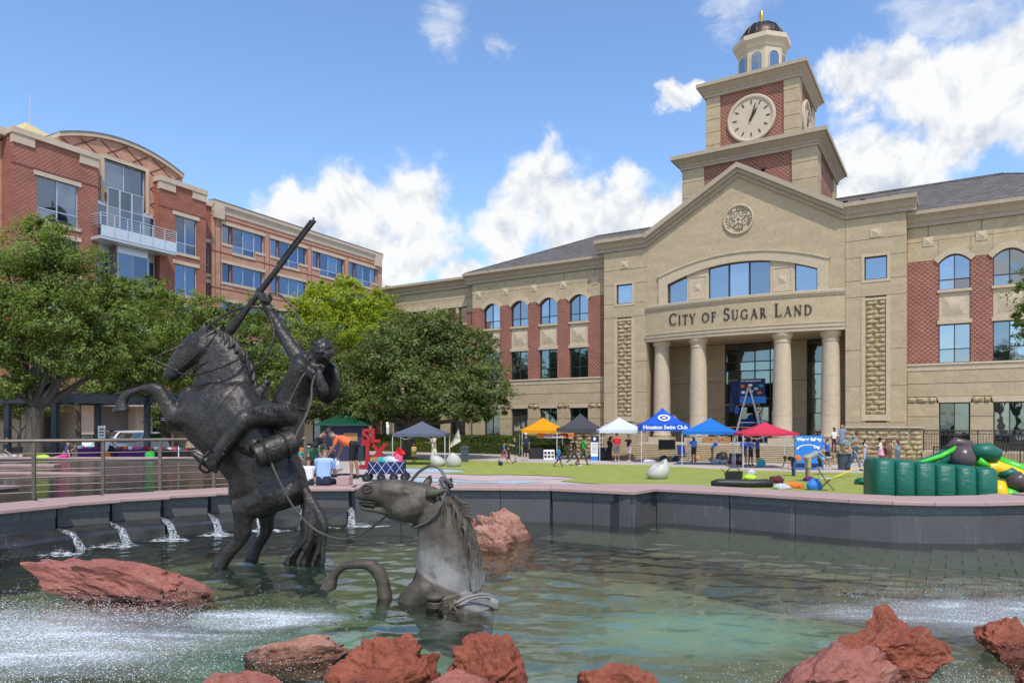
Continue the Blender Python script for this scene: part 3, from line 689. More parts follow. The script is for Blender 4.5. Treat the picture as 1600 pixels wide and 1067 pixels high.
# serif capitals of the frieze, drawn as strokes
def stroke_letter(ch, h):
    """list of polygons (x, z) and the advance width for a roman capital of height h"""
    T, t = 0.135*h, 0.055*h                    # thick and thin stroke
    P = []
    def bar(x0, z0, x1, z1, w):
        d = Vector((x1-x0, z1-z0)); n = Vector((-d.y, d.x)).normalized()*w/2
        P.append([(x0-n.x, z0-n.y), (x1-n.x, z1-n.y), (x1+n.x, z1+n.y), (x0+n.x, z0+n.y)][::1])
    def serif(x, z, w=0.30): P.append([(x-w*h/2, z-0.02*h), (x+w*h/2, z-0.02*h), (x+w*h/2, z+0.02*h), (x-w*h/2, z+0.02*h)])
    def arc(cx, cz, rx, rz, a0, a1, n=14):
        for i in range(n):
            q0, q1 = math.radians(a0+(a1-a0)*i/n), math.radians(a0+(a1-a0)*(i+1)/n)
            w0 = t+(T-t)*abs(math.cos(q0)); w1 = t+(T-t)*abs(math.cos(q1))
            f = lambda q, s, w: (cx+(rx+s*w/2)*math.cos(q), cz+(rz+s*w/2)*math.sin(q))
            P.append([f(q0, -1, w0), f(q1, -1, w1), f(q1, 1, w1), f(q0, 1, w0)])
    if ch == 'I': bar(.15*h, 0, .15*h, h, T); serif(.15*h, 0); serif(.15*h, h); w = .3*h
    elif ch == 'L': bar(.17*h, 0, .17*h, h, T); serif(.17*h, h); bar(.03*h, .03*h, .6*h, .03*h, t); bar(.58*h, 0, .61*h, .22*h, t); w = .64*h
    elif ch == 'T': bar(.35*h, 0, .35*h, h, T); serif(.35*h, 0); bar(0, .97*h, .7*h, .97*h, t); bar(.02*h, h, .02*h, .8*h, t); bar(.68*h, h, .68*h, .8*h, t); w = .7*h
    elif ch == 'Y': bar(.36*h, 0, .36*h, .48*h, T); bar(.36*h, .45*h, .06*h, h, T); bar(.36*h, .45*h, .66*h, h, t); serif(.36*h, 0); serif(.06*h, h, .22); serif(.66*h, h, .22); w = .72*h
    elif ch == 'F': bar(.17*h, 0, .17*h, h, T); serif(.17*h, 0); bar(.03*h, .97*h, .58*h, .97*h, t); bar(.17*h, .52*h, .5*h, .52*h, t); bar(.57*h, h, .57*h, .8*h, t); w = .6*h
    elif ch == 'O': arc(.46*h, .5*h, .40*h, .47*h, 0, 360, 24); w = .92*h
    elif ch == 'C': arc(.48*h, .5*h, .40*h, .47*h, 50, 310, 20); bar(.76*h, .98*h, .76*h, .74*h, t); w = .82*h
    elif ch == 'G': arc(.48*h, .5*h, .40*h, .47*h, 50, 310, 20); bar(.76*h, .98*h, .76*h, .74*h, t); bar(.76*h, .05*h, .76*h, .42*h, T*.9); serif(.76*h, .42*h, .26); w = .92*h
    elif ch == 'S':
        arc(.30*h, .74*h, .20*h, .22*h, 40, 270, 12); arc(.30*h, .26*h, .22*h, .25*h, 90, -140, 12); bar(.5*h, .98*h, .5*h, .78*h, t); bar(.07*h, .02*h, .07*h, .24*h, t); w = .58*h
    elif ch == 'U': bar(.15*h, .3*h, .15*h, h, T); bar(.68*h, .3*h, .68*h, h, t); arc(.415*h, .3*h, .265*h, .27*h, 180, 360, 12); serif(.15*h, h, .26); serif(.68*h, h, .24); w = .82*h
    elif ch == 'A': bar(.08*h, 0, .40*h, h, t); bar(.70*h, 0, .40*h, h, T); bar(.2*h, .34*h, .6*h, .34*h, t); serif(.08*h, 0, .22); serif(.70*h, 0, .26); w = .8*h
    elif ch == 'R': bar(.17*h, 0, .17*h, h, T); serif(.17*h, 0); serif(.14*h, h, .2); arc(.3*h, .74*h, .22*h, .235*h, 90, -90, 10); bar(.17*h, .975*h, .32*h, .975*h, t); bar(.17*h, .5*h, .32*h, .5*h, t); bar(.34*h, .5*h, .68*h, 0, T); serif(.68*h, 0, .2); w = .74*h
    elif ch == 'N': bar(.13*h, 0, .13*h, h, t); bar(.72*h, 0, .72*h, h, t); bar(.10*h, h, .72*h, .02*h, T); serif(.13*h, 0, .22); serif(.72*h, h, .22); w = .84*h
    elif ch == 'D': bar(.17*h, 0, .17*h, h, T); serif(.14*h, 0, .2); serif(.14*h, h, .2); arc(.34*h, .5*h, .42*h, .475*h, 90, -90, 14); bar(.17*h, .975*h, .36*h, .975*h, t); bar(.17*h, .025*h, .36*h, .025*h, t); w = .86*h
    else: return [], .36*h
    return P, w
def hall_name():
    items = []
    for word in ('CITY', 'of', 'SUGAR', 'LAND'):
        for i, ch in enumerate(word):
            big = i == 0 and word != 'of'
            items.append((ch.upper(), 0.78 if big else 0.60))
        items.append((' ', 0.66))
    items.pop()
    sp = 0.165; tot = sum(stroke_letter(c, h)[1]+sp for c, h in items)-sp
    want = 9.0; k = want/tot; x = -want/2
    for c, h in items:
        P, w = stroke_letter(c, h)
        if P:
            L = MB()
            for i, poly in enumerate(P):
                jog = 0.0006*(i % 5)
                vs = [(x+u*k, bow(x+u*k)-0.075-jog, 8.88+z) for u, z in poly]+[(x+u*k, bow(x+u*k)-0.01, 8.88+z) for u, z in poly]; n = len(poly)
                L.add(vs, [tuple(range(n)), tuple(range(2*n-1, n-1, -1))]+[(q, q+n, (q+1) % n+n, (q+1) % n) for q in range(n)])
            L.build('frieze_letter', 'black_iron', hall)
        x += (w+sp)*k
hall_name()
# columns
def column(x, y):
    z0, z1 = 1.02, 7.9
    prof = [(0.60, 1.32), (0.62, 1.36), (0.66, 1.44), (0.655, 1.5), (0.60, 1.53), (0.575, 1.58), (0.575, 3.2), (0.56, 4.6), (0.525, 6.2), (0.49, 7.25), (0.49, 7.28), (0.53, 7.3), (0.53, 7.36), (0.495, 7.38), (0.495, 7.5), (0.53, 7.54), (0.60, 7.66), (0.63, 7.72), (0.63, 7.9)]
    c = MB().lathe(prof, (x, y, 0), 28).build('column', 'pale_stone', hall); fix_smooth(c, 40)
    MB().box(x-0.74, x+0.74, y-0.74, y+0.74, 1.0, 1.33).build('column_base', 'pale_stone', hall, bevel=0.015)
    for z in (2.75, 4.1, 5.45, 6.5):
        r = 0.577-0.087*max(0, (z-3.2))/4.0
        MB().lathe([(r-0.02, z-0.012), (r+0.003, z-0.012), (r+0.003, z+0.012), (r-0.02, z+0.012)], (x, y, 0), 28).build('joint_ring', 'cornice_stone', hall)
for x, y in [(-5.35, 0.55), (-2.62, -0.02), (2.70, -0.02), (5.42, 0.55)]: column(x, y)
# portico back wall and doors
YB = 4.3
for (x0, x1, z0, z1) in [(-6.26, -4.52, 1.0, 2.6), (-6.26, -4.52, 2.6, 5.2), (-6.26, -4.52, 5.2, 7.9), (-3.42, -2.05, 1.0, 2.6), (-3.42, -2.05, 2.6, 5.2), (-3.42, -2.05, 5.2, 7.9),
                         (2.05, 3.42, 1.0, 2.6), (2.05, 3.42, 2.6, 5.2), (2.05, 3.42, 5.2, 7.9), (4.52, 6.26, 1.0, 2.6), (4.52, 6.26, 2.6, 5.2), (4.52, 6.26, 5.2, 7.9)]:
    MB().box(x0, x1, YB, YB+0.4, z0+0.01, z1-0.01).build('stone_panel', 'tan_stone', hall, bevel=0.01)
MB().box(-6.26, 6.26, YB+0.45, YB+0.6, 1.0, 7.9).build('wall', 'dark_frame', hall)
for c in (-3.97, 3.97): window(c, 0.55, 1.05, 7.9, YB+0.1, hall, cols=1, rows=(0.28, 0.42, 0.66, 0.78), glassm='green_glass')
window(0, 2.05, 3.6, 7.9, YB+0.1, hall, cols=4, rows=(0.33, 0.55, 0.7), glassm='green_glass', fr=0.07)
for i in range(4):
    x0 = -2.05+i*1.025
    d = MB(); d.box(x0+0.03, x0+0.12, YB+0.12, YB+0.2, 1.02, 3.55); d.box(x0+0.91, x0+1.0, YB+0.12, YB+0.2, 1.02, 3.55); d.box(x0+0.12, x0+0.91, YB+0.122, YB+0.2, 1.02, 1.25); d.box(x0+0.12, x0+0.91, YB+0.122, YB+0.2, 3.4, 3.55)
    dd = d.build('door', 'dark_frame', hall)
    MB().box(x0+0.12, x0+0.91, YB+0.15, YB+0.17, 1.25, 3.4).build('pane', 'green_glass', dd)
    MB().tube([(x0+(0.18 if i % 2 else 0.85), YB+0.08, 1.9), (x0+(0.18 if i % 2 else 0.85), YB+0.08, 2.4)], 0.02, 6).build('handle', 'aluminium', dd)
# floor of the portico and the broad steps
MB().box(-6.3, 6.3, -1.4, YB+0.4, -0.4, 1.0).build('portico_floor', 'paving', hall)
NST = 9
for i in range(NST):
    y1 = -1.4-0.36*i; z = 1.0-(i+1)*1.0/(NST+1)
    MB().box(-8.7, 6.3, y1-0.36, y1, -0.4, z-0.028).build('step_riser', 'rough_stone', hall)
    MB().box(-8.7, 6.3, y1-0.385, y1+0.0, z-0.028, z).build('step', 'pale_stone', hall, bevel=0.006)
def rough_wall(x0, x1, y, z0, z1, cap, parent):
    MB().box(x0, x1, y+0.1, y+1.4, z0, z1).build('wall', 'tan_stone', parent)
    z = z0; k = 0
    while z < z1-0.05:
        h = min(0.27, z1-z); x = x0; k += 1
        while x < x1-0.02:
            w = min(random.uniform(0.45, 0.95), x1-x); w = x1-x if x1-x-w < 0.25 else w
            rock_block(x+0.008, x+w-0.008, z+0.008, z+h-0.008, y+0.1, parent, deep=0.12); x += w
        z += h
    MB().box(x0-0.06, x1+0.06, y-0.06, y+1.42, z1, z1+0.10).build('wall_cap', 'pale_stone', parent, bevel=0.012)
rough_wall(6.32, 10.35, -1.7, -0.3, 1.98, True, hall)
rough_wall(-11.6, -8.75, -1.6, -0.3, 1.62, True, hall)
MB().box(6.32, 10.3, -0.3, 0.0, -0.4, 1.95).build('wall', 'tan_stone', hall)
for hx in (-8.2,):
    r = MB(); r.tube([(hx, -4.7, 1.05), (hx, -1.5, 1.95), (hx, -1.0, 1.95)], 0.025, 6)
    for yy, zz in ((-4.6, 0.0), (-3.1, 0.45), (-1.5, 0.9)): r.tube([(hx, yy, zz), (hx, yy, 1.05+(yy+4.7)*0.9/3.2)], 0.02, 6)
    r.tube([(hx, -4.6, 0.5), (hx, -1.5, 1.42)], 0.015, 6); r.build('stair_handrail', 'black_iron', hall)
# ---- clock tower
def tower():
    yc = 6.45
    def block(h, z0, z1, cw, joints):
        # corner piers of stone, brick infill, on four sides
        MB().box(-h+0.12, h-0.12, yc-h+0.12, yc+h-0.12, z0, z1).build('wall', 'hall_brick', hall)
        zz = [z0]+joints+[z1]
        for sx in (-1, 1):
            for sy in (-1, 1):
                xa, xb = sorted((sx*h, sx*(h-cw))); ya, yb = sorted((yc+sy*h, yc+sy*(h-cw)))
                for i in range(len(zz)-1):
                    MB().box(xa, xb, ya, yb, zz[i]+0.012, zz[i+1]-0.012).build('corner_stone', 'tan_stone', hall, bevel=0.015)
    block(4.42, 14.4, 20.1, 1.55, [15.6, 16.8, 18.0, 19.1])
    block(3.12, 20.9, 25.35, 1.0, [21.9, 22.8, 23.7, 24.55])
    def crown(h, z0, prof, name='tower_cornice'):
        R = []
        for (o, z) in prof:
            a = h+o; R.append([(-a, yc-a, z0+z), (a, yc-a, z0+z), (a, yc+a, z0+z), (-a, yc+a, z0+z)])
        return MB().rings(R).build(name, 'cornice_stone', hall)
    crown(4.42, 20.0, [(-0.3, 0), (0.10, 0), (0.10, 0.16), (0.16, 0.2), (0.16, 0.3), (0.30, 0.42), (0.52, 0.62), (0.52, 0.65), (0.64, 0.65), (0.64, 0.92), (-1.6, 1.06)])
    crown(3.12, 25.25, [(-0.3, 0), (0.10, 0), (0.10, 0.18), (0.16, 0.22), (0.16, 0.32), (0.28, 0.44), (0.46, 0.64), (0.46, 0.68), (0.56, 0.68), (0.56, 0.92), (-1.3, 1.1)])
    # clocks on the front and right faces
    for face in (0, 1):
        cz, R = 23.2, 1.62
        root = None
        if face == 0: f = lambda r, a, d: (r*math.cos(a), yc-3.0-d, cz+r*math.sin(a))
        else: f = lambda r, a, d: (3.0+d, yc+r*math.cos(a), cz+r*math.sin(a))
        s = MB(); n = 44
        s.rings([[f(r, 2*math.pi*j/n, d) for j in range(n)] for r, d in [(R, 0.0), (R, 0.15), (R-0.08, 0.19), (R-0.2, 0.17), (R-0.24, 0.08), (0.001, 0.08)]], caps=False)
        clock = s.build('clock', 'clock_face', hall); fix_smooth(clock, 30)
        for i in range(12):
            a = math.pi/2-i*math.pi/6
            r0, r1 = 0.98, 1.24; wd = 0.035
            m = MB(); vs = []
            for d in (0.085, 0.115):
                for (r, o) in ((r0, -wd), (r1, -wd), (r1, wd), (r0, wd)):
                    p = Vector(f(r, a, d)); q = Vector(f(1, a+math.pi/2, d))-Vector(f(0, a, d)); vs.append(p+q*o)
            m.add(vs, [(0,1,2,3),(7,6,5,4),(0,4,5,1),(1,5,6,2),(2,6,7,3),(3,7,4,0)]); m.build('hour_mark', 'black_iron', clock)
        for (ang, ln, w) in ((1.05, 0.78, 0.075), (0.25, 1.12, 0.05)):     # just after one o'clock
            a = math.pi/2-(ang*math.pi/6 if ln < 1 else math.radians(18)); m = MB(); vs = []
            for d in (0.125, 0.15) if ln < 1 else (0.155, 0.18):
                for (r, o) in ((-0.2, -w), (ln*0.75, -w*0.8), (ln, 0), (ln*0.75, w*0.8), (-0.2, w)):
                    p = Vector(f(r, a, d)); q = Vector(f(1, a+math.pi/2, d))-Vector(f(0, a, d)); vs.append(p+q*o)
            m.add(vs, [(0,1,2,3,4),(9,8,7,6,5)]+[(i, i+5, (i+1) % 5+5, (i+1) % 5) for i in range(5)]); m.build('clock_hand', 'black_iron', clock)
    # lantern, dome, finial
    n = 8; oct_ = lambda r, z: [(r*math.cos(2*math.pi*(j+0.5)/n), yc+r*math.sin(2*math.pi*(j+0.5)/n), z) for j in range(n)]
    MB().rings([oct_(1.62, 26.2), oct_(1.62, 29.0)]).build('lantern', 'lantern_stucco', hall)
    MB().rings([oct_(1.9, 26.2), oct_(1.9, 26.6), oct_(1.62, 26.75)]).build('lantern_base', 'lantern_stucco', hall)
    MB().rings([oct_(1.62, 28.75), oct_(1.72, 28.85), oct_(1.78, 29.05), oct_(2.02, 29.3), oct_(2.02, 29.62), oct_(1.7, 29.7)]).build('lantern_cornice', 'lantern_stucco', hall)
    for j in range(n):
        a = 2*math.pi*j/n; c, s_ = math.cos(a), math.sin(a); ap = 1.62*math.cos(math.pi/8)
        P = lambda u, d, z: (c*(ap+d)-s_*u, yc+s_*(ap+d)+c*u, z)
        pts = [(-0.36, 27.15), (0.36, 27.15), (0.36, 28.1)]+[(0.36*math.cos(t), 28.1+0.36*math.sin(t)) for t in [math.pi*k/8 for k in range(1, 8)]]+[(-0.36, 28.1)]
        m = len(pts); w = MB()
        w.add([P(u, 0.03, z) for u, z in pts]+[P(u, -0.05, z) for u, z in pts], [tuple(range(m))]+[(q, q+m, (q+1) % m+m, (q+1) % m) for q in range(m)])
        pane = w.build('lantern_window', 'hall_glass', hall)
        b = MB(); b.add([P(u*1.22, 0.06, (z-27.6)*1.12+27.6) for u, z in pts]+[P(u, 0.06, z) for u, z in pts]+[P(u, 0.0, z) for u, z in pts], [(q, (q+1) % m, (q+1) % m+m, q+m) for q in range(m)]+[(q+m, (q+1) % m+m, (q+1) % m+2*m, q+2*m) for q in range(m)])
        b.build('window_surround', 'lantern_stucco', pane)
    prof = [(1.56, 29.6)]+[(1.52*math.cos(t), 29.7+1.42*math.sin(t)) for t in [math.pi/2*k/10*0.97 for k in range(11)]]
    d = MB().lathe(prof, (0, yc, 0), 32).build('dome', 'copper', hall, smooth=True)
    for j in range(16):
        a = 2*math.pi*j/16
        MB().tube([(1.54*math.cos(t)*math.cos(a), yc+1.54*math.cos(t)*math.sin(a), 29.7+1.44*math.sin(t)) for t in [math.pi/2*k/8*0.95 for k in range(9)]], 0.035, 5).build('dome_rib', 'copper', d)
    MB().lathe([(0.16, 31.0), (0.10, 31.12), (0.06, 31.2), (0.13, 31.35), (0.16, 31.6), (0.14, 31.85), (0.08, 32.08), (0.01, 32.2)], (0, yc, 0), 14).build('finial', 'gold', hall, smooth=True)
    # small floodlights on ledges and roofs
    for (x, y, z) in [(-2.7, yc-3.6, 21.05), (2.55, yc-3.6, 21.05), (-2.6, yc-4.6, 18.2), (1.15, yc-4.7, 18.75), (7.2, 0.6, 15.4), (6.2, 0.8, 15.5)]:
        q = MB(); q.box(x-0.03, x+0.03, y-0.03, y+0.03, z-0.3, z+0.12); q.obox((x, y-0.05, z+0.2), (0.13, 0, 0), (0, 0.07, 0.04), (0, -0.04, 0.09)); q.build('floodlight', 'black_iron', hall)
tower()
# iron railings along the right wing and its ramp: each a thing
def iron_rail(name, label, x0, x1, y, za, zb, h, ring=True):
    t = thing(name, label, 'railing', hall.location, HALL_RZ, HS)
    zl = lambda x: za+(zb-za)*(x-x0)/(x1-x0)
    for dz, r in ((h, 0.03), (h-0.20, 0.016), (0.1, 0.016)): MB().tube([(x0, y, zl(x0)+dz), (x1, y, zl(x1)+dz)], r, 6).build('rail', 'black_iron', t)
    n = int((x1-x0)/0.125); base = None
    for i in range(n+1):
        x = x0+(x1-x0)*i/n
        post = i % 10 == 0
        MB().box(x-(0.028 if post else 0.011), x+(0.028 if post else 0.011), y-0.012, y+0.012, zl(x)+(0 if post else 0.1), zl(x)+(h+0.04 if post else h-0.2)).build('post' if post else 'baluster', 'black_iron', t)
    if ring:
        m = int((x1-x0)/0.24)
        for i in range(m):
            x = x0+(i+0.5)*(x1-x0)/m; z = zl(x)+h-0.1
            MB().tube([(x+0.082*math.cos(a), y, z+0.082*math.sin(a)) for a in [2*math.pi*k/10 for k in range(11)]], 0.012, 4).build('ring', 'black_iron', t)
    return t
iron_rail('iron_railing', 'black iron railing with rings in front of the right wing windows', 10.4, 17.2, -1.1, 0.72, 0.72, 1.15)
iron_rail('ramp_railing', 'sloping black iron ramp railing below the ringed railing', 10.9, 17.2, -2.6, -0.05, 0.35, 1.05)
MB().box(10.36, 21.5, -1.7, 0.69, -0.4, 0.72).build('terrace', 'paving', hall)
MB().box(10.36, 21.5, -1.76, -1.7, -0.4, 0.68).build('terrace_wall', 'rough_stone', hall)
# ------------------------------------------------------------------ brick office block on the left
OFF_RZ = math.atan2(0.8745, 0.485)
off = thing('brick_office_building', 'red and salmon brick office block with arched centre bay and balcony', 'building', (-30.0, 71.0, 0.2), OFF_RZ)
# local: x runs along the front (away to the right), y into the block, -y towards the square
def ob_window(xa, xb, za, zb, y, cols, rows=(), fr=0.07, surround=True):
    c = (xa+xb)/2; hw = (xb-xa)/2
    w = window(c, hw, za, zb, y, off, cols=cols, rows=rows, glassm='office_glass', fr=fr, frame='mullion', depth=0.12)
    if surround:
        MB().box(xa-0.22, xb+0.22, y-0.22, y+0.05, zb, zb+0.34).build('window_head', 'precast', w); MB().box(xa-0.22, xb+0.22, y-0.24, y+0.05, za-0.28, za).build('window_sill', 'precast', w)
def flat_wall(x0, x1, z0, z1, y0, y1, holes, mat, name='brick_panel'):
    """wall of rectangles left over round the openings"""
    zs = sorted(set([z0, z1]+[h[2] for h in holes]+[h[3] for h in holes]))
    zs = [z for z in zs if z0 <= z <= z1]
    for i in range(len(zs)-1):
        zm = (zs[i]+zs[i+1])/2
        hs = [(h[0], h[1]) for h in holes if h[2] < zm < h[3]]
        for a, b in course_segments(x0, x1, hs):
            MB().box(a, b, y0, y1, zs[i], zs[i+1]).build(name, mat, off)
# long wing to the right
MB().box(0.3, 26.1, 0.45, 18, 4.2, 24.2).build('wall', 'salmon_brick', off)
holes = []
rows = [(20.62, 22.5, 19.9), (16.7, 18.6, None), (12.8, 14.7, None), (8.9, 10.8, None), (5.0, 6.9, None)]
for b in range(4):
    x0 = 0.95+b*6.27; xa, xb = x0+0.3, x0+5.7
    for (za, zb, low) in rows:
        holes += [(xa, xb, za, zb)]
        if low: holes += [(xa+1.22, xb-1.22, low, za)]
flat_wall(0.0, 26.1, 4.2, 23.6, 0.0, 0.45, holes, 'salmon_brick')
for b in range(4):
    x0 = 0.95+b*6.27; xa, xb = x0+0.3, x0+5.7
    for (za, zb, low) in rows[:4]:
        zc = low if low else za
        window((xa+xa+1.2)/2, 0.6, za, zb, 0.22, off, cols=1, rows=(), glassm='office_glass', frame='mullion', fr=0.06)
        window((xa+xb)/2, (xb-xa)/2-1.24, zc, zb, 0.14, off, cols=2, rows=(0.27,) if low else (), glassm='office_glass', frame='mullion', fr=0.06)
        window(xb-0.6, 0.6, za, zb, 0.22, off, cols=1, rows=(), glassm='office_glass', frame='mullion', fr=0.06)
        MB().box(xa-0.15, xb+0.15, -0.06, 0.3, zb, zb+0.3).build('lintel', 'precast', off)
        MB().box(xa-0.1, xa+1.22, -0.08, 0.3, za-0.26, za).build('sill', 'precast', off); MB().box(xb-1.22, xb+0.1, -0.08, 0.3, za-0.26, za).build('sill', 'precast', off)
        MB().box(xa+1.22, xb-1.22, -0.10, 0.3, zc-0.28, zc).build('sill', 'precast', off)
        MB().box(xa+1.2, xa+1.3, 0.0, 0.3, za, zb).build('jamb', 'band_brick', off)
for (za, zb) in [(19.55, 19.66), (15.9, 16.0), (23.0, 23.12), (12.0, 12.1)]: MB().box(0.0, 26.1, -0.02, 0.1, za, zb).build('brick_band', 'band_brick', off)
for b in range(5):
    for dx in (-0.33, 0.33):
        x = 0.75+b*6.27+dx
        if 0.1 < x < 26: MB().box(x-0.03, x+0.03, -0.015, 0.1, 4.2, 23.0).build('brick_joint', 'band_brick', off)
MB().prism_x([(0.1, 23.55), (-0.08, 23.55), (-0.12, 24.0), (-0.30, 24.3), (-0.30, 24.62), (0.5, 24.62), (0.5, 23.55)], 0.0, 26.3).build('cornice', 'precast', off)
MB().box(0.02, 26.25, -0.33, 0.5, 24.62, 24.72).build('roof_edge', 'roof_edge', off)
for x in (0.1, 24.8): MB().box(x, x+1.2, -0.36, 0.0, 22.9, 24.3).build('corner_block', 'precast', off)
MB().box(26.1, 26.4, 0.0, 18, 0, 24.6).build('wall', 'salmon_brick', off)
# slot between wing and bay
flat_wall(-1.8, 0.0, 4.2, 23.9, 0.1, 0.45, [(-0.9, -0.12, 17.2+4*k, 20.3+4*k) for k in (-3, -2, -1, 0)], 'red_brick')
for k in (-2, -1, 0): ob_window(-0.9, -0.12, 17.2+4*k, 20.3+4*k, 0.3, 1, (0.3,))
MB().box(-1.8, 0.3, -0.1, 0.5, 23.9, 24.2).build('cornice', 'precast', off)
# two brick bays either side of the glazed centre
YBAY = -1.5
def bay(x0, x1, wa, wb, mat):
    hl = [(wa, wb, 18.2, 21.6), (wa, wb, 14.3, 17.1), (wa, wb, 10.4, 13.2), (wa, wb, 6.5, 9.3)]
    flat_wall(x0, x1, 4.2, 24.3, YBAY, YBAY+0.4, hl, mat)
    MB().box(x0+0.02, x1-0.02, YBAY+0.41, 6, 4.2, 24.2).build('wall', mat, off)
    for i, h in enumerate(hl):
        ob_window(h[0], h[1], h[2], h[3], YBAY+0.16, 2, (0.28,) if i == 0 else ())
    MB().box(x0, x1, YBAY-0.02, YBAY+0.2, 21.95, 22.1).build('brick_band', 'band_brick', off)
    MB().box(x0-0.1, x1+0.1, YBAY-0.2, 0.5, 24.3, 24.75).build('cornice', 'precast', off)
    for x in (x0, x1-1.5): MB().box(x-0.03, x+1.53, YBAY-0.12, YBAY+0.3, 23.6, 24.3).build('corner_block', 'precast', off)
bay(-6.65, -1.8, -5.15, -2.78, 'red_brick')
bay(-18.8, -12.3, -17.1, -13.9, 'red_brick_lattice')
# glazed centre with barrel-arched head
def arch_head():
    xa, xb = -15.0, -3.7; m = (xa+xb)/2; hw = (xb-xa)/2; y0, y1 = -0.6, 0.2
    top = [(xa+(xb-xa)*i/20, 25.5+1.25*(1-(-1+2*i/20)**2)) for i in range(21)]
    wx0, wx1 = m-1.9, m+1.9
    L = [(xa, 21.2), (wx0, 21.2), (wx0, 25.0), (m, 25.0)]+[p for p in top[::-1] if p[0] <= m+0.01]
    Rr = [(wx1, 21.2), (xb, 21.2)]+[p for p in top[::-1] if p[0] >= m-0.01]+[(m, 25.0), (wx1, 25.0)]
    MB().prism_y(L, y0, y1).build('arch_wall', 'salmon_brick', off); MB().prism_y(Rr, y0, y1).build('arch_wall', 'salmon_brick', off)
    R = [[(x, y, z+d) for (y, d) in ((y0-0.25, 0.0), (y0-0.25, 0.3), (6.0, 0.3), (6.0, 0.0))] for x, z in top]
    MB().rings(R).build('arch_coping', 'precast', off)
    R = [[(x, y, z+d) for (y, d) in ((y0-0.3, 0.3), (y0-0.3, 0.4), (6.0, 0.4), (6.0, 0.3))] for x, z in top]
    MB().rings(R).build('roof_edge', 'roof_edge', off)
    # diamond lattice of dark brick
    ztop = lambda x: 25.5+1.25*(1-((x-m)/hw)**2)-0.05
    for s in (-1, 1):
        for k in range(-9, 10):
            seg = []
            for i in range(60):
                x = xa+0.1+(xb-xa-0.2)*i/59; z = 23.6+s*(x-m)*0.62+k*1.45
                ok = 21.3 < z < ztop(x) and not (wx0-0.3 < x < wx1+0.3 and z < 25.4)
                if ok: seg.append((x, z))
                if (not ok or i == 59) and len(seg) > 1:
                    a, b = seg[0], seg[-1]; d = Vector((b[0]-a[0], 0, b[1]-a[1]))
                    MB().obox(((a[0]+b[0])/2, y0-0.012, (a[1]+b[1])/2), d/2, (0, 0.02, 0), Vector((-d.z, 0, d.x)).normalized()*0.05).build('lattice_band', 'band_brick', off)
                if not ok: seg = []
    window(m, 1.9, 22.6, 25.0, y0+0.25, off, cols=2, rows=(), glassm='office_glass', frame='mullion', fr=0.08)
    q = MB(); q.box(wx0-0.3, wx0, y0-0.08, y0+0.2, 21.2, 25.0); q.box(wx1, wx1+0.3, y0-0.08, y0+0.2, 21.2, 25.0); q.box(wx0-0.3, wx1+0.3, y0-0.082, y0+0.2, 25.0, 25.3); q.build('window_surround', 'precast', off)
    MB().box(-12.3, -6.65, -0.45, 6, 0, 21.2).build('wall', 'roof_edge', off)
    MB().box(-12.25, -6.7, -0.62, 0.0, 20.9, 21.25).build('spandrel_panel', 'aluminium', off)
    for i in range(5):
        x0 = -12.2+i*1.1
        window(x0+0.55, 0.54, 18.9, 22.55 if 1 <= i <= 3 else 20.9, -0.85, off, cols=1, rows=(0.55,), glassm='office_glass', frame='mullion', fr=0.06)
    # projecting glass bay under the balcony
    for (x0, x1, yy) in ((-12.25, -10.9, -0.8), (-10.85, -8.1, -1.9), (-8.05, -6.7, -0.8)):
        n = 2 if x1-x0 > 2 else 1
        for (za, zb) in ((14.2, 16.9), (11.0, 13.6), (7.4, 10.4)):
            window((x0+x1)/2, (x1-x0)/2, za, zb, yy, off, cols=n, rows=(), glassm='office_glass', frame='mullion', fr=0.06)
            MB().box(x0, x1, yy+0.0, yy+0.3, zb, zb+0.58).build('spandrel_panel', 'aluminium', off)
        MB().box(x0, x1, yy+0.14, -0.46, 6.5, 17.4).build('bay_core', 'roof_edge', off)
    # balcony
    b = -2.9
    MB().box(-12.9, -6.0, b, -0.7, 17.5, 17.75).build('balcony_slab', 'aluminium', off)
    for i in range(6): MB().box(-12.9+i*1.15+0.02, -12.9+(i+1)*1.15-0.02, b-0.06, b+0.04, 17.72, 18.6).build('balcony_panel', 'aluminium', off)
    rail = MB()
    for z in (18.75, 18.95, 19.15, 19.35): rail.tube([(-12.9, -0.9, z), (-12.9, b, z), (-6.0, b, z), (-6.0, -0.9, z)], 0.022, 5)
    rail.tube([(-12.9, -0.9, 19.6), (-12.9, b, 19.6), (-6.0, b, 19.6), (-6.0, -0.9, 19.6)], 0.04, 6)
    for i in range(7): rail.tube([(-12.9+i*1.15, b, 18.6), (-12.9+i*1.15, b, 19.6)], 0.03, 5)
    rail.build('balcony_rail', 'mullion', off)
arch_head()
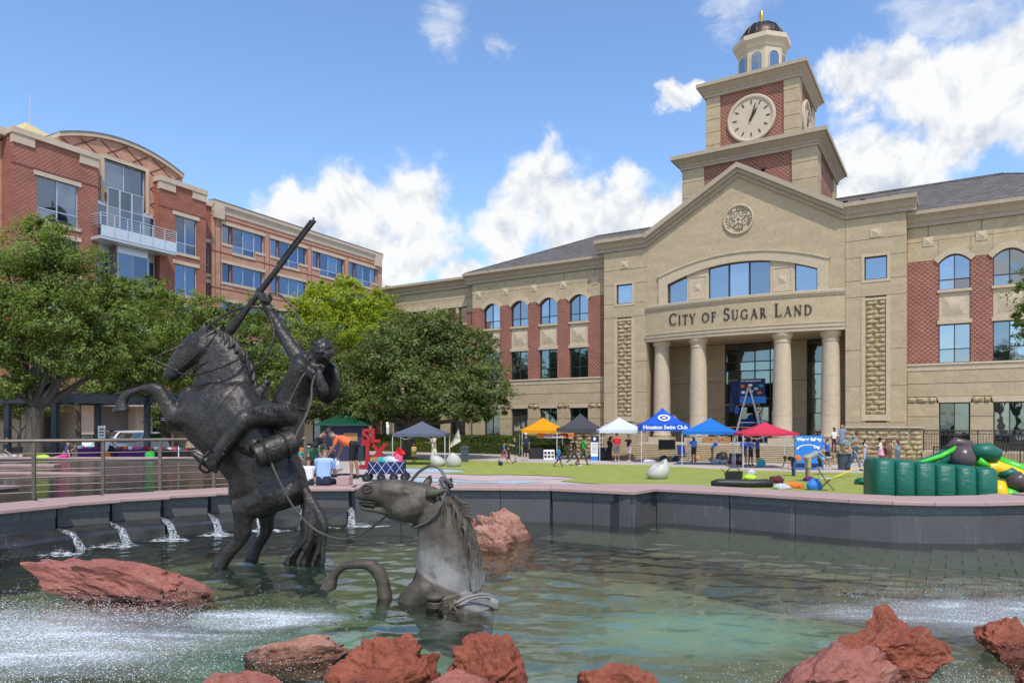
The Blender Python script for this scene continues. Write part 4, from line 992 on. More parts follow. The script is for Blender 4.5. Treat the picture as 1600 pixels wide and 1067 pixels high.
# far left recess and next wing
flat_wall(-20.6, -18.8, 4.2, 23.9, 0.0, 0.45, [(-20.2, -19.3, 17.2+4*k, 20.6+4*k) for k in (-2, -1, 0)], 'salmon_brick')
for k in (-2, -1, 0): ob_window(-20.2, -19.3, 17.2+4*k, 20.6+4*k, 0.25, 1, (0.28,))
MB().box(-30, -20.6, -0.4, 6, 4.2, 24.2).build('wall', 'salmon_brick', off); MB().box(-20.6, -18.8, 0.46, 6, 4.2, 24.0).build('wall', 'salmon_brick', off)
MB().box(-30, -18.8, -0.7, 6, 24.2, 24.75).build('cornice', 'precast', off)
MB().box(-20.5, 3, 7.0, 16, 24.0, 26.0).build('penthouse_wall', 'penthouse', off)
MB().add([(-14.5,7.0,24.5),(-3,7.0,24.5),(-3,16,24.5),(-14.5,16,24.5),(-12.5,9.2,29.6),(-6,9.2,28.2),(-6,14,28.2),(-12.5,14,29.6)], [(0,1,5,4),(1,2,6,5),(2,3,7,6),(3,0,4,7),(4,5,6,7)]).build('penthouse_roof', 'penthouse', off)
MB().tube([(-12, 9.5, 29.4), (-12, 9.5, 32.4)], 0.04, 5).build('antenna', 'mullion', off)
# ground floor arcade: stone piers, dark shopfronts, canopy
MB().box(-30, 26.1, 0.9, 1.2, 0, 4.2).build('shop_wall', 'dark_frame', off)
x = -30; k = 0
while x < 25.5:
    MB().box(x, x+1.5, -0.35 if x > 0 or x < -20 else -1.7, 0.9, 0, 4.2).build('stone_pier', 'precast', off, bevel=0.02)
    for i in range(3):
        window(x+1.5+0.62+i*1.25, 0.6, 0.2, 3.6, 0.7, off, cols=1, rows=(0.72,), glassm='green_glass', fr=0.05)
    x += 5.25; k += 1
MB().box(-30, 26.1, -2.6, 0.9, 3.75, 4.2).build('canopy', 'precast', off)
# ------------------------------------------------------------------ ground, lawn, pools
ZC, ZW = 0.93, 0.15               # coping top, pool water level
def sst(a, b, v):
    t = min(1, max(0, (v-a)/(b-a))); return t*t*(3-2*t)
def gh(X, Y):
    """the plaza falls gently from the fountain terrace on the left to the lawn"""
    ye = 34+max(0, -X-5)*1.2
    return 0.66*sst(0.8, -4.2, X)*(1-sst(23.5, ye, Y))*sst(14, 16, Y+abs(min(0, X))*0.3)
def gpt(x, y):
    """ground point seen at photo pixel"""
    z = 0.0
    for _ in range(30):
        p = on(x, y, z); z = 0.5*z+0.5*gh(p.x, p.y)
    return Vector((p.x, p.y, z))
FRONT = [(-9.9,7.0),(-9.5,9.0),(-9.15,10.6),(-8.72,12.1),(-8.25,12.98),(-7.73,13.79),(-7.05,14.45),(-6.05,15.4),(-4.95,15.95),(-3.71,16.3),
         (-1.42,16.3),(0.87,16.12),(2.6,15.21),(3.22,16.02),(4.6,15.15),(5.65,14.28),(6.45,13.62),(7.1,13.28),(7.78,13.1),(8.7,13.08),(9.6,13.25),(10.6,13.8),(11.5,13.9),(12.5,13.0),(12.9,10.0),(12.0,6.0),(9.0,3.4),(4.0,2.6),(-3.0,2.6),(-8.0,3.4)]
def inside(p, poly):
    c = False; n = len(poly); x, y = p
    for i in range(n):
        (x1, y1), (x2, y2) = poly[i], poly[(i+1) % n]
        if (y1 > y) != (y2 > y) and x < (x2-x1)*(y-y1)/(y2-y1)+x1: c = not c
    return c
def offset_poly(pts, d, closed=True):
    """move an outline outwards (the pool outline runs clockwise seen from above)"""
    out = []; n = len(pts)
    for i in range(n):
        a, b, c = Vector(pts[i-1] if closed or i > 0 else pts[i]), Vector(pts[i]), Vector(pts[(i+1) % n] if closed or i < n-1 else pts[i])
        t = (c-a).normalized(); nn = Vector((-t.y, t.x)); out.append((b.x+nn.x*d, b.y+nn.y*d))
    return out
BACK = offset_poly(FRONT, 1.12)
def ground_sheet():
    xs = [-700,-300,-120,-70]+[-50+i for i in range(101)]+[70,120,300,700]; ys = [-300,-100,-30]+[-10+i for i in range(101)]+[110,140,200,350,700]
    hole = offset_poly(FRONT, 0.5); v = []; f = []; idx = {}
    for j, y in enumerate(ys):
        for i, x in enumerate(xs): idx[i, j] = len(v); v.append((x, y, gh(x, y)-0.0))
    for j in range(len(ys)-1):
        for i in range(len(xs)-1):
            c = ((xs[i]+xs[i+1])/2, (ys[j]+ys[j+1])/2)
            if not inside(c, hole): f.append((idx[i,j], idx[i+1,j], idx[i+1,j+1], idx[i,j+1]))
    o = MB().add(v, f).build('ground', 'paving', None, smooth=True); tag(o, None, None, None, 'structure')
ground_sheet()
def draped(name, poly, mat, dz, kind='structure'):
    bm = bmesh.new(); vs = [bm.verts.new((x, y, 0)) for x, y in poly]
    bm.faces.new(vs); bmesh.ops.triangulate(bm, faces=bm.faces)
    x0, x1 = min(p[0] for p in poly), max(p[0] for p in poly); y0, y1 = min(p[1] for p in poly), max(p[1] for p in poly)
    for k in range(math.ceil(x0), math.floor(x1)+1): bmesh.ops.bisect_plane(bm, geom=bm.verts[:]+bm.edges[:]+bm.faces[:], plane_co=(k, 0, 0), plane_no=(1, 0, 0))
    for k in range(math.ceil(y0), math.floor(y1)+1): bmesh.ops.bisect_plane(bm, geom=bm.verts[:]+bm.edges[:]+bm.faces[:], plane_co=(0, k, 0), plane_no=(0, 1, 0))
    for w in bm.verts: w.co.z = gh(w.co.x, w.co.y)+dz
    bmesh.ops.recalc_face_normals(bm, faces=bm.faces)
    if sum(q.normal.z for q in bm.faces) < 0: bmesh.ops.reverse_faces(bm, faces=bm.faces)
    me = bpy.data.meshes.new(name); bm.to_mesh(me); bm.free(); me.materials.append(MAT[mat])
    o = bpy.data.objects.new(name, me); C.objects.link(o); o['kind'] = kind; return o
def g2(x, y): p = gpt(x, y); return (p.x, p.y)
LAWN = [g2(600,715.5), g2(700,718), g2(800,722), g2(880,724), g2(1010,727), g2(1120,733), g2(1210,736.5), g2(1300,738.5), g2(1400,740), g2(1600,742), (34, 24), (22, 18), (14, 15.9), (11.6, 15.3), (10.4, 14.9), (9.3, 14.5), (8.5, 14.4), (7.9, 14.4), (7.3, 14.7), (6.4, 15.3), (5.3, 16.1), (4.2, 16.9), (3.4, 17.6),
        g2(962,757.5), g2(920,755.5), g2(875,752), g2(893,749.5), g2(898,747.3), g2(880,745), g2(840,743), g2(790,742), g2(745,742.5), g2(700,740.5), g2(690,738.5), g2(730,737), g2(722,734.5), g2(690,732), g2(640,731), g2(612,729.5), g2(588,726)]
draped('lawn', LAWN, 'turf', 0.022)
draped('chalk_paving', [g2(570,731), g2(612,730), g2(640,731.5), g2(690,732.5), g2(722,735), g2(728,737), g2(688,739), g2(640,738.5), g2(570,738)], 'chalk_blue', 0.012)
draped('chalk_paving', [g2(575,742), g2(640,742), g2(700,741.5), g2(745,743.5), g2(830,744.5), g2(878,746), g2(893,748), g2(800,749.5), g2(700,748), g2(600,747.5)], 'chalk_pink', 0.010)
draped('chalk_paving', [g2(590,749), g2(700,749), g2(800,750.2), g2(850,752.5), g2(760,754.5), g2(640,754.5)], 'chalk_blue', 0.014)
draped('chalk_paving', [g2(700,756), g2(850,753.5), g2(900,755.5), g2(960,759), (2.9, 17.9), (0.9, 18.2), (-1.4, 18.2)], 'chalk_pink', 0.011)
# ---- pool basin
def polymesh(name, poly, z, mat, kind='structure'):
    bm = bmesh.new(); vs = [bm.verts.new((x, y, z)) for x, y in poly]; bm.faces.new(vs); bmesh.ops.triangulate(bm, faces=bm.faces)
    bmesh.ops.recalc_face_normals(bm, faces=bm.faces)
    if sum(q.normal.z for q in bm.faces) < 0: bmesh.ops.reverse_faces(bm, faces=bm.faces)
    me = bpy.data.meshes.new(name); bm.to_mesh(me); bm.free(); me.materials.append(MAT[mat])
    o = bpy.data.objects.new(name, me); C.objects.link(o)
    if kind: o['kind'] = kind
    return o
def pool_materials():
    # basin floor: small dark tiles, paler turquoise patches with ragged edges
    m, t, b = principled('basin_floor', (0.03, 0.05, 0.045), 0.5, 0, 0.3)
    v = t.node('ShaderNodeTexCoord').outputs['Object']
    br = t.node('ShaderNodeTexBrick', ins={'Vector': v, 'Scale': 1.0, 'Mortar Size': 0.01, 'Brick Width': 0.3, 'Row Height': 0.3, 'Color1': (0.20, 0.21, 0.155, 1), 'Color2': (0.235, 0.24, 0.175, 1), 'Mortar': (0.18, 0.19, 0.14, 1)}, offset=0.0)
    n = t.noise(v, 0.8, 5, 0.6)
    c = t.mix(t.sstep(n, 0.42, 0.66), br.outputs[0], (0.16, 0.19, 0.115))
    s = t.node('ShaderNodeSeparateXYZ', ins={0: v})
    def blob(cx, cy, rx, ry):
        a = t.math('DIVIDE', t.math('SUBTRACT', s.outputs[0], cx), rx); q = t.math('DIVIDE', t.math('SUBTRACT', s.outputs[1], cy), ry)
        r = t.math('SQRT', t.math('ADD', t.math('MULTIPLY', a, a), t.math('MULTIPLY', q, q)))
        return t.math('SUBTRACT', 1.0, t.sstep(t.math('ADD', r, t.math('MULTIPLY', t.math('SUBTRACT', n, 0.5), 0.9)), 0.35, 1.15))
    k = t.math('MAXIMUM', t.math('MAXIMUM', blob(-2.1, 8.2, 1.9, 1.5), blob(2.6, 9.6, 2.2, 1.3)), blob(0.4, 6.2, 2.6, 1.0))
    c = t.mix(t.math('MULTIPLY', k, 0.8), c, (0.33, 0.58, 0.52)); t.l.new(c, b.inputs['Base Color'])
    # water skin: fresnel mirror over a clear tinted body, wind ripple and jet wash; foam where jets fall, with a painted sheen of mist
    m = bpy.data.materials.new('pool_water'); m.use_nodes = True; t = NT(m.node_tree); MAT['pool_water'] = m
    v = t.node('ShaderNodeTexCoord').outputs['Object']; s = t.node('ShaderNodeSeparateXYZ', ins={0: v})
    st = t.node('ShaderNodeMapping', ins={'Vector': v, 'Scale': (1.0, 2.0, 1)}).outputs[0]
    n2 = t.noise(st, 9, 2, 0.5, 0.4); n3 = t.noise(v, 40, 3, 0.6)
    def region(cx, cy, rx, ry, soft=1.1):
        a = t.math('DIVIDE', t.math('SUBTRACT', s.outputs[0], cx), rx); q = t.math('DIVIDE', t.math('SUBTRACT', s.outputs[1], cy), ry)
        r = t.math('SQRT', t.math('ADD', t.math('MULTIPLY', a, a), t.math('MULTIPLY', q, q)))
        return t.math('SUBTRACT', 1.0, t.sstep(r, 0.25, soft))
    jets = t.math('MAXIMUM', t.math('MAXIMUM', region(-5.4, 7.2, 3.9, 1.7), region(6.6, 8.2, 4.6, 1.25)), t.math('MAXIMUM', region(-2.9, 8.0, 1.3, 0.7), region(3.2, 5.6, 1.2, 0.8)))
    falls = None
    for (fx, fy) in FALLS:
        r = region(fx+0.55, fy-0.8, 0.9, 0.42); falls = r if falls is None else t.math('MAXIMUM', falls, r)
    shallow = region(7.5, 12.0, 4.0, 2.2)
    amp = t.math('MULTIPLY_ADD', shallow, -0.62, 1.0)
    h = t.math('ADD', t.math('MULTIPLY', n2, 0.35), t.math('MULTIPLY', n3, t.math('MULTIPLY', jets, 0.35)))
    bn = t.node('ShaderNodeBump', ins={'Strength': t.math('MULTIPLY', amp, 0.3), 'Distance': 0.02, 'Height': h})
    gl = t.node('ShaderNodeBsdfGlossy', ins={'Color': (0.95, 0.97, 0.98, 1), 'Roughness': 0.04, 'Normal': bn.outputs[0]})
    rf = t.node('ShaderNodeBsdfRefraction', ins={'Color': (0.72, 0.80, 0.74, 1), 'IOR': 1.33, 'Roughness': 0.0, 'Normal': bn.outputs[0]})
    tr = t.node('ShaderNodeBsdfTransparent', ins={'Color': (0.80, 0.88, 0.80, 1)})
    fr = t.node('ShaderNodeFresnel', ins={'IOR': 1.46, 'Normal': bn.outputs[0]})
    body = t.node('ShaderNodeMixShader', ins={0: 0.85}); t.l.new(rf.outputs[0], body.inputs[1]); t.l.new(tr.outputs[0], body.inputs[2])
    ms = t.node('ShaderNodeMixShader', ins={0: t.math('MULTIPLY', fr.outputs[0], 1.0, clamp=True)}); t.l.new(body.outputs[0], ms.inputs[1]); t.l.new(gl.outputs[0], ms.inputs[2])
    sv = t.node('ShaderNodeMapping', ins={'Vector': v, 'Scale': (0.55, 2.2, 1), 'Rotation': (0, 0, 0.10)}).outputs[0]
    big = t.noise(sv, 1.1, 5, 0.6, 0.8); fine = t.noise(v, 38, 5, 0.72)
    fo = t.math('ADD', t.math('MULTIPLY', jets, 0.62), t.math('ADD', t.math('MULTIPLY', t.math('SUBTRACT', big, 0.5), 1.5), t.math('MULTIPLY', t.math('SUBTRACT', fine, 0.5), 1.9)))
    foam = t.math('MULTIPLY', t.sstep(fo, 0.42, 0.95), t.sstep(jets, 0.02, 0.3))
    ff = t.math('MULTIPLY', t.sstep(t.math('ADD', falls, t.math('MULTIPLY', t.math('SUBTRACT', t.noise(v, 9, 6, 0.7), 0.5), 2.4)), 0.80, 1.25), t.sstep(falls, 0.02, 0.2))
    mist_sheen = t.math('MULTIPLY', t.sstep(t.math('ADD', t.math('MULTIPLY', jets, 0.9), t.math('MULTIPLY', t.math('SUBTRACT', big, 0.5), 1.1)), 0.15, 1.0), 0.34)  # pale grey wash painted into the water colour for spray mist sheen
    foam = t.math('MULTIPLY', t.math('MAXIMUM', t.math('MAXIMUM', foam, ff), mist_sheen), 0.85)
    df = t.node('ShaderNodeBsdfDiffuse', ins={'Color': (0.66, 0.70, 0.73, 1)})
    m2 = t.node('ShaderNodeMixShader', ins={0: foam}); t.l.new(ms.outputs[0], m2.inputs[1]); t.l.new(df.outputs[0], m2.inputs[2])
    t.l.new(m2.outputs[0], t.n['Material Output'].inputs[0])
    # shallow sheet on the upper terrace
    m, t, b = principled('sheet_water', (0.020, 0.022, 0.022), 0.04, 0, 0.5)
    v = t.node('ShaderNodeTexCoord').outputs['Object']; st = t.node('ShaderNodeMapping', ins={'Vector': v, 'Scale': (0.8, 2.0, 1)}).outputs[0]
    bn = t.node('ShaderNodeBump', ins={'Strength': 0.25, 'Distance': 0.03, 'Height': t.noise(st, 5, 4, 0.6)}); t.l.new(bn.outputs[0], b.inputs['Normal'])
FALLS = []
def along(px_x):
    """plan point of the coping front edge seen at photo column px_x (left wall)"""
    best = None
    for i in range(2, 11):
        (x1, y1), (x2, y2) = FRONT[i], FRONT[i+1]
        for k in range(40):
            X, Y = x1+(x2-x1)*k/40, y1+(y2-y1)*k/40; e = abs(CX+FPX*X/Y-px_x)
            if best is None or e < best[0]: best = (e, X, Y)
    return Vector((best[1], best[2]))
SLOTS = [along(q) for q in (88, 172, 252, 326, 398, 472, 548)]
SLOTS = [Vector((-9.1, 10.9)), ]+SLOTS
FALLS = [(p.x, p.y) for p in SLOTS[1:]]
pool_materials()
polymesh('pool_floor', FRONT, -0.45, 'basin_floor')
def water_surface():
    # wind ripples and jet wash as real relief
    rg = np.random.default_rng(5); xs = np.arange(-10.0, 13.0, 0.055); ys = np.concatenate([np.arange(2.6, 9.0, 0.045), np.arange(9.0, 16.6, 0.06)])
    X, Y = np.meshgrid(xs, ys); Z = np.zeros_like(X)
    for k in range(64):
        lam = rg.choice([0.17, 0.22, 0.28, 0.38, 0.55, 0.8])*rg.uniform(0.8, 1.2); a = math.radians(rg.normal(88, 30) if k % 4 else rg.uniform(0, 360)); q = 2*math.pi/lam
        env = 0.55+0.45*np.sin(X*rg.uniform(0.3, 1.3)+rg.uniform(0, 6))*np.sin(Y*rg.uniform(0.3, 1.3)+rg.uniform(0, 6))
        Z += env*np.sin(q*(X*math.cos(a)+Y*math.sin(a))+rg.uniform(0, 6.28)+0.9*np.sin(X*rg.uniform(0.5, 1.6)+Y*rg.uniform(0.5, 1.6)))*(WAVE/q)
    calm = 1-0.72/(1+np.exp(-(X+1.4*Y-21.5)*1.3))
    for cx, cy in ((-3.4, 11.2), (-2.5, 9.2), (-0.9, 9.2), (-3.8, 12.2)):
        r = np.hypot(X-cx, Y-cy); Z += 0.0035*np.sin(r*14)*np.exp(-r*0.9)
    Z = Z*calm+ZW
    n, m = Z.shape; v = np.stack([X, Y, Z], -1).reshape(-1, 3)
    cx = (X[:-1, :-1]+X[1:, 1:])/2; cy = (Y[:-1, :-1]+Y[1:, 1:])/2; big = offset_poly(FRONT, 0.12); keep = np.zeros(cx.shape, bool); k = len(big)
    for i in range(k):
        (x1, y1), (x2, y2) = big[i], big[(i+1) % k]
        if y1 == y2: continue
        keep ^= ((y1 > cy) != (y2 > cy)) & (cx < (x2-x1)*(cy-y1)/(y2-y1)+x1)
    J, I = np.nonzero(keep); a = J*m+I; q = np.stack([a, a+1, a+m+1, a+m], 1).astype(np.int32)
    me = bpy.data.meshes.new('water'); me.vertices.add(len(v)); me.vertices.foreach_set('co', v.ravel()); me.loops.add(q.size); me.loops.foreach_set('vertex_index', q.ravel())
    me.polygons.add(len(q)); me.polygons.foreach_set('loop_start', np.arange(0, q.size, 4, dtype=np.int32)); me.update(calc_edges=True); me.validate()
    me.polygons.foreach_set('use_smooth', [True]*len(me.polygons)); me.materials.append(MAT['pool_water'])
    o = bpy.data.objects.new('water', me); C.objects.link(o); o['kind'] = 'structure'
WAVE = 0.0175
water_surface()
# shallow shelf of big tiles on the right
shelf = thing('pool_shelf', 'shallow submerged shelf of large grey tiles at the right of the pool', 'pool shelf')
SH = [(on(830,845,ZW-0.05).x, on(830,845,ZW-0.05).y)]+[(on(a,b,ZW-0.05).x, on(a,b,ZW-0.05).y) for a, b in ((945,855),(1000,861),(1100,880),(1200,898),(1340,917),(1480,938),(1640,965))]+[(12.3, 8.6), (12.6, 12.9), (11.4,13.7), (10.6,13.6), (9.6, 13.1), (8.7, 12.95), (7.78, 12.97), (7.1, 13.1), (6.45, 13.45), (5.65, 14.1), (4.6, 14.95), (3.3, 15.8), (2.6, 15.0), (0.9, 15.95)]
MB().prism_z(SH, -0.44, ZW-0.09).build('shelf_bed', 'black_granite', shelf)
ca, sa = math.cos(HALL_RZ), math.sin(HALL_RZ)
tile0 = None; cnt = 0
for i in range(-40, 40):
    for j in range(-10, 60):
        u, w = i*0.46+(0.23 if j % 2 else 0), j*0.46; X, Y = 6+u*ca-(w-8)*sa, 9+u*sa+(w-8)*ca
        if inside((X, Y), SH) and Y > 9.4 and cnt < 290 and all(inside((X+a, Y+b), SH) for a, b in ((0.28,0.1),(-0.28,0.1),(0,0.3),(0,-0.3))):
            if tile0 is None:
                tile0 = MB().box(-0.222, 0.222, -0.222, 0.222, -0.04, 0).build('tile', 'pool_tile', shelf, bevel=0.006); o = tile0
            else: o = tile0.copy(); C.objects.link(o)
            o.location = (X, Y, ZW-0.05+random.uniform(-0.004, 0.004)); o.rotation_euler = (0, 0, HALL_RZ); cnt += 1
# walls: separate granite panels with overlapping coping on the left, one continuous curve at the back
wall = thing('fountain_wall', 'dark granite fountain wall with pink coping round the pool', 'wall')
def wall_panel(a, b, name_p, gap=0.05, apron=True, lift=0.0):
    a, b = Vector(a), Vector(b); t = (b-a).normalized(); n = Vector((-t.y, t.x))
    if apron: b = b-n*0.16; t = (b-a).normalized(); n = Vector((-t.y, t.x))
    a2, b2 = a+t*gap, b-t*gap
    def pl(p, d): q = p+n*d; return (q.x, q.y)
    MB().prism_z([pl(a2, 0.10), pl(b2, 0.10), pl(b2, 0.6), pl(a2, 0.6)], -0.45, ZC-0.075).build(name_p, 'black_granite', wall, bevel=0.01)
    MB().prism_z([pl(a2, 0.085), pl(b2, 0.085), pl(b2, 0.12), pl(a2, 0.12)], ZC-0.24, ZC-0.08).build('tile_band', 'granite_tile', wall)
    MB().prism_z([pl(a2, 0.35), pl(b+t*gap*2, 0.35), pl(b+t*gap*2, 0.7), pl(a2, 0.7)], -0.45, ZC-0.09).build('slot_back', 'black_granite', wall)
    e = 0.12 if apron else 0.0
    MB().prism_z([pl(a-t*0.0, -0.03), pl(b+t*0.10*apron, -0.03-0.03*apron), pl(b+t*0.10*apron, 1.12), pl(a, 1.12)], ZC-0.075, ZC+lift).build('coping_slab', 'pink_granite', wall, bevel=0.012)
    if apron:
        R = []
        for p in (a2, b2): R.append([(*pl(p, 0.2), -0.45), (*pl(p, -0.46), -0.45), (*pl(p, -0.40), 0.33), (*pl(p, -0.34), 0.39), (*pl(p, 0.2), 0.50)])
        MB().rings(R).build('wall_apron', 'wet_granite', wall)
for i in range(len(SLOTS)-1): wall_panel(SLOTS[i], SLOTS[i+1], 'granite_panel', lift=0.004*(i % 2))
# back curve
bk = [SLOTS[-1]]+[Vector(p) for p in FRONT[10:26]]
for i in range(len(bk)-1):
    a, b = bk[i], bk[i+1]; L = (b-a).length; n = max(1, round(L/1.1))
    for k in range(n):
        p, q = a.lerp(b, k/n), a.lerp(b, (k+1)/n); t = (q-p).normalized()
        A = Vector(offset_poly(FRONT, 1.12)[10]) if False else None
        wall_panel(p, q, 'granite_panel', gap=0.004, apron=False, lift=0.0012*((i*3+k) % 11))
NOTCH = [(0.87,16.12),(2.6,15.21),(3.22,16.02),(4.6,15.15),(5.4,16.15),(4.0,17.2),(1.0,17.3)]
MB().prism_z(NOTCH, ZC-0.07, ZC-0.006).build('coping_slab', 'pink_granite', wall)
MB().prism_z([(0.9,16.3),(2.55,15.4),(3.2,16.2),(4.6,15.35),(5.3,16.1),(4.0,17.1),(1.0,17.2)], -0.4, ZC-0.08).build('wall_core', 'black_granite', wall)
fl = []
for i, p in enumerate(SLOTS[1:]):
    q = p; tg = (SLOTS[min(i+2, len(SLOTS)-1)]-SLOTS[i]).normalized(); d = Vector((tg.y, -tg.x))
    side = Vector((-d.y, d.x))
    m = MB(); R = []
    for k, (dist, z, w) in enumerate([(0.0, 0.47, 0.05), (0.30, 0.435, 0.06), (0.48, 0.40, 0.065), (0.60, 0.30, 0.07), (0.68, 0.20, 0.08), (0.76, 0.14, 0.11), (0.90, 0.125, 0.15)]):
        c = q+d*dist; ring = []
        for j in range(9):
            s_ = -1+2*j/8; o = c+side*(w*s_); ring.append((o.x+random.uniform(-.012,.012), o.y+random.uniform(-.012,.012), z+0.022*(1-s_*s_)+random.uniform(-0.012, 0.012)))
        for j in range(8, -1, -1):
            s_ = -1+2*j/8; o = c+side*(w*s_); ring.append((o.x, o.y, z-0.03))
        R.append(ring)
    m.rings(R); fl.append((m, i))
principled('white_water', (0.62, 0.66, 0.69), 0.35, 0, 0.5); ww = NT(MAT['white_water'].node_tree); wn = ww.noise(ww.node('ShaderNodeMapping', ins={'Vector': ww.node('ShaderNodeTexCoord').outputs['Object'], 'Scale': (16, 16, 3)}).outputs[0], 1.6, 4, 0.6); ww.l.new(ww.math('MULTIPLY', ww.sstep(wn, 0.42, 0.66), 0.62), ww.n['Principled BSDF'].inputs['Alpha'])
SPL = ['first wall slot from the left edge', 'second wall slot from the left edge', 'third wall slot from the left edge', 'slot just left of the rearing horse', 'slot behind the rearing horse', "slot behind the rearing horse's tail", 'slot behind the swimming horse muzzle']
for m, i in fl: tag(m.build('water_spill', 'white_water', None, smooth=True), 'water spilling from the '+SPL[i], 'waterfall', 'spills below the fountain wall')
# ---- upper terrace on the left: shallow sheet of water with granite ledges
up_back = [Vector(p) for p in offset_poly(FRONT, 1.14)]
TER = [(-30, 12.0), (-10.3, 12.0), (-9.75, 12.9), (-9.2, 13.75), (-8.6, 14.5), (-7.85, 15.25), (-6.7, 16.4), (-6.3, 16.9), (-6.6, 20.0), (-9.0, 26.0), (-11.5, 30.0), (-34, 30.0)]
polymesh('terrace_water', TER, ZC-0.05, 'sheet_water')
MB().prism_z(TER, -0.2, ZC-0.11).build('terrace_bed', 'wet_granite', None)['kind'] = 'structure'
def ledge(pts, w, z, label, mat='pink_granite'):
    a = [Vector(p) for p in pts]; L = []; Rr = []
    for i, p in enumerate(a):
        t = (a[min(i+1, len(a)-1)]-a[max(i-1, 0)]).normalized(); n = Vector((-t.y, t.x)); L.append((p.x, p.y)); Rr.append((p.x+n.x*w, p.y+n.y*w))
    m = MB()
    e = thing('granite_ledge', label, 'ledge')
    MB().prism_z(L+Rr[::-1], -0.1, z-0.06).build('ledge_base', 'wet_granite', e); MB().prism_z(L+Rr[::-1], z-0.06, z).build('ledge_top', mat, e, bevel=0.01)
ledge([(-34, 29.4), (-20, 29.6), (-11.7, 29.6), (-9.3, 26.2), (-6.9, 20.4)], 0.95, ZC+0.06, 'long pink granite ledge at the far edge of the terrace water')
ledge([(-22, 21.0), (-15.5, 21.6), (-12.6, 21.2)], 0.5, ZC-0.02, 'low pink ledge in the middle of the terrace water')
ledge([(-17, 15.6), (-12.9, 15.8), (-11.35, 15.5)], 0.7, ZC+0.05, 'short pink ledge behind the railing at the left edge')
ledge([(-26, 25.0), (-16.5, 25.6)], 0.5, ZC+0.0, 'narrow ledge nearer the seated swimmers in the terrace water')
# railing behind the coping
rail = thing('terrace_railing', 'long bronze coloured metal railing with thin bars behind the left coping', 'railing')
RP = [Vector((-12.6, 10.6)), Vector((-11.0, 12.2)), Vector((-9.95, 13.55)), Vector((-8.95, 14.75)), Vector((-7.5, 16.1)), Vector((-6.2, 17.0)), Vector((-5.2, 17.45))]
RP = [px(-90, 776, 13.6), px(53, 773, 14.4), px(161, 770, 15.0), px(250, 766.5, 15.6), px(334, 764, 16.2), px(420, 762, 16.7), px(477, 760, 17.0)]
RP = [Vector((p.x, p.y, ZC-0.02)) for p in RP]
MB().tube([p+Vector((0, 0, 1.12)) for p in RP], 0.036, 8).build('top_rail', 'rust_rail', rail)
for h in (0.86, 0.70, 0.54, 0.38, 0.22, 0.08): MB().tube([p+Vector((0, 0, h)) for p in RP], 0.011, 5).build('bar', 'rust_rail', rail)
for p in RP: MB().box(p.x-0.035, p.x+0.035, p.y-0.02, p.y+0.02, p.z-0.1, p.z+1.1).build('post', 'rust_rail', rail)
# ------------------------------------------------------------------ trees and hedges
foliage('oak_leaf', (0.042, 0.072, 0.018), (0.245, 0.305, 0.088), 0.48)
foliage('oak_leaf_light', (0.062, 0.108, 0.022), (0.295, 0.375, 0.082), 0.5)
foliage('lime_leaf', (0.13, 0.22, 0.014), (0.50, 0.56, 0.035), 0.5)
foliage('hedge_leaf', (0.028, 0.052, 0.010), (0.14, 0.19, 0.03), 0.35)
varied('bark', (0.095, 0.078, 0.062), 0.95, 0.4, 5, 0.9, 16, stretch=(1, 1, 0.25))
def leaf_mesh(name, pts, nrm, size, mat, parent, jitter=0.35):
    """one small folded leaf spray per point"""
    n = len(pts); rng = RNG
    up = nrm+rng.normal(0, jitter, (n, 3)); up /= np.linalg.norm(up, axis=1)[:, None]+1e-9
    r = rng.normal(0, 1, (n, 3)); a = np.cross(up, r); a /= np.linalg.norm(a, axis=1)[:, None]+1e-9; b = np.cross(up, a)
    sz = size*rng.uniform(0.55, 1.35, n)[:, None]; w = sz*rng.uniform(0.35, 0.6, n)[:, None]
    v = np.stack([pts-a*sz*0.5, pts-b*w*0.5+up*sz*0.10, pts+a*sz*0.5, pts+b*w*0.5+up*sz*0.10], 1).reshape(-1, 3)
    me = bpy.data.meshes.new(name); me.vertices.add(4*n); me.vertices.foreach_set('co', v.ravel())
    me.loops.add(4*n); me.loops.foreach_set('vertex_index', np.arange(4*n, dtype=np.int32))
    me.polygons.add(n); me.polygons.foreach_set('loop_start', np.arange(0, 4*n, 4, dtype=np.int32))
    try: me.polygons.foreach_set('loop_total', np.full(n, 4, dtype=np.int32))
    except Exception: pass
    me.update(calc_edges=True); me.validate(); me.materials.append(MAT[mat])
    o = bpy.data.objects.new(name, me); C.objects.link(o); o.parent = parent; return o
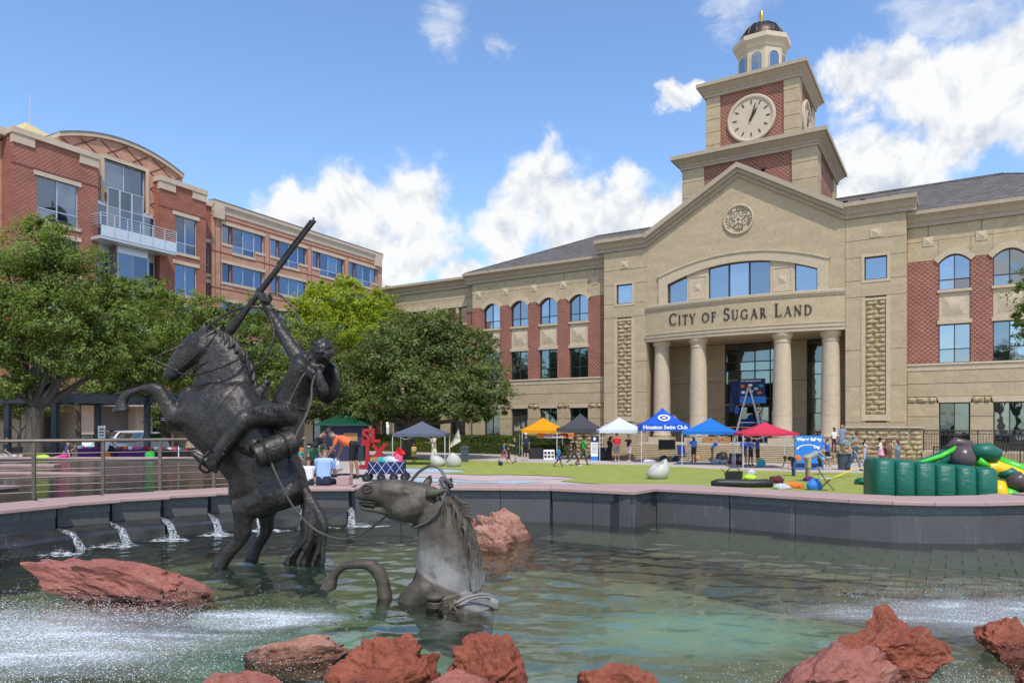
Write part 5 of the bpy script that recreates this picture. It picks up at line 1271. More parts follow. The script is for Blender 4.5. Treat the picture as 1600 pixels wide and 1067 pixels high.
def tree(name, label, base, trunk_h, blobs, nleaf, size_, mat='oak_leaf', tr=0.3, seed=1, group=None, limbs=True, lean=(0, 0)):
    """base: world point; blobs: (dx, dy, z, rx, ry, rz) clumps of the crown relative to the base"""
    rg = np.random.default_rng(seed); rnd = random.Random(seed); nleaf = int(nleaf*1.6); size = size_*0.80
    t = thing(name, label, 'tree', base, 0, 1.0, group)
    m = MB(); fork = Vector((lean[0], lean[1], trunk_h))
    path = [Vector((0, 0, -0.3)), Vector((0, 0, 0.15)), Vector((lean[0]*0.4, lean[1]*0.4, trunk_h*0.5)), fork]
    m.tube(path, [tr*1.6, tr*1.15, tr*0.95, tr*0.9], 10)
    sub = []
    for (dx, dy, z, rx, ry, rz) in blobs:
        c = Vector((dx, dy, z)); sub.append((c, rx, ry, rz))
        if limbs:
            r0 = tr*rnd.uniform(0.4, 0.62); k = []
            for i in range(6):
                q = i/5; p = fork.lerp(c, q)+Vector((rnd.uniform(-.12, .12), rnd.uniform(-.12, .12), -0.35*math.sin(q*math.pi)*abs(dx)*0.18))*(1 if 0 < i < 5 else 0.0 if i == 0 else 0.3); k.append(p)
            m.tube(k, [r0*(1-0.8*i/5) for i in range(6)], 6)
            for _ in range(5):
                a = k[rnd.randint(3, 5)]; d = Vector((rnd.uniform(-1, 1)*rx, rnd.uniform(-1, 1)*ry, rnd.uniform(-0.3, 1)*rz))*0.8
                m.tube([a, a+d*0.5+Vector((0, 0, 0.12)), a+d], [r0*0.3, r0*0.2, r0*0.08], 5)
    fix_smooth(m.build('trunk', 'bark', t), 60)
    vol = np.array([rx*ry+rx*rz+ry*rz for (_, rx, ry, rz) in sub]); cnt = (nleaf*vol/vol.sum()).astype(int)
    P = []; N = []
    for (c, rx, ry, rz), k in zip(sub, cnt):
        # leaves gather in twig clusters scattered on a ragged shell
        nc = max(6, int(k/46)); d = rg.normal(0, 1, (nc, 3)); d /= np.linalg.norm(d, axis=1)[:, None]
        rad = rg.uniform(0.45, 1.22, nc)**0.8; d[:, 2] = np.where(d[:, 2] < -0.35, d[:, 2]*0.6, d[:, 2])
        cc = d*rad[:, None]*np.array([rx, ry, rz])
        pick = rg.integers(0, nc, k); cs = rg.uniform(0.6, 1.25, nc)
        off = rg.normal(0, 1, (k, 3))*np.array([0.115, 0.115, 0.085])*((rx+ry+rz)/3*cs[pick])[:, None]
        pts = cc[pick]+off; P.append(pts+np.array(c)); nn = off*1.2+d[pick]*0.45+np.array([0, 0, 0.35]); N.append(nn/(np.linalg.norm(nn, axis=1)[:, None]+1e-9))
    leaf_mesh('crown', np.concatenate(P), np.concatenate(N), size, mat, t)
    return t
def crown_px(base, Y, items):
    """clumps given as (photo x, photo y, radius px, depth offset): turned into metres at the tree's own distance"""
    out = []
    for it in items:
        x, y, r, dy = it[:4]; asp = it[4] if len(it) > 4 else 0.85
        p = px(x, y, Y+dy); R = r*(Y+dy)/FPX; out.append((p.x-base.x, p.y-base.y, p.z-base.z, R, R*1.0, R*asp))
    return out
# big live oak left of the city hall
b = Vector(((640-CX)*49/FPX, 49, 0))
tree('live_oak', 'big dark live oak in front of the left wing of the city hall', b, 2.6,
     crown_px(b, 49, [(560,600,52,0),(610,560,58,-1),(665,540,55,0),(720,570,55,0.5),(755,605,45,0),(700,625,50,-2),(640,610,58,-2.5),(580,640,40,-1),(690,520,36,0),(740,540,34,1),(530,630,34,0.5),(770,640,24,0),(745,648,22,-1),(620,520,38,2),(660,505,22,0)]), 46000, 0.27, 'oak_leaf', 0.42, 3)
b = Vector(((52-CX)*31/FPX, 31, 0.7))
tree('live_oak', 'forked live oak at the left edge behind the railing', b, 2.4,
     crown_px(b, 31, [(60,400,62,0),(120,440,60,0.5),(20,450,65,-0.5),(90,500,62,-1.2),(165,500,52,0),(30,540,60,0),(130,560,55,-0.6),(75,360,30,0),(190,545,40,0.5),(-30,500,70,0),(60,585,46,0.8),(10,600,40,-0.6),(180,450,28,0)]), 40000, 0.185, 'oak_leaf_light', 0.36, 4, lean=(0.1, 0))
b = Vector(((122-CX)*40/FPX, 40, 0.45))
tree('street_tree', 'slim tree with a forked trunk behind the pergola', b, 3.2,
     crown_px(b, 40, [(205,470,44,1),(160,520,48,0),(225,520,52,-1),(190,570,50,0),(120,560,45,1),(245,580,44,0),(150,600,38,-1),(230,612,32,1),(240,455,24,0)]), 26000, 0.21, 'oak_leaf_light', 0.17, 5)
b = Vector(((330-CX)*44/FPX, 44, 0.2))
tree('street_tree', 'leafy green tree behind the rearing horse head', b, 3.0,
     crown_px(b, 44, [(290,500,46,0),(340,500,40,1),(270,555,48,-1),(330,570,50,0),(390,540,46,0),(300,610,42,-1),(370,605,44,0.5),(420,590,40,0),(255,470,26,0),(400,490,30,1),(430,640,30,-1)]), 30000, 0.23, 'oak_leaf_light', 0.22, 6)
b = Vector(((470-CX)*52/FPX, 52, 0))
tree('street_tree', 'shaded green tree behind the bronze rider', b, 3.0,
     crown_px(b, 52, [(450,560,44,0),(490,540,40,0.5),(440,610,44,0),(500,600,46,-0.5),(540,580,36,0),(410,640,34,0),(480,640,36,0),(420,510,30,1)]), 22000, 0.26, 'oak_leaf', 0.22, 7)
b = Vector(((545-CX)*66/FPX, 66, 0))
tree('lime_tree', 'bright yellow green tree between the office block and the city hall', b, 4.0,
     crown_px(b, 66, [(500,480,38,0),(545,470,40,0),(585,480,34,1),(520,520,48,-1),(570,520,44,0),(480,510,34,0),(540,450,22,0),(600,530,28,-1),(455,485,18,0),(500,455,20,1)]), 26000, 0.30, 'lime_leaf', 0.22, 8)
b = Vector(((600-CX)*76/FPX, 76, 0))
tree('street_tree', 'darker tree top peeping out behind the yellow green tree', b, 5.0, crown_px(b, 76, [(600,470,22,0),(590,500,34,0),(615,520,34,0),(560,540,40,0),(606,452,12,0)]), 8000, 0.34, 'oak_leaf_light', 0.25, 9)
b = Vector(((1672-CX)*27/FPX, 27, 0))
tree('street_tree', 'tree reaching into the picture at the right edge before the arched window', b, 3.0,
     crown_px(b, 27, [(1635,470,48,0),(1660,430,50,0),(1650,520,46,0),(1605,445,20,0),(1602,500,22,0),(1700,480,60,0)]), 12000, 0.15, 'oak_leaf_light', 0.2, 10)
for i, (x, y, Y, r, lab) in enumerate([(30,640,52,40,'low shaded tree behind the pergola at the far left'), (270,655,62,30,'small dark tree under the canopy behind the pergola'), (400,650,66,34,'small tree in the shade left of the green kiosk'), (560,640,64,38,'dark tree in the gap right of the green kiosk')]):
    b = Vector(((x-CX)*Y/FPX, Y, 0)); tree('small_tree', lab, b, 1.6, crown_px(b, Y, [(x,y-20,r,0),(x-r*0.7,y,r*0.7,0),(x+r*0.7,y-5,r*0.8,0)]), 5000, 0.26, 'oak_leaf', 0.14, 20+i)
def hedge(label, a, b, w, h, n, size=0.10):
    a, b = Vector(a), Vector(b); t = (b-a); L = t.length; ang = math.atan2(t.y, t.x)
    o = thing('hedge', label, 'hedge', a, ang)
    rg = np.random.default_rng(int(L*100))
    MB().box(0.05, L-0.05, -w/2+0.06, w/2-0.06, 0, h-0.08).build('hedge_core', 'hedge_leaf', o)
    f = rg.choice(3, n, p=[0.5, 0.42, 0.08]); u = rg.uniform(0, L, n); q = rg.uniform(-1, 1, n)
    P = np.zeros((n, 3)); N = np.zeros((n, 3))
    P[:, 0] = u; P[:, 1] = np.where(f == 0, -w/2, q*w/2); P[:, 2] = np.where(f == 0, (q+1)/2*h, h)
    P[f == 2, 1] = q[f == 2]*w/2; P[f == 2, 0] = np.where(u[f == 2] > L/2, L, 0); P[f == 2, 2] = rg.uniform(0, h, (f == 2).sum())
    N[f == 0] = (0, -1, 0.3); N[f == 1] = (0, 0, 1); N[f == 2] = (1, 0, 0)
    P += rg.normal(0, 0.035, (n, 3)); leaf_mesh('foliage', P, N, size, 'hedge_leaf', o, 0.6)
def hw(x, y): p = hb(x, y); return (p.x, p.y, 0)
hedge('tall clipped hedge under the left wing windows', hw(-31, -0.3), hw(-9.2, -0.3), 1.3, 1.45, 12000, 0.13)
hedge('lower light green hedge in front of the tall hedge', hw(-30, -2.2), hw(-11.3, -2.2), 0.9, 0.80, 8000, 0.12)
# ------------------------------------------------------------------ bronze horses
def bronze():
    m, t, b = principled('bronze', (0.05, 0.046, 0.042), 0.42, 0.55, 0.5)
    v = t.node('ShaderNodeTexCoord').outputs['Object']
    n = t.noise(v, 2.6, 7, 0.65); f = t.noise(v, 22, 5, 0.65)
    c = t.ramp(n, [(0.28, (0.016, 0.015, 0.0145)), (0.5, (0.042, 0.036, 0.032)), (0.72, (0.10, 0.086, 0.073))])
    g = t.node('ShaderNodeNewGeometry')
    t.l.new(t.mix(0.35, c, t.ramp(f, [(0.35, (0.018, 0.017, 0.016)), (0.65, (0.10, 0.088, 0.074))])), b.inputs['Base Color'])
    t.l.new(t.math('MULTIPLY_ADD', f, 0.30, 0.25), b.inputs['Roughness'])
    bn = t.node('ShaderNodeBump', ins={'Strength': 0.4, 'Distance': 0.045, 'Height': t.math('ADD', t.noise(v, 7.5, 4, 0.6, 1.6), t.math('MULTIPLY', f, 0.3))}); t.l.new(bn.outputs[0], b.inputs['Normal'])
    m, t, b = principled('bronze_pale', (0.12, 0.105, 0.088), 0.52, 0.15, 0.4)
    v = t.node('ShaderNodeTexCoord').outputs['Object']
    n = t.noise(v, 3.4, 8, 0.7); f = t.noise(v, 60, 4, 0.7); s = t.node('ShaderNodeSeparateXYZ', ins={0: v})
    c = t.ramp(n, [(0.3, (0.036, 0.027, 0.019)), (0.5, (0.078, 0.062, 0.045)), (0.72, (0.14, 0.115, 0.086))])
    # lime bloom left by the spray on the breast and lower neck
    ln_ = t.math('ADD', s.outputs[2], t.math('MULTIPLY_ADD', s.outputs[0], 0.45, -0.20)); band = t.math('MULTIPLY', t.sstep(ln_, 0.0, 0.05), t.math('SUBTRACT', 1.0, t.sstep(ln_, 0.15, 0.6)))
    k = t.math('MULTIPLY', band, t.sstep(t.math('ADD', n, t.math('MULTIPLY', f, 0.5)), 0.52, 0.80))
    t.l.new(t.mix(t.math('MULTIPLY', k, 0.7), c, (0.30, 0.29, 0.27)), b.inputs['Base Color'])
    bn = t.node('ShaderNodeBump', ins={'Strength': 0.4, 'Distance': 0.03, 'Height': t.math('ADD', n, t.math('MULTIPLY', f, 0.25))}); t.l.new(bn.outputs[0], b.inputs['Normal'])
bronze()
varied('rope_metal', (0.13, 0.115, 0.10), 0.5, 0.2, 20, metal=0.4)
Y1 = 11.4
def loft_px(mb, rings, Y0, n=18, sq=2.3):
    """cast form from outline pairs: (xa, ya, xb, yb, half depth, depth offset)"""
    R = []
    for (xa, ya, xb, yb, hd, dy) in rings:
        A, B = px(xa, ya, Y0+dy), px(xb, yb, Y0+dy); c = (A+B)/2; h = (A-B)/2
        ring = []
        for j in range(n):
            a = 2*math.pi*j/n; ca, sa = math.cos(a), math.sin(a)
            ca = math.copysign(abs(ca)**(2/sq), ca); sa = math.copysign(abs(sa)**(2/sq), sa)
            ring.append(c+h*ca+Vector((0, hd*sa, 0)))
        R.append(ring)
    mb.rings(R)
def limb_px(mb, pts, Y0, n=12):
    """round limb: (x, y, radius m, depth offset)"""
    P = [px(x, y, Y0+dy) for x, y, r, dy in pts]
    for i in range(len(P)-1): mb.capsule(P[i], P[i+1], pts[i][2], pts[i+1][2], n)
def strand_px(mb, pts, Y0, r, n=6, sub=6):
    """smooth cord through photo points (x, y, depth offset)"""
    P = [px(x, y, Y0+d) for x, y, d in pts]; Q = []
    for i in range(len(P)-1):
        p0, p1, p2, p3 = P[max(i-1, 0)], P[i], P[i+1], P[min(i+2, len(P)-1)]
        for k in range(sub):
            u = k/sub; Q.append(0.5*((2*p1)+(p2-p0)*u+(2*p0-5*p1+4*p2-p3)*u*u+(3*p1-p0-3*p2+p3)*u**3))
    Q.append(P[-1])
    rr = [r(i/(len(Q)-1)) for i in range(len(Q))] if callable(r) else r
    mb.tube(Q, rr, n); return Q
def root_at(name, label, p): return thing(name, label, 'statue', p)
def local(mb, root):
    o = root.location; mb.v = [(x-o.x, y-o.y, z-o.z) for x, y, z in mb.v]; return mb
st1 = root_at('rearing_horse_statue', 'bronze rider raising a rifle on a rearing horse in the pool', Vector(((430-CX)*Y1/FPX, Y1, ZW)))
def horse_one():
    m = MB()
    loft_px(m, [(292,606,276,655,.16,0),(305,602,272,668,.30,0),(345,592,284,674,.42,0),(388,593,304,694,.50,0),(414,625,330,718,.54,0),(436,664,350,738,.55,0),(458,703,362,752,.56,.02),(474,735,362,776,.56,.04),(482,766,368,802,.48,.05),(476,786,392,812,.30,.05)], Y1)
    loft_px(m, [(398,618,300,648,.26,0),(397,592,301,612,.26,0),(388,566,306,592,.21,0),(375,545,307,577,.175,0),(356,527,316,562,.15,0),(340,520,324,548,.12,0)], Y1)
    # head: skull, cheek, muzzle
    loft_px(m, [(345,523,336,548,.10,0),(322,515,334,559,.165,0),(299,520,319,566,.18,0),(285,533,303,573,.15,0),(271,554,290,582,.12,0),(260,572,282,590,.11,0),(256,583,274,595,.09,0),(258,590,267,598,.05,0)], Y1)
    limb_px(m, [(318,545,.155,-.06),(312,550,.12,-.07)], Y1); limb_px(m, [(318,545,.155,.06),(312,550,.12,.07)], Y1)
    for d in (-.07, .07): limb_px(m, [(262,580,.045,d),(266,576,.04,d)], Y1)      # nostrils
    for d in (-.125, .125): limb_px(m, [(297,533,.045,d),(292,536,.04,d)], Y1)     # brow
    loft_px(m, [(276,590,284,584,.06,0),(266,597,275,594,.055,0)], Y1)
    # ears
    loft_px(m, [(309,522,322,524,.05,-.10),(312,512,325,515,.045,-.11),(318,502,321,504,.012,-.12)], Y1)
    loft_px(m, [(331,522,344,528,.05,.10),(335,513,347,520,.045,.11),(341,507,345,510,.012,.12)], Y1)
    # forelegs
    loft_px(m, [(300,622,286,676,.20,-.2),(281,634,265,669,.17,-.26),(267,616,251,636,.12,-.3),(257,603,239,617,.105,-.32),(243,598,233,615,.095,-.32),(224,601,222,613,.07,-.32),(200,609,204,620,.068,-.32),(190,615,202,625,.075,-.32),(185,626,199,631,.07,-.32),(181,633,201,636,.09,-.32),(174,646,203,643,.11,-.32)], Y1)
    loft_px(m, [(305,622,296,668,.2,.25),(284,617,280,646,.14,.32),(268,612,266,632,.10,.36),(258,615,262,630,.08,.36)], Y1)
    limb_px(m, [(262,622,.085,.36),(270,638,.06,.40),(282,652,.06,.42),(290,657,.085,.42)], Y1)
    # hind legs
    loft_px(m, [(455,715,405,745,.06,-.22),(470,738,385,765,.16,-.24),(470,768,364,780,.22,-.27),(458,785,362,788,.23,-.28),(425,800,363,796,.20,-.30),(399,806,366,806,.16,-.31),(393,820,367,820,.125,-.32),(393,834,366,833,.11,-.32),(386,847,364,841,.095,-.32),(377,857,357,848,.085,-.32),(367,868,348,859,.082,-.32),(359,879,337,874,.10,-.32),(352,892,328,886,.13,-.32)], Y1)
    loft_px(m, [(455,725,415,745,.06,.2),(470,770,398,780,.22,.28),(436,795,400,795,.19,.32),(428,808,404,806,.14,.34),(428,822,407,822,.11,.36),(424,836,406,833,.10,.36),(414,850,399,843,.085,.37),(408,862,393,854,.082,.37),(404,872,386,866,.10,.37),(400,884,380,878,.12,.37)], Y1)
    limb_px(m, [(300,640,.22,-.12),(330,640,.26,-.22),(360,640,.25,-.26)], Y1)      # shoulder mass
    limb_px(m, [(425,770,.30,-.26),(400,785,.24,-.30)], Y1)                          # haunch
    limb_px(m, [(440,765,.28,.26),(420,785,.22,.32)], Y1)
    # muscle lines of breast and neck
    limb_px(m, [(295,612,.10,-.16),(285,640,.11,-.2)], Y1); limb_px(m, [(312,585,.07,-.12),(330,610,.08,-.2)], Y1)
    remesh(local(m, st1), 'horse_body', 'bronze', 0.022, st1, 9)
    # mane: overlapping locks along the crest
    rr = random.Random(3)
    mn = MB()
    crest = [(338,518),(352,523),(364,531),(374,542),(382,554),(389,567),(394,581),(397,595),(400,606)]
    for i in range(len(crest)-1):
        for k in range(9):
            u = k/9; x = crest[i][0]+(crest[i+1][0]-crest[i][0])*u; y = crest[i][1]+(crest[i+1][1]-crest[i][1])*u
            ln = rr.uniform(13, 20); s_ = -1 if k % 3 else 1; d = s_*rr.uniform(.04, .09)
            strand_px(mn, [(x-3, y+2, 0), (x+1, y-1, d*.4), (x+3+rr.uniform(-1, 1), y+ln*0.45, d), (x-1+rr.uniform(-2, 3), y+ln, d*1.5)], Y1, lambda q: 0.034*(1-q)**0.5+0.006, 6, 3)
    for k in range(7): strand_px(mn, [(332+rr.uniform(-4,4), 518, -.03), (322+rr.uniform(-4,4), 524, -.12), (312+rr.uniform(-5,5), 537, -.15)], Y1, lambda q: 0.03*(1-q)+0.008, 6, 3)
    local(mn, st1).build('mane', 'bronze', st1, smooth=True)['kind'] = 'stuff'
    tl = MB()
    for k in range(26):
        s = k/25; a = rr.uniform(-.16, .16)
        xe = 448+s*56; xm = 476+s*30
        strand_px(tl, [(474+rr.uniform(-3,3), 762, a*0.3), (480+s*8, 784, a*0.6), (xm, 815+rr.uniform(-4,4), a), (xm-4+s*6+rr.uniform(-3,3), 842, a*1.2), (xe, 872+rr.uniform(-3,6), a*1.4), (xe-3, 884, a*1.5)], Y1, lambda q: 0.065*(0.5+0.5*math.sin(math.pi*min(1, q*1.3+0.15)))+0.012, 6, 4)
    remesh(local(tl, st1), 'tail', 'bronze', 0.02, st1, 1)
    # tack
    sd_ = MB()
    loft_px(sd_, [(392,592,330,684,.53,0),(404,604,345,704,.585,0),(430,648,368,716,.61,0),(450,690,392,716,.605,0),(462,708,404,722,.585,.02)], Y1)
    loft_px(sd_, [(404,606,396,628,.22,0),(412,600,404,622,.20,0),(420,606,412,630,.18,0)], Y1)
    limb_px(sd_, [(411,612,.06,0),(415,600,.055,0)], Y1); sd_.sphere(px(416,598,Y1), .085, .085, .05)
    loft_px(sd_, [(446,648,440,676,.34,0),(462,650,454,690,.36,0),(472,662,462,696,.30,0)], Y1)
    remesh(local(sd_, st1), 'saddle', 'bronze', 0.026, st1, 3)
    br = MB(); a, b_ = px(399,713,Y1-.80), px(459,689,Y1-.48)
    br.tube([a, a.lerp(b_, .33), a.lerp(b_, .66), b_], [.185, .20, .20, .185], 20)
    roll = local(br, st1).build('bedroll', 'bronze', st1); fix_smooth(roll, 50)
    sp = MB(); d = (b_-a).normalized(); u = d.cross(Vector((0, 0, 1))).normalized(); w = u.cross(d)
    sp.tube([a-d*0.004+(u*math.cos(q)+w*math.sin(q))*(0.02+0.0105*q) for q in [i*0.35 for i in range(45)]], 0.014, 5); local(sp, st1).build('spiral_fold', 'bronze', roll)
    for s in (.22, .75):
        c = a.lerp(b_, s); m2 = MB(); m2.tube([c+(u*math.cos(q)+w*math.sin(q))*.212 for q in [2*math.pi*i/18 for i in range(19)]], 0.02, 5); local(m2, st1).build('strap', 'bronze', roll)
    # bridle and reins
    bd = MB()
    for s in (-1, 1):
        strand_px(bd, [(336,522,.10*s),(322,540,.18*s),(300,560,.16*s),(277,579,.125*s)], Y1, 0.014)
        strand_px(bd, [(299,522,.09*s),(308,530,.16*s),(326,540,.17*s)], Y1, 0.014)
    strand_px(bd, [(277,579,-.125),(268,566,-.13),(264,560,0)], Y1, 0.013)
    strand_px(bd, [(338,556,-.15),(322,566,-.17),(303,573,-.16)], Y1, 0.012)
    local(bd, st1).build('bridle', 'bronze', st1)
    rn = MB()
    strand_px(rn, [(277,582,-.14),(300,586,-.34),(335,577,-.4),(365,565,-.34),(380,556,-.2)], Y1, 0.018)
    strand_px(rn, [(296,536,-.10),(262,549,-.2),(241,560,-.25),(252,568,-.22),(277,579,-.14)], Y1, 0.014)
    strand_px(rn, [(282,592,-.1),(300,578,-.3),(296,590,-.34)], Y1, 0.010)
    local(rn, st1).build('reins', 'bronze', st1)
horse_one()
def rider():
    m = MB(); D = 0.0
    loft_px(m, [(424,646,470,668,.26,0),(425,634,474,652,.26,0),(429,618,479,638,.24,0),(439,602,484,620,.24,-.02),(448,586,489,604,.27,-.03),(455,571,493,590,.31,-.04),(460,559,494,577,.30,-.05),(468,553,490,567,.20,-.05)], Y1)
    limb_px(m, [(478,562,.13,-.05),(488,556,.095,-.07)], Y1)
    # head, face turned to the left and down
    hc = px(503,552,Y1-.08); m.sphere(hc, .175, .165, .20, 16, 12)
    limb_px(m, [(497,560,.12,-.10),(490,570,.07,-.12)], Y1)
    limb_px(m, [(487,553,.028,-.16),(484,560,.038,-.18)], Y1)          # nose
    limb_px(m, [(487,548,.03,-.18),(497,544,.03,-.22)], Y1)            # brow
    limb_px(m, [(486,567,.024,-.16),(490,568,.024,-.19)], Y1)           # mouth
    limb_px(m, [(508,558,.04,-.24),(510,552,.03,-.25)], Y1)             # ear
    # raised arm
    limb_px(m, [(470,566,.15,0),(464,556,.135,.02),(452,538,.115,.04),(440,520,.10,.05),(430,502,.092,.05),(421,486,.075,.04),(417,478,.066,.03)], Y1)
    limb_px(m, [(417,478,.066,.03),(413,466,.072,.0)], Y1)
    for i in range(4): limb_px(m, [(419-i*1.2,472-i*3.6,.028,-.03),(409-i*1.4,470-i*3.6,.028,-.10),(405-i*1.4,466-i*3.6,.026,-.04),(407-i*1.4,462-i*3.6,.024,.03)], Y1)
    limb_px(m, [(418,476,.03,.05),(424,466,.027,.0),(421,460,.024,-.05)], Y1)
    limb_px(m, [(422,486,.085,.04),(419,482,.085,.04)], Y1)             # cuff
    # bent arm holding the rein to the chest
    limb_px(m, [(487,580,.115,-.20),(498,597,.095,-.32),(503,609,.082,-.36),(501,598,.072,-.40),(499,586,.055,-.42),(496,578,.055,-.40)], Y1)
    for i in range(4): limb_px(m, [(501-i*3.2,574-i*.4,.026,-.42),(496-i*3.0,571-i*.6,.024,-.46),(493-i*2.6,575-i*.6,.022,-.46)], Y1)
    limb_px(m, [(503,580,.026,-.42),(506,573,.024,-.46),(501,569,.02,-.46)], Y1)
    limb_px(m, [(504,603,.085,-.38),(505,610,.09,-.37)], Y1)            # turned-back cuff
    # legs: fringed leggings and boots, both sides of the horse
    for s, kx in ((-1, 0), (1, 6)):
        limb_px(m, [(450,650,.20,.22*s),(424,648,.185,.46*s),(398,650,.165,.60*s),(382,656,.15,.66*s),(366,676,.135,.68*s),(350,698,.115,.68*s),(338,716,.095,.68*s)], Y1)
        limb_px(m, [(338,714,.10,.68*s),(332,728,.085,.68*s),(337,734,.05,.68*s)], Y1)
        limb_px(m, [(330,726,.08,.68*s),(316,718,.07,.70*s),(303,709,.045,.71*s)], Y1)
    remesh(local(m, st1), 'rider_body', 'bronze', 0.019, st1, 3)
    rr = random.Random(8); h = MB()
    for i in range(120):
        a, e = rr.uniform(0, 2*math.pi), rr.uniform(-0.15, 1.5)
        v = Vector((math.cos(a)*math.cos(e), math.sin(a)*math.cos(e), math.sin(e)))
        if v.x < -0.35 and v.z < 0.75: continue
        p = hc+Vector((v.x*.175, v.y*.165, v.z*.20)); h.sphere(p, rr.uniform(.03, .048), n=6, k=4)
    remesh(local(h, st1), 'curly_hair', 'bronze', 0.014, st1, 0)
    # hat on its cord behind the shoulder
    c = px(511,597,Y1+.20); ax = Vector((.50, .80, .10)).normalized(); u = Vector((0.1, -.3, 1)); u = (u-ax*u.dot(ax)).normalized(); w = ax.cross(u)
    hat = MB(); hat.rings([[c+ax*o+(u*math.cos(q)*r+w*math.sin(q)*r*.95) for q in [2*math.pi*j/28 for j in range(28)]] for r, o in [(.02, .20), (.13, .20), (.17, .15), (.18, .03), (.22, .0), (.34, -.01), (.345, -.035), (.2, -.03), (.02, -.03)]])
    local(hat, st1).build('hat', 'bronze', st1, smooth=True)
    # rifle with sling
    rf = MB(); A, B = px(355,523,Y1+.12), px(492,344,Y1-.08)
    d = (B-A); L = d.length; d.normalize(); P = lambda q: A+d*(L*q)
    rf.tube([P(0), P(.04), P(.16), P(.27), P(.31)], [.045, .075, .058, .04, .04], 10, flat=1.2); rf.tube([P(.30), P(.36), P(.66), P(.70)], [.045, .052, .045, .034], 10)
    rf.tube([P(.36), P(.999)], .034, 10)
    side = d.cross(Vector((0, 1, 0))).normalized()*0.05
    rf.tube([P(.6)+side, P(.985)+side], .016, 6)
    g = [P(.29)-side, P(.30)-side*2.2, P(.34)-side*2.4, P(.36)-side]; rf.tube(g, .012, 5); rf.box(P(.985).x-.012, P(.985).x+.012, P(.985).y-.012, P(.985).y+.012, P(.985).z, P(.985).z+.07)
    gun = local(rf, st1).build('rifle', 'bronze', st1); fix_smooth(gun, 50)
    sl = MB()
    strand_px(sl, [(318,516,.1),(345,496,.1),(370,484,.08),(395,480,.05),(412,483,.02)], Y1, 0.022)
    strand_px(sl, [(417,482,0),(429,520,-.05),(420,548,-.1),(408,566,-.12),(399,572,-.1)], Y1, 0.020)
    strand_px(sl, [(421,457,0),(438,461,0),(452,474,0),(467,486,0)], Y1, 0.016); strand_px(sl, [(424,480,0),(440,487,0),(458,487,0),(466,496,0),(472,508,0)], Y1, 0.016)
    local(sl, st1).build('sling', 'bronze', st1)
    fr = MB(); rr = random.Random(2)      # fringe down the seam of the legging
    for i in range(46):
        q = i/45; x = 448-q*112; y = (632+q*14 if q < .55 else 640+(q-.55)*170); 
        d0 = -.66 if q > .2 else -.5
        fr.tube([px(x, y, Y1+d0-.08), px(x+rr.uniform(1, 5), y+rr.uniform(5, 11), Y1+d0-.15)], [.017, .006], 4)
    local(fr, st1).build('legging_fringe', 'bronze', st1)['kind'] = 'stuff'
    bt = MB(); strand_px(bt, [(428,622,-.1),(440,630,-.27),(458,636,-.27),(478,640,-.1)], Y1, 0.032); local(bt, st1).build('belt', 'bronze', st1)
    cd = MB(); strand_px(cd, [(489,572,-.2),(474,586,-.32),(463,606,-.32),(455,622,-.3),(446,640,-.3)], Y1, 0.012)
    strand_px(cd, [(497,578,-.42),(488,600,-.42),(486,625,-.45),(478,650,-.5),(466,672,-.55),(456,690,-.6),(432,697,-.72)], Y1, 0.016); local(cd, st1).build('cord', 'rope_metal', st1)
    # stirrup
    sx = MB(); strand_px(sx, [(336,730,-.58),(322,738,-.68),(312,728,-.80),(326,706,-.80),(338,712,-.6),(336,730,-.58)], Y1, 0.018); local(sx, st1).build('stirrup', 'bronze', st1)
    rp = MB()
    strand_px(rp, [(414,690,-.8),(420,712,-.80),(432,742,-.78),(454,785,-.66),(478,815,-.55),(501,832,-.6),(532,842,-1.0),(556,838,-1.4),(580,825,-1.75),(603,806,-2.1)], Y1, 0.016); local(rp, st1).build('lead_rope', 'rope_metal', st1)
rider()
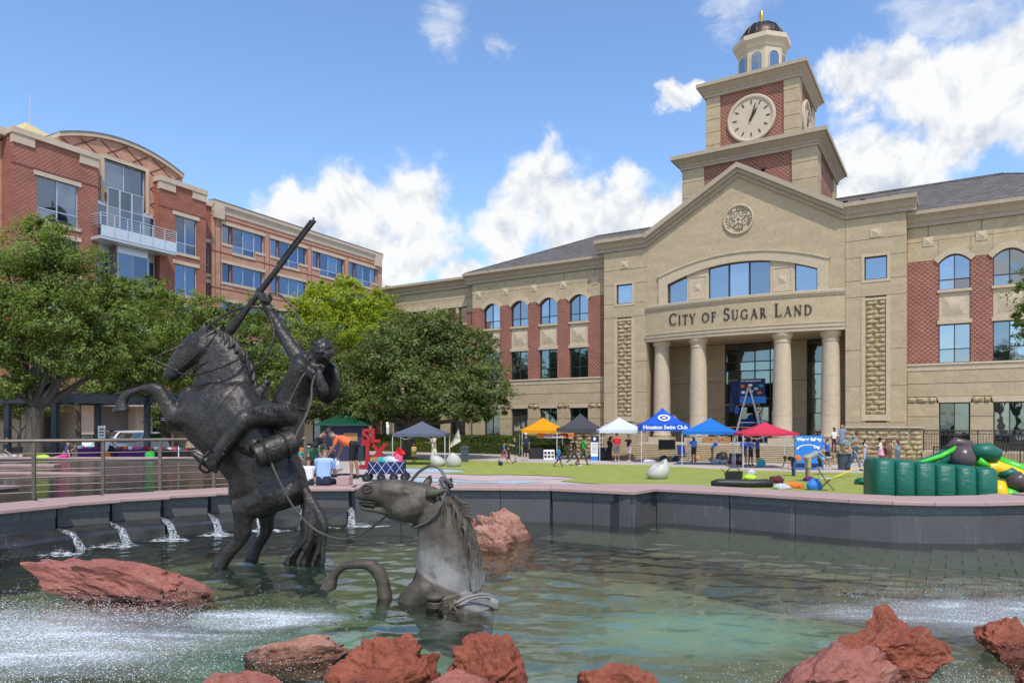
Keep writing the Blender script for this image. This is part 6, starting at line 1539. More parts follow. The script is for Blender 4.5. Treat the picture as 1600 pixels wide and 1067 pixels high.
# second horse: head, neck and one foreleg out of the water
Y2 = 9.2
st2 = root_at('swimming_horse_statue', 'weathered bronze horse head and neck rising from the water', Vector(((690-CX)*Y2/FPX, Y2, ZW)))
def horse_two():
    m = MB()
    loft_px(m, [(684,762,668,824,.14,0),(664,755,650,822,.18,0),(640,750,628,813,.185,0),(618,748.5,606,802,.16,0),(600,749,596,790,.13,0),(584,751,587,785,.115,0),(570,755,577,783,.11,0),(560,763,566,782,.10,0),(554,771,559,780,.06,0)], Y2)
    loft_px(m, [(634,800,628,815,.12,0),(612,792,606,806,.10,0),(592,791,588,801,.085,0),(574,789,571,799,.075,0),(564,788,562,795,.05,0)], Y2)
    limb_px(m, [(645,790,.20,-.06),(630,795,.16,-.08)], Y2); limb_px(m, [(645,790,.20,.06),(630,795,.16,.08)], Y2)
    for d in (-.085, .085): limb_px(m, [(571,762,.045,d),(577,766,.04,d)], Y2)
    for d in (-.145, .145): limb_px(m, [(632,768,.05,d),(642,772,.045,d)], Y2); 
    limb_px(m, [(600,765,.06,-.09),(625,770,.06,-.13)], Y2)
    loft_px(m, [(658,757,672,760,.05,.12),(664,748,676,752,.045,.13),(672,740,675,743,.012,.14)], Y2)
    loft_px(m, [(668,764,666,778,.06,-.14),(682,763,682,776,.055,-.17),(697,763,698,767,.015,-.2)], Y2)
    loft_px(m, [(698,768,652,812,.18,0),(716,788,652,834,.22,0),(730,820,652,858,.27,0),(740,860,650,888,.34,0),(744,892,645,906,.40,0),(742,918,623,930,.46,0),(746,948,608,955,.52,.05),(755,980,610,985,.5,.1)], Y2)
    limb_px(m, [(664,925,.20,-.30),(646,940,.20,-.26)], Y2)
    # raised foreleg
    loft_px(m, [(586,962,622,960,.14,-.05),(590,931,613,931,.12,-.05),(588,910,608,905,.105,-.05),(581,896,600,886,.10,-.05),(572,889,584,873,.095,-.05),(558,888,560,874,.075,-.05),(538,890,533,878,.068,-.05),(529,900,519,892,.072,-.05),(527,907,511,900,.07,-.05),(527,911,508,905,.085,-.05),(525,921,499,920,.105,-.05)], Y2)
    loft_px(m, [(690,940,706,985,.3,-.55),(730,930,730,985,.5,-.5),(772,945,770,985,.4,-.45)], Y2)
    remesh(local(m, st2), 'horse_body', 'bronze_pale', 0.019, st2, 3)
    rr = random.Random(12); mn = MB()
    crest = [(694,764),(706,772),(718,785),(728,800),(735,820),(741,842),(746,864),(748,884),(745,900)]
    for i in range(len(crest)-1):
        for k in range(16):
            u = k/16; x = crest[i][0]+(crest[i+1][0]-crest[i][0])*u; y = crest[i][1]+(crest[i+1][1]-crest[i][1])*u
            q0 = rr.random(); ln = 34+22*q0+rr.uniform(-6, 6); d = -.26*q0+.05; o_ = 9*(1-q0)
            strand_px(mn, [(x-4-10*q0, y+2, d*.6), (x+o_*.6-7*q0, y+ln*.22, d), (x+o_-8*q0+rr.uniform(-1.5, 1.5), y+ln*.6, d-.02), (x+o_*.7-9*q0+rr.uniform(-3, 3), min(y+ln, 924), d-.03)], Y2, lambda q: 0.024*(1-q)**0.5+0.005, 6, 3)
    for k in range(8): strand_px(mn, [(706+rr.uniform(-6,8), 775+k*4, -.05), (722+k*1.5, 786+k*3, -.08), (732+k, 788+k*4+rr.uniform(-4,4), -.08)], Y2, lambda q: 0.03*(1-q)+0.007, 6, 3)
    local(mn, st2).build('mane', 'bronze_pale', st2, smooth=True)['kind'] = 'stuff'
    e = MB()
    for d in (-.165, .165): e.sphere(px(634,773,Y2+d), .032, .02, .03)
    local(e, st2).build('eyes', 'bronze', st2, smooth=True)
    nz = MB()
    for d in (-.118, .118): nz.tube([px(574+9*math.cos(a)*.8,763+6*math.sin(a),Y2+d) for a in [2*math.pi*i/14 for i in range(15)]], .012, 5)
    local(nz, st2).build('nostril_rims', 'bronze_pale', st2, smooth=True)
    nt = MB()
    for d in (-.112, .112): nt.sphere(px(574,763,Y2+d), .045, .012, .032)
    local(nt, st2).build('nostrils', 'bronze', st2, smooth=True)
    mo = MB(); loft_px(mo, [(588,786,586,792,.10,0),(572,784,570,790,.085,0),(562,783,562,788,.05,0)], Y2); local(mo, st2).build('mouth', 'bronze', st2)
    rp = MB()
    strand_px(rp, [(697,764,-.16),(688,790,-.26),(672,812,-.24),(650,823,-.14),(645,822,0),(655,815,.16),(680,790,.24),(697,764,.1)], Y2, 0.018)
    strand_px(rp, [(642,752,.1),(656,736,.05),(674,727,0),(688,733,-.05),(697,750,-.1),(699,764,-.12)], Y2, 0.020)
    strand_px(rp, [(603,806,.1),(615,812,-.05),(645,820,-.16)], Y2, 0.015)
    rope = local(rp, st2).build('lasso', 'rope_metal', st2)
    kn = MB(); rr = random.Random(4)
    for i in range(5): kn.tube([px(697+rr.uniform(-4,4)+7*math.cos(a+i), 757+rr.uniform(-3,3)+9*math.sin(a), Y2-.12+.05*math.sin(a*2+i)) for a in [2*math.pi*k/10 for k in range(11)]], .016, 5)
    local(kn, st2).build('lasso_knot', 'rope_metal', st2)
    sd_ = MB(); Ys = 8.55
    sd_.tube([px(680,962,Ys), px(678,945,Ys), px(679,934,Ys)], [.085, .06, .06], 10); sd_.sphere(px(679,932,Ys), .115, .11, .055)
    for k, q in enumerate((0, 3, 6)): sd_.tube([px(679+11*math.cos(a), 940+q+4*math.sin(a), Ys-.11*math.sin(a)) for a in [2*math.pi*i/12 for i in range(13)]], .017, 5)
    strand_px(sd_, [(683,954,-.05),(706,945,-.15),(735,931,-.1),(764,929,0),(779,942,.1)], Ys, .02); strand_px(sd_, [(690,955,-.1),(720,944,-.2),(742,934,-.1),(770,934,0),(776,946,.1)], Ys, .017)
    for i in range(7): strand_px(sd_, [(764+i*2, 930+i, .0), (768+i*1.6, 940, -.05), (766+i*1.8, 948+i, -.05)], Ys, .012, 5, 3)
    strand_px(sd_, [(700,940,-.1),(712,952,-.2),(716,960,-.2)], Ys, .02); strand_px(sd_, [(712,938,-.1),(704,950,-.2),(706,962,-.2)], Ys, .018)
    local(sd_, st2).build('saddle_horn_and_ropes', 'bronze_pale', st2, smooth=True)
horse_two()
# ------------------------------------------------------------------ red rocks and spray
from mathutils import noise as mnoise
def rock_mat(name, lo, mid, hi, rough=0.55, spec=0.45):
    m, t, b = principled(name, mid, rough, 0, spec)
    v = t.node('ShaderNodeTexCoord').outputs['Object']
    n = t.noise(v, 3.0, 8, 0.68, 0.4); f = t.noise(v, 26, 6, 0.7); st = t.noise(t.node('ShaderNodeMapping', ins={'Vector': v, 'Scale': (1.2, 1.2, 5)}).outputs[0], 2.2, 6, 0.6, 0.5)
    c = t.ramp(t.math('ADD', t.math('MULTIPLY', n, 0.6), t.math('MULTIPLY', st, 0.4)), [(0.32, lo), (0.5, mid), (0.68, hi)])
    c = t.mix(0.35, c, t.ramp(f, [(0.35, tuple(k*0.5 for k in mid)), (0.65, tuple(min(1, k*1.45) for k in mid))]))
    pt_ = t.noise(v, 1.6, 4, 0.6, 0.8); c = t.mix(t.math('MULTIPLY', t.sstep(pt_, 0.55, 0.72), 0.55), c, tuple(min(1, k*q) for k, q in zip(hi, (1.15, 1.45, 1.25)))); c = t.mix(t.math('MULTIPLY', t.sstep(t.noise(v, 4.5, 6, 0.7), 0.60, 0.72), 0.6), c, tuple(k*0.45 for k in lo))
    g = t.node('ShaderNodeNewGeometry'); sp = t.node('ShaderNodeSeparateXYZ', ins={0: g.outputs['Position']})
    wet = t.math('SUBTRACT', 1.0, t.sstep(t.math('ADD', sp.outputs[2], t.math('MULTIPLY', t.math('SUBTRACT', n, 0.5), 0.25)), ZW+0.02, ZW+0.16))
    t.l.new(t.mix(wet, c, t.mix(1.0, c, (0.5, 0.45, 0.43), 'MULTIPLY')), b.inputs['Base Color']); t.l.new(t.math('MULTIPLY_ADD', wet, -0.3, rough), b.inputs['Roughness'])
    bn = t.node('ShaderNodeBump', ins={'Strength': 0.9, 'Distance': 0.05, 'Height': t.math('ADD', n, t.math('MULTIPLY', f, 0.5))}); t.l.new(bn.outputs[0], b.inputs['Normal'])
rock_mat('red_rock', (0.10, 0.022, 0.010), (0.265, 0.066, 0.030), (0.40, 0.135, 0.068))
rock_mat('pink_rock', (0.24, 0.075, 0.040), (0.38, 0.18, 0.12), (0.50, 0.33, 0.25))
rock_mat('coral_rock', (0.24, 0.070, 0.045), (0.335, 0.115, 0.082), (0.42, 0.18, 0.14))
def rock(label, x0, x1, ytop, Y, mat, seed, depth=0.8, pit=0.0, cuts=7, tilt=(0, 0), hs=1.0, sub=5, below=None):
    rnd = random.Random(seed); w = (x1-x0)*Y/FPX/2; X = ((x0+x1)/2-CX)*Y/FPX; zt = px(0, ytop, Y).z
    below = max(0.3, 0.9*(zt-ZW)) if below is None else below; h = (zt-ZW+below)/2
    bm = bmesh.new(); bmesh.ops.create_icosphere(bm, subdivisions=sub, radius=1.0)
    planes = []
    for _ in range(cuts):
        n = Vector((rnd.gauss(0, 1), rnd.gauss(0, 1), rnd.gauss(0.15, .8))).normalized(); planes.append((n, rnd.uniform(0.52, 0.84)))
    off = Vector((seed*3.1, seed*1.7, seed*0.9))
    for v in bm.verts:
        p = v.co.copy()
        for n, d in planes:
            q = p.dot(n)
            if q > d: p -= n*(q-d)*0.97
        k = mnoise.fractal(p*1.3+off, 1.0, 2.0, 5)*0.14+mnoise.ridged_multi_fractal(p*2.2+off, 0.9, 2.1, 5, 1.0, 2.0)*0.085-0.08+(abs(mnoise.noise(p*5+off))-.2)*0.10
        q3 = Vector((p.x, p.y, p.z*1.7))
        for fq, am in ((1.7, 0.085), (3.6, 0.05 if pit else 0.022)):
            dd, pp_ = mnoise.voronoi(q3*fq+off); hsh = mnoise.cell(pp_[0]*7.3); k += (hsh-.5)*am-0.028*max(0, 1-(dd[1]-dd[0])/0.08)
        if pit:
            dd, pp_ = mnoise.voronoi(p*8.5+off); k += (mnoise.cell(pp_[0]*5.1)-.5)*0.035+(abs(mnoise.noise(p*6+off))-.25)*0.05; d2 = mnoise.voronoi(p*3.1-off)[0][0]; k -= pit*0.55*max(0, 0.34-d2)
        p *= 1+k
        v.co = Vector((p.x*w*1.06, p.y*w*depth, p.z*h*hs+tilt[0]*p.x*h+tilt[1]*p.y*h))
    if pit: bmesh.ops.smooth_vert(bm, verts=bm.verts[:], factor=0.5, use_axis_x=True, use_axis_y=True, use_axis_z=True)
    zmax = max(v.co.z for v in bm.verts); xm0, xm1 = min(v.co.x for v in bm.verts), max(v.co.x for v in bm.verts); s = 2*w/(xm1-xm0)
    me = bpy.data.meshes.new('red_boulder')
    for v in bm.verts: v.co.x = (v.co.x-(xm0+xm1)/2)*s; v.co.z += (zt-zmax)-(ZW-0.3)
    bm.to_mesh(me); bm.free(); me.materials.append(MAT[mat]); me.polygons.foreach_set('use_smooth', [True]*len(me.polygons))
    o = bpy.data.objects.new('boulder', me); C.objects.link(o); o.location = (X, Y, ZW-0.3); fix_smooth(o, 24)
    return tag(o, label, 'rock', 'red rocks in the fountain')
rock('flat coral red slab lying in the pool below the rearing horse', 52, 345, 872, 9.25, 'coral_rock', 21, 0.42, cuts=9, tilt=(-0.55, 0.0), hs=0.75, below=0.62)
rock('pale topped red rock at the back of the pool, the larger behind', 742, 840, 793, 13.7, 'pink_rock', 33, 0.6, cuts=11, tilt=(-0.5, 0))
rock('smaller pink rock in front of the pale topped rock at the back', 733, 806, 816, 12.7, 'pink_rock', 36, 0.7, cuts=11, tilt=(-0.2, 0))
rock('small red rock close behind the mane of the swimming horse', 722, 748, 806, 13.3, 'coral_rock', 35, 0.8, sub=4)
rock('cracked pink and white rock lying flat left of the pitted boulders', 366, 552, 990, 6.75, 'pink_rock', 41, 0.55, cuts=9, tilt=(0.15, 0))
rock('big pitted red boulder at the bottom, the left one of the pair', 508, 694, 987, 6.0, 'red_rock', 51, 0.75, pit=0.5, cuts=5, sub=6)
rock('pitted red boulder right beside the bigger pitted one', 684, 832, 990, 6.05, 'red_rock', 52, 0.8, pit=0.5, cuts=5, sub=6)
rock('smooth red rock cut by the bottom edge before the pitted pair', 640, 800, 1051, 5.35, 'coral_rock', 53, 0.6, cuts=8)
rock('low red rock at the bottom edge left of the cracked rock', 268, 456, 1047, 5.7, 'coral_rock', 54, 0.5, cuts=8)
rock('rounded red rock alone at the bottom middle', 902, 1050, 1035, 5.7, 'red_rock', 55, 0.7, cuts=8)
rock('tall angular brown red boulder at the lower right', 1298, 1494, 970, 6.3, 'red_rock', 61, 0.7, cuts=11, sub=6)
rock('wedge of red rock resting behind the tall angular boulder', 1335, 1434, 943, 7.0, 'red_rock', 62, 0.7, cuts=10)
rock('broad sloping pink slab half under water left of the angular boulder', 1192, 1400, 998, 6.0, 'coral_rock', 63, 0.6, cuts=9, tilt=(0.45, 0))
rock('dark red boulder at the right edge', 1527, 1640, 965, 6.9, 'red_rock', 64, 0.8, cuts=10)
rock('red rock at the lower right corner', 1583, 1680, 1008, 5.9, 'red_rock', 65, 0.8, cuts=10)
def spray():
    rg = np.random.default_rng(9); N = 0; P = []
    def cloud(n, c, s, zs):
        q = rg.normal(0, 1, (n, 3))*np.array([s[0], s[1], 0])+np.array([c[0], c[1], 0]); q[:, 2] = ZW+rg.exponential(zs, n); P.append(q)
    cloud(15000, (-6.2, 7.4), (1.6, 0.8), 0.07); cloud(6000, (-4.2, 6.3), (1.4, 0.45), 0.04); cloud(9000, (7.2, 8.3), (1.8, 0.45), 0.06); cloud(4000, (3.6, 5.9), (0.9, 0.3), 0.03)
    cloud(800, (-8.6, 10.6), (0.5, 0.6), 0.2); cloud(900, (-2.9, 8.0), (0.7, 0.3), 0.02)
    for p in SLOTS[1:]: cloud(160, (p.x+0.38, p.y-0.55), (0.10, 0.08), 0.02)
    # thin jets arcing low over the water
    for (a, b, h) in [((-9.2, 7.6), (-2.6, 7.9), 0.35), ((-9.3, 6.4), (-3.0, 6.9), 0.3), ((11.5, 8.3), (4.2, 9.2), 0.35), ((11, 7.6), (5.0, 8.2), 0.25)]:
        n = 3200; u = rg.uniform(0, 1, n); q = np.zeros((n, 3)); q[:, 0] = a[0]+(b[0]-a[0])*u; q[:, 1] = a[1]+(b[1]-a[1])*u; q[:, 2] = ZW+h*4*u*(1-u)*0.6
        q += rg.normal(0, 1, (n, 3))*np.array([.05, .10, .05]); q[:, 2] = np.maximum(q[:, 2], ZW+0.01); P.append(q)
    P = np.concatenate(P); P = P[[inside((x, y), FRONT) for x, y in P[:, :2]]]; n = len(P)
    tet = np.array([(1, 1, 1), (-1, -1, 1), (-1, 1, -1), (1, -1, -1)])*0.6; sz = rg.uniform(0.0011, 0.0031, n)
    v = (P[:, None, :]+tet[None]*sz[:, None, None]*np.array([2.4, 1.2, 1.0])).reshape(-1, 3)
    f = (np.array([(0, 1, 2), (0, 3, 1), (0, 2, 3), (1, 3, 2)])[None]+4*np.arange(n)[:, None, None]).reshape(-1, 3)
    me = bpy.data.meshes.new('spray'); me.from_pydata(v.tolist(), [], f.tolist()); me.materials.append(MAT['drop'])
    o = bpy.data.objects.new('spray', me); C.objects.link(o); tag(o, 'fine spray and droplets of the fountain jets', 'spray', None, 'stuff')
principled('drop', (0.85, 0.88, 0.9), 0.2, 0, 0.6)
spray()
# ------------------------------------------------------------------ people
def cloth(col, rough=0.85):
    k = 'cloth_%d_%d_%d' % tuple(int(c*1000) for c in col)
    if k not in MAT: varied(k, col, rough, 0.15, 9, 0.35, 14)
    return k
SK = {'l': (0.50, 0.30, 0.21), 't': (0.34, 0.185, 0.115), 'b': (0.115, 0.058, 0.036)}
for k, c in SK.items(): varied('skin_'+k, c, 0.55, 0.06, 6)
varied('hair_dark', (0.014, 0.011, 0.010), 0.5, 0.3, 30); varied('hair_brown', (0.075, 0.040, 0.022), 0.5, 0.3, 30); varied('hair_red', (0.13, 0.018, 0.022), 0.5, 0.3, 30); varied('hair_grey', (0.09, 0.085, 0.08), 0.6, 0.3, 30)
varied('shoe_white', (0.62, 0.62, 0.6), 0.6, 0.1, 9); varied('shoe_black', (0.02, 0.02, 0.022), 0.6, 0.1, 9)
POSE = {
 'stand': dict(),
 'walk': dict(th=(26, -20), kn=(12, 26), arms=((-22, 8, 15), (24, 8, 22))),
 'walk2': dict(th=(-20, 26), kn=(30, 10), arms=((26, 8, 22), (-22, 8, 15))),
 'hold': dict(arms=((20, 12, 95), (25, 10, 80))),
 'phone': dict(arms=((35, 12, 105), (4, 8, 12)), head=18),
 'reach': dict(arms=((8, 8, 15), (70, 15, 20))),
 'raise': dict(arms=((150, 25, 10), (8, 8, 15))),
 'bend': dict(lean=78, arms=((28, 6, 8), (16, 6, 10)), th=(8, 0), kn=(12, 8), head=10),
 'bend3': dict(lean=66, arms=((26, 6, 8), (14, 6, 10)), th=(6, -2), kn=(8, 6), head=10),
 'bend2': dict(lean=66, arms=((42, 8, 12), (50, 8, 14)), th=(4, 0), kn=(8, 6), head=20),
 'stoop': dict(lean=32, arms=((40, 8, 35), (34, 8, 30)), head=28),
 'sit': dict(th=(86, 90), kn=(84, 88), arms=((22, 5, 75), (24, 5, 75)), lean=8, head=16),
 'sitfloor': dict(th=(82, 86), kn=(4, 10), arms=((-24, 14, 6), (20, 12, 40)), lean=-6),
 'climb': dict(th=(38, 6), kn=(55, 10), arms=((120, 10, 30), (100, 12, 40)), lean=6),
 'arms_out': dict(arms=((55, 60, 10), (30, 30, 40)))}
def person(label, at, h, face, pose='stand', skin='l', shirt=(0.03, 0.03, 0.035), pants=(0.03, 0.03, 0.035), hair='hair_dark', style='short', shorts=True, sleeve=0.6, shoes='shoe_black', dress=None, vox=0.017, group=None, hem=0.45, cap=None, pack=None, seat=None):
    """at: world point under the feet (or of the seat); face: degrees, 0 looks away from the camera, 90 to the left, 180 at it"""
    P = dict(th=(3, -3), kn=(2, 4), arms=((6, 9, 14), (4, 9, 16)), lean=2, head=2); P.update(POSE[pose])
    s = h/1.75; R = math.radians
    def rot(v, a): return Vector((v.x, v.y*math.cos(a)+v.z*math.sin(a), -v.y*math.sin(a)+v.z*math.cos(a)))   # pitch forward
    up = rot(Vector((0, 0, 1)), R(P['lean'])); fw = rot(Vector((0, 1, 0)), R(P['lean'])); rt = Vector((1, 0, 0))
    B = []       # (a, b, ra, rb, region)
    pel = Vector((0, 0, 0)); ch = pel+up*0.36; sh = pel+up*0.46; nk = sh+up*0.07+fw*0.01
    sk, st, pt, fo = 0, 1, 2, 3
    for x in (-.075, .075): B += [(pel+rt*x-up*0.04, pel+rt*x+up*0.06, .105, .10, pt)]
    for x in (-.065, 0, .065): B += [(pel+rt*x+up*0.09+fw*0.01, pel+rt*x*1.1+up*0.22+fw*0.01, .108, .105, st), (pel+rt*x*1.1+up*0.22+fw*0.01, sh+rt*x*1.3-up*0.04, .105, .10, st)]
    B += [(sh+rt*-.15, sh+rt*.15, .062, .062, st), (nk-up*0.05, nk+up*0.08, .055, .05, sk)]
    hp = rot(up, R(P['head']*0.8)); hf = rot(fw, R(P['head']*0.8)); hc = nk+up*0.06+hp*0.12+hf*0.02
    B += [(hc+hp*0.03-hf*0.012, hc-hp*0.015, .088, .082, sk), (hc-hp*0.02+hf*0.02, hc-hp*0.085+hf*0.045, .07, .042, sk), (hc+hf*0.085-hp*0.02, hc+hf*0.102-hp*0.035, .014, .017, sk)]
    for x in (-1, 1): B += [(hc+rt*.086*x-hp*0.02, hc+rt*.090*x+hp*0.015, .016, .018, sk)]
    for i, x in enumerate((-1, 1)):
        ap, ab, el = P['arms'][i]
        S = sh+rt*(.19*x)-up*0.01
        d = Vector((x*math.sin(R(ab)), math.sin(R(ap))*math.cos(R(ab)), -math.cos(R(ap))*math.cos(R(ab))))
        E = S+d*0.29; ax = R(ap+el); d2 = Vector((x*math.sin(R(ab*0.4)), math.sin(ax)*math.cos(R(ab*0.4)), -math.cos(ax)*math.cos(R(ab*0.4))))
        W = E+d2*0.25; m = S.lerp(E, sleeve) if sleeve < 1 else E
        B += [(S, m, .060, .054, st if sleeve > 0 else sk)]
        if sleeve < 1: B += [(m, E, .046, .041, sk)]
        B += [(E, W, .042, .029, sk if sleeve <= 1 else st)]
        n2 = d2.cross(rt); n2 = n2.normalized() if n2.length > 0.1 else Vector((0, 1, 0))
        K = W+d2*0.085; B += [(W+rt*.012, K+rt*.022, .022, .020, sk), (W-rt*.012, K-rt*.022, .022, .020, sk)]
        for q, ln in enumerate((.066, .078, .073, .055)):
            o = K+rt*((q-1.5)*.021); k1 = o+d2*ln*0.55+n2*0.012; B += [(o, k1, .0115, .0105, sk), (k1, k1+d2*ln*0.4+n2*0.024, .0105, .009, sk)]
        tb = W+d2*0.03-rt*(.026*x); tk = tb+d2*.035-rt*(.022*x)+n2*.012; B += [(tb, tk, .013, .012, sk), (tk, tk+d2*.032-rt*(.004*x)+n2*.012, .012, .0095, sk)]
        a = R(P['th'][i]); k = a-R(P['kn'][i]); H = pel+rt*(.09*x)-Vector((0, 0, .04))
        Kn = H+Vector((x*0.012, math.sin(a), -math.cos(a)))*0.42; An = Kn+Vector((0, math.sin(k), -math.cos(k)))*0.41
        mid = H.lerp(Kn, 0.82)
        B += [(H, mid, .093, .072, pt if dress is None else sk)]
        lr = pt if not shorts and dress is None else sk
        if shorts and dress is None: B += [(H.lerp(Kn, 0.5), mid, .085, .083, pt)]
        B += [(mid, Kn, .062, .055, lr), (Kn, Kn.lerp(An, 0.3)-Vector((0, .012, 0)), .054, .056, lr), (Kn.lerp(An, 0.3)-Vector((0, .012, 0)), An, .056 if not (lr == pt) else .062, .036 if not (lr == pt) else .055, lr)]
        td = Vector((0, math.cos(k*0.5), math.sin(k)*0.6-0.1)).normalized(); B += [(An-Vector((0, .03, .045)), An+td*0.15-Vector((0, 0, .055)), .042, .036, fo)]
    mb = MB()
    for (a, b, ra, rb, r) in B: mb.capsule(a*s, b*s, ra*s, rb*s, 10)
    zmin = min(v[2] for v in mb.v); base = Vector((0, 0, -zmin)) if seat is None else Vector((0, 0, 0.12*s))
    t = thing('person', label, 'person', at, R(face), 1.0, group)
    mats = ['skin_'+skin, cloth(shirt), cloth(pants) if dress is None else cloth(dress), shoes]
    mb.v = [(x, y, z+base.z) for x, y, z in mb.v]
    o = remesh(mb, 'body', mats, vox*s if h < 1.4 else vox, t, 1)
    me = o.data; n = len(me.polygons); cen = np.empty(n*3); me.polygons.foreach_get('center', cen); cen = cen.reshape(-1, 3)-np.array(base)
    best = np.full(n, 1e9); reg = np.zeros(n, int)
    for (a, b, ra, rb, r) in B:
        a_, b_ = np.array(a)*s, np.array(b)*s; ab = b_-a_; u = np.clip(((cen-a_)@ab)/max(ab@ab, 1e-9), 0, 1)
        d = np.linalg.norm(cen-(a_+u[:, None]*ab), axis=1)-(ra+(rb-ra)*u)*s
        q = d < best; best[q] = d[q]; reg[q] = r
    me.polygons.foreach_set('material_index', reg.astype(np.int32))
    HC, HP, HF = hc*s+base, hp, hf
    f = MB()
    for x in (-.034, .034): f.sphere(HC+(rt*x+hf*0.079+hp*0.005)*s, .010*s, .008*s, .008*s, 6, 4)
    f.build('eyes', 'hair_dark', t); f = MB(); f.obox(HC+(hf*0.088-hp*0.062)*s, rt*(.022*s), hf*(.006*s), hp*(.005*s)); f.build('mouth', cloth((0.22, 0.07, 0.06)), t)
    if style != 'bald':
        hm = MB(); Rn = []
        for i in range(8):
            e = -0.55+(math.pi/2+0.5)*i/7; ring = []
            for j in range(16):
                a = 2*math.pi*j/16; front = max(0, math.sin(a)); ee = max(e, 0.42*front-0.1+0.45*(front > 0.55)) if i < 6 else e
                ring.append(HC+(rt*(math.cos(a)*math.cos(ee)*.101)+hf*(math.sin(a)*math.cos(ee)*.106-0.012)+hp*(math.sin(ee)*.112+0.02))*s)
            Rn.append(ring)
        hm.rings(Rn)
        if style == 'long':
            hm.tube([HC+(-hf*0.05+hp*0.02)*s, HC+(-hf*0.10-hp*0.10)*s, HC+(-hf*0.11-up*0.26)*s, HC+(-hf*0.10-up*0.40)*s], [.09*s, .098*s, .092*s, .05*s], 10, flat=0.6)
        if style == 'bun': hm.sphere(HC+(-hf*0.10+hp*0.09)*s, .052*s)
        if style == 'puff': hm.sphere(HC+(-hf*0.03+hp*0.05)*s, .125*s, .125*s, .115*s)
        ho = hm.build('hair', hair, t, smooth=True)
    if cap:
        c_ = MB(); c_.rings([[HC+(rt*(math.cos(a)*r)+hf*(math.sin(a)*r*1.08-0.005)+hp*z)*s for a in [2*math.pi*j/16 for j in range(16)]] for r, z in [(.106, .035), (.109, .06), (.098, .10), (.06, .132), (.01, .14)]])
        c_.add([HC+(rt*x+hf*y+hp*z)*s for x, y, z in [(-.085, .07, .04), (.085, .07, .04), (.06, .19, .03), (-.06, .19, .03), (-.085, .07, .052), (.085, .07, .052), (.06, .19, .042), (-.06, .19, .042)]], [(0,3,2,1),(4,5,6,7),(0,1,5,4),(1,2,6,5),(2,3,7,6),(3,0,4,7)])
        c_.build('cap', cloth(cap), t, smooth=False)
    if dress is not None:
        L = hem; d = MB(); Rn = []
        for i in range(6):
            u = i/5; z = 0.16-u*(0.16+L); rx = .135+u*u*0.02+(.13*u if L > .5 else .12*u); ry = rx*0.82
            Rn.append([(pel+up*z*1.0)*s+base+Vector((math.cos(a)*rx*(1+0.06*math.sin(a*6)*u), math.sin(a)*ry*(1+0.06*math.sin(a*6)*u), 0))*s for a in [2*math.pi*j/24 for j in range(24)]])
        d.rings(Rn); d.build('skirt', cloth(dress), t, smooth=True)
    if pack is not None:
        p = (pel+up*0.3-fw*0.19)*s+base; q = MB(); q.obox(p, rt*(.13*s), fw*(.08*s), up*(.2*s)); q.build('backpack', cloth(pack), t, bevel=0.03*s)
    return t
NAVY, BLACK, ROYAL = (0.018, 0.026, 0.055), (0.014, 0.014, 0.016), (0.030, 0.115, 0.46)
G1, G2, G3, G4 = 'visitors on the lawn', 'helpers in royal blue shirts', 'people by the steps', 'people on the fountain terrace'
def P_(label, x, yf, hpx, face, *a, **k):
    p = gpt(x, yf); return person(label, p, max(0.75, hpx*p.y/FPX), face, *a, **k)
# terrace on the left
p = px(505,757,16.75); p.z = ZC
person('seated man in light blue polo shirt seen from behind on the coping', p, 1.78, -8, 'sit', 't', (0.32, 0.47, 0.72), NAVY, shorts=False, vox=0.012, seat=1, group=G4)
p = px(482,757,16.8); p.z = ZC
person('seated child in white T-shirt beside the man in the blue polo', p, 1.25, 15, 'sit', 't', (0.68, 0.66, 0.68), NAVY, vox=0.012, seat=1, group=G4)
p = gpt(553,748); p = Vector((px(553,748,22.3).x, 22.3, gh(-4.9, 22.3)))
person('man in orange T-shirt and black shorts bending over beside the blue wagon', p, 1.93, 78, 'bend3', 't', (0.78, 0.155, 0.05), BLACK, 'hair_grey', shoes='shoe_black', vox=0.013, group=G4)
for (lab, x, yt, Y, h, f, ps, kw) in [
  ('woman in sleeveless navy top with dark bun behind the seated man', 515, 672, 25.0, 1.68, 150, 'stand', dict(skin='b', shirt=NAVY, pants=NAVY, style='bun', sleeve=0.0)),
  ('man in black T-shirt leaning forward left of the woman with the bun', 487, 676, 24.0, 1.75, -60, 'stoop', dict(skin='t', shirt=BLACK, pants=BLACK)),
  ('child in green shirt and dark cap sitting low before the leaning man', 487, 694, 20.6, 1.30, -150, 'stoop', dict(skin='t', shirt=(0.03, 0.13, 0.07), cap=(0.02, 0.02, 0.02))),
  ('small child among bags beside the green shirted child', 467, 700, 21.0, 1.15, -120, 'stoop', dict(skin='t', shirt=(0.05, 0.25, 0.22), pants=(0.3, 0.3, 0.3)))]:
    q = px(x, yt, Y); person(lab, (q.x, Y, q.z-h*(0.97 if ps == 'stand' else 0.9)), h, f, ps, group=G4, **kw)
q = px(174, 719, 34.0); person('woman in white tank top and black trousers walking along the far ledge', (q.x, 34.0, gh(q.x, 34)), 1.68, -75, 'walk', 't', (0.66, 0.66, 0.66), BLACK, 'hair_dark', 'bun', False, 0.0, group=G4)
q = px(100, 711, 29.7); person('girl in pink bottoms sitting on the far ledge with an arm stretched', (q.x, 29.9, ZC+0.06), 1.45, 100, 'sitfloor', 'l', (0.06, 0.08, 0.14), (0.66, 0.05, 0.30), 'hair_brown', seat=1, group=G4)
q = px(110, 700, 31.0); person('blond person behind the girl in pink on the ledge', (q.x, 31.3, gh(q.x, 31.3)), 1.2, 180, 'stoop', 'l', (0.25, 0.18, 0.12), (0.3, 0.25, 0.2), 'hair_brown', group=G4)
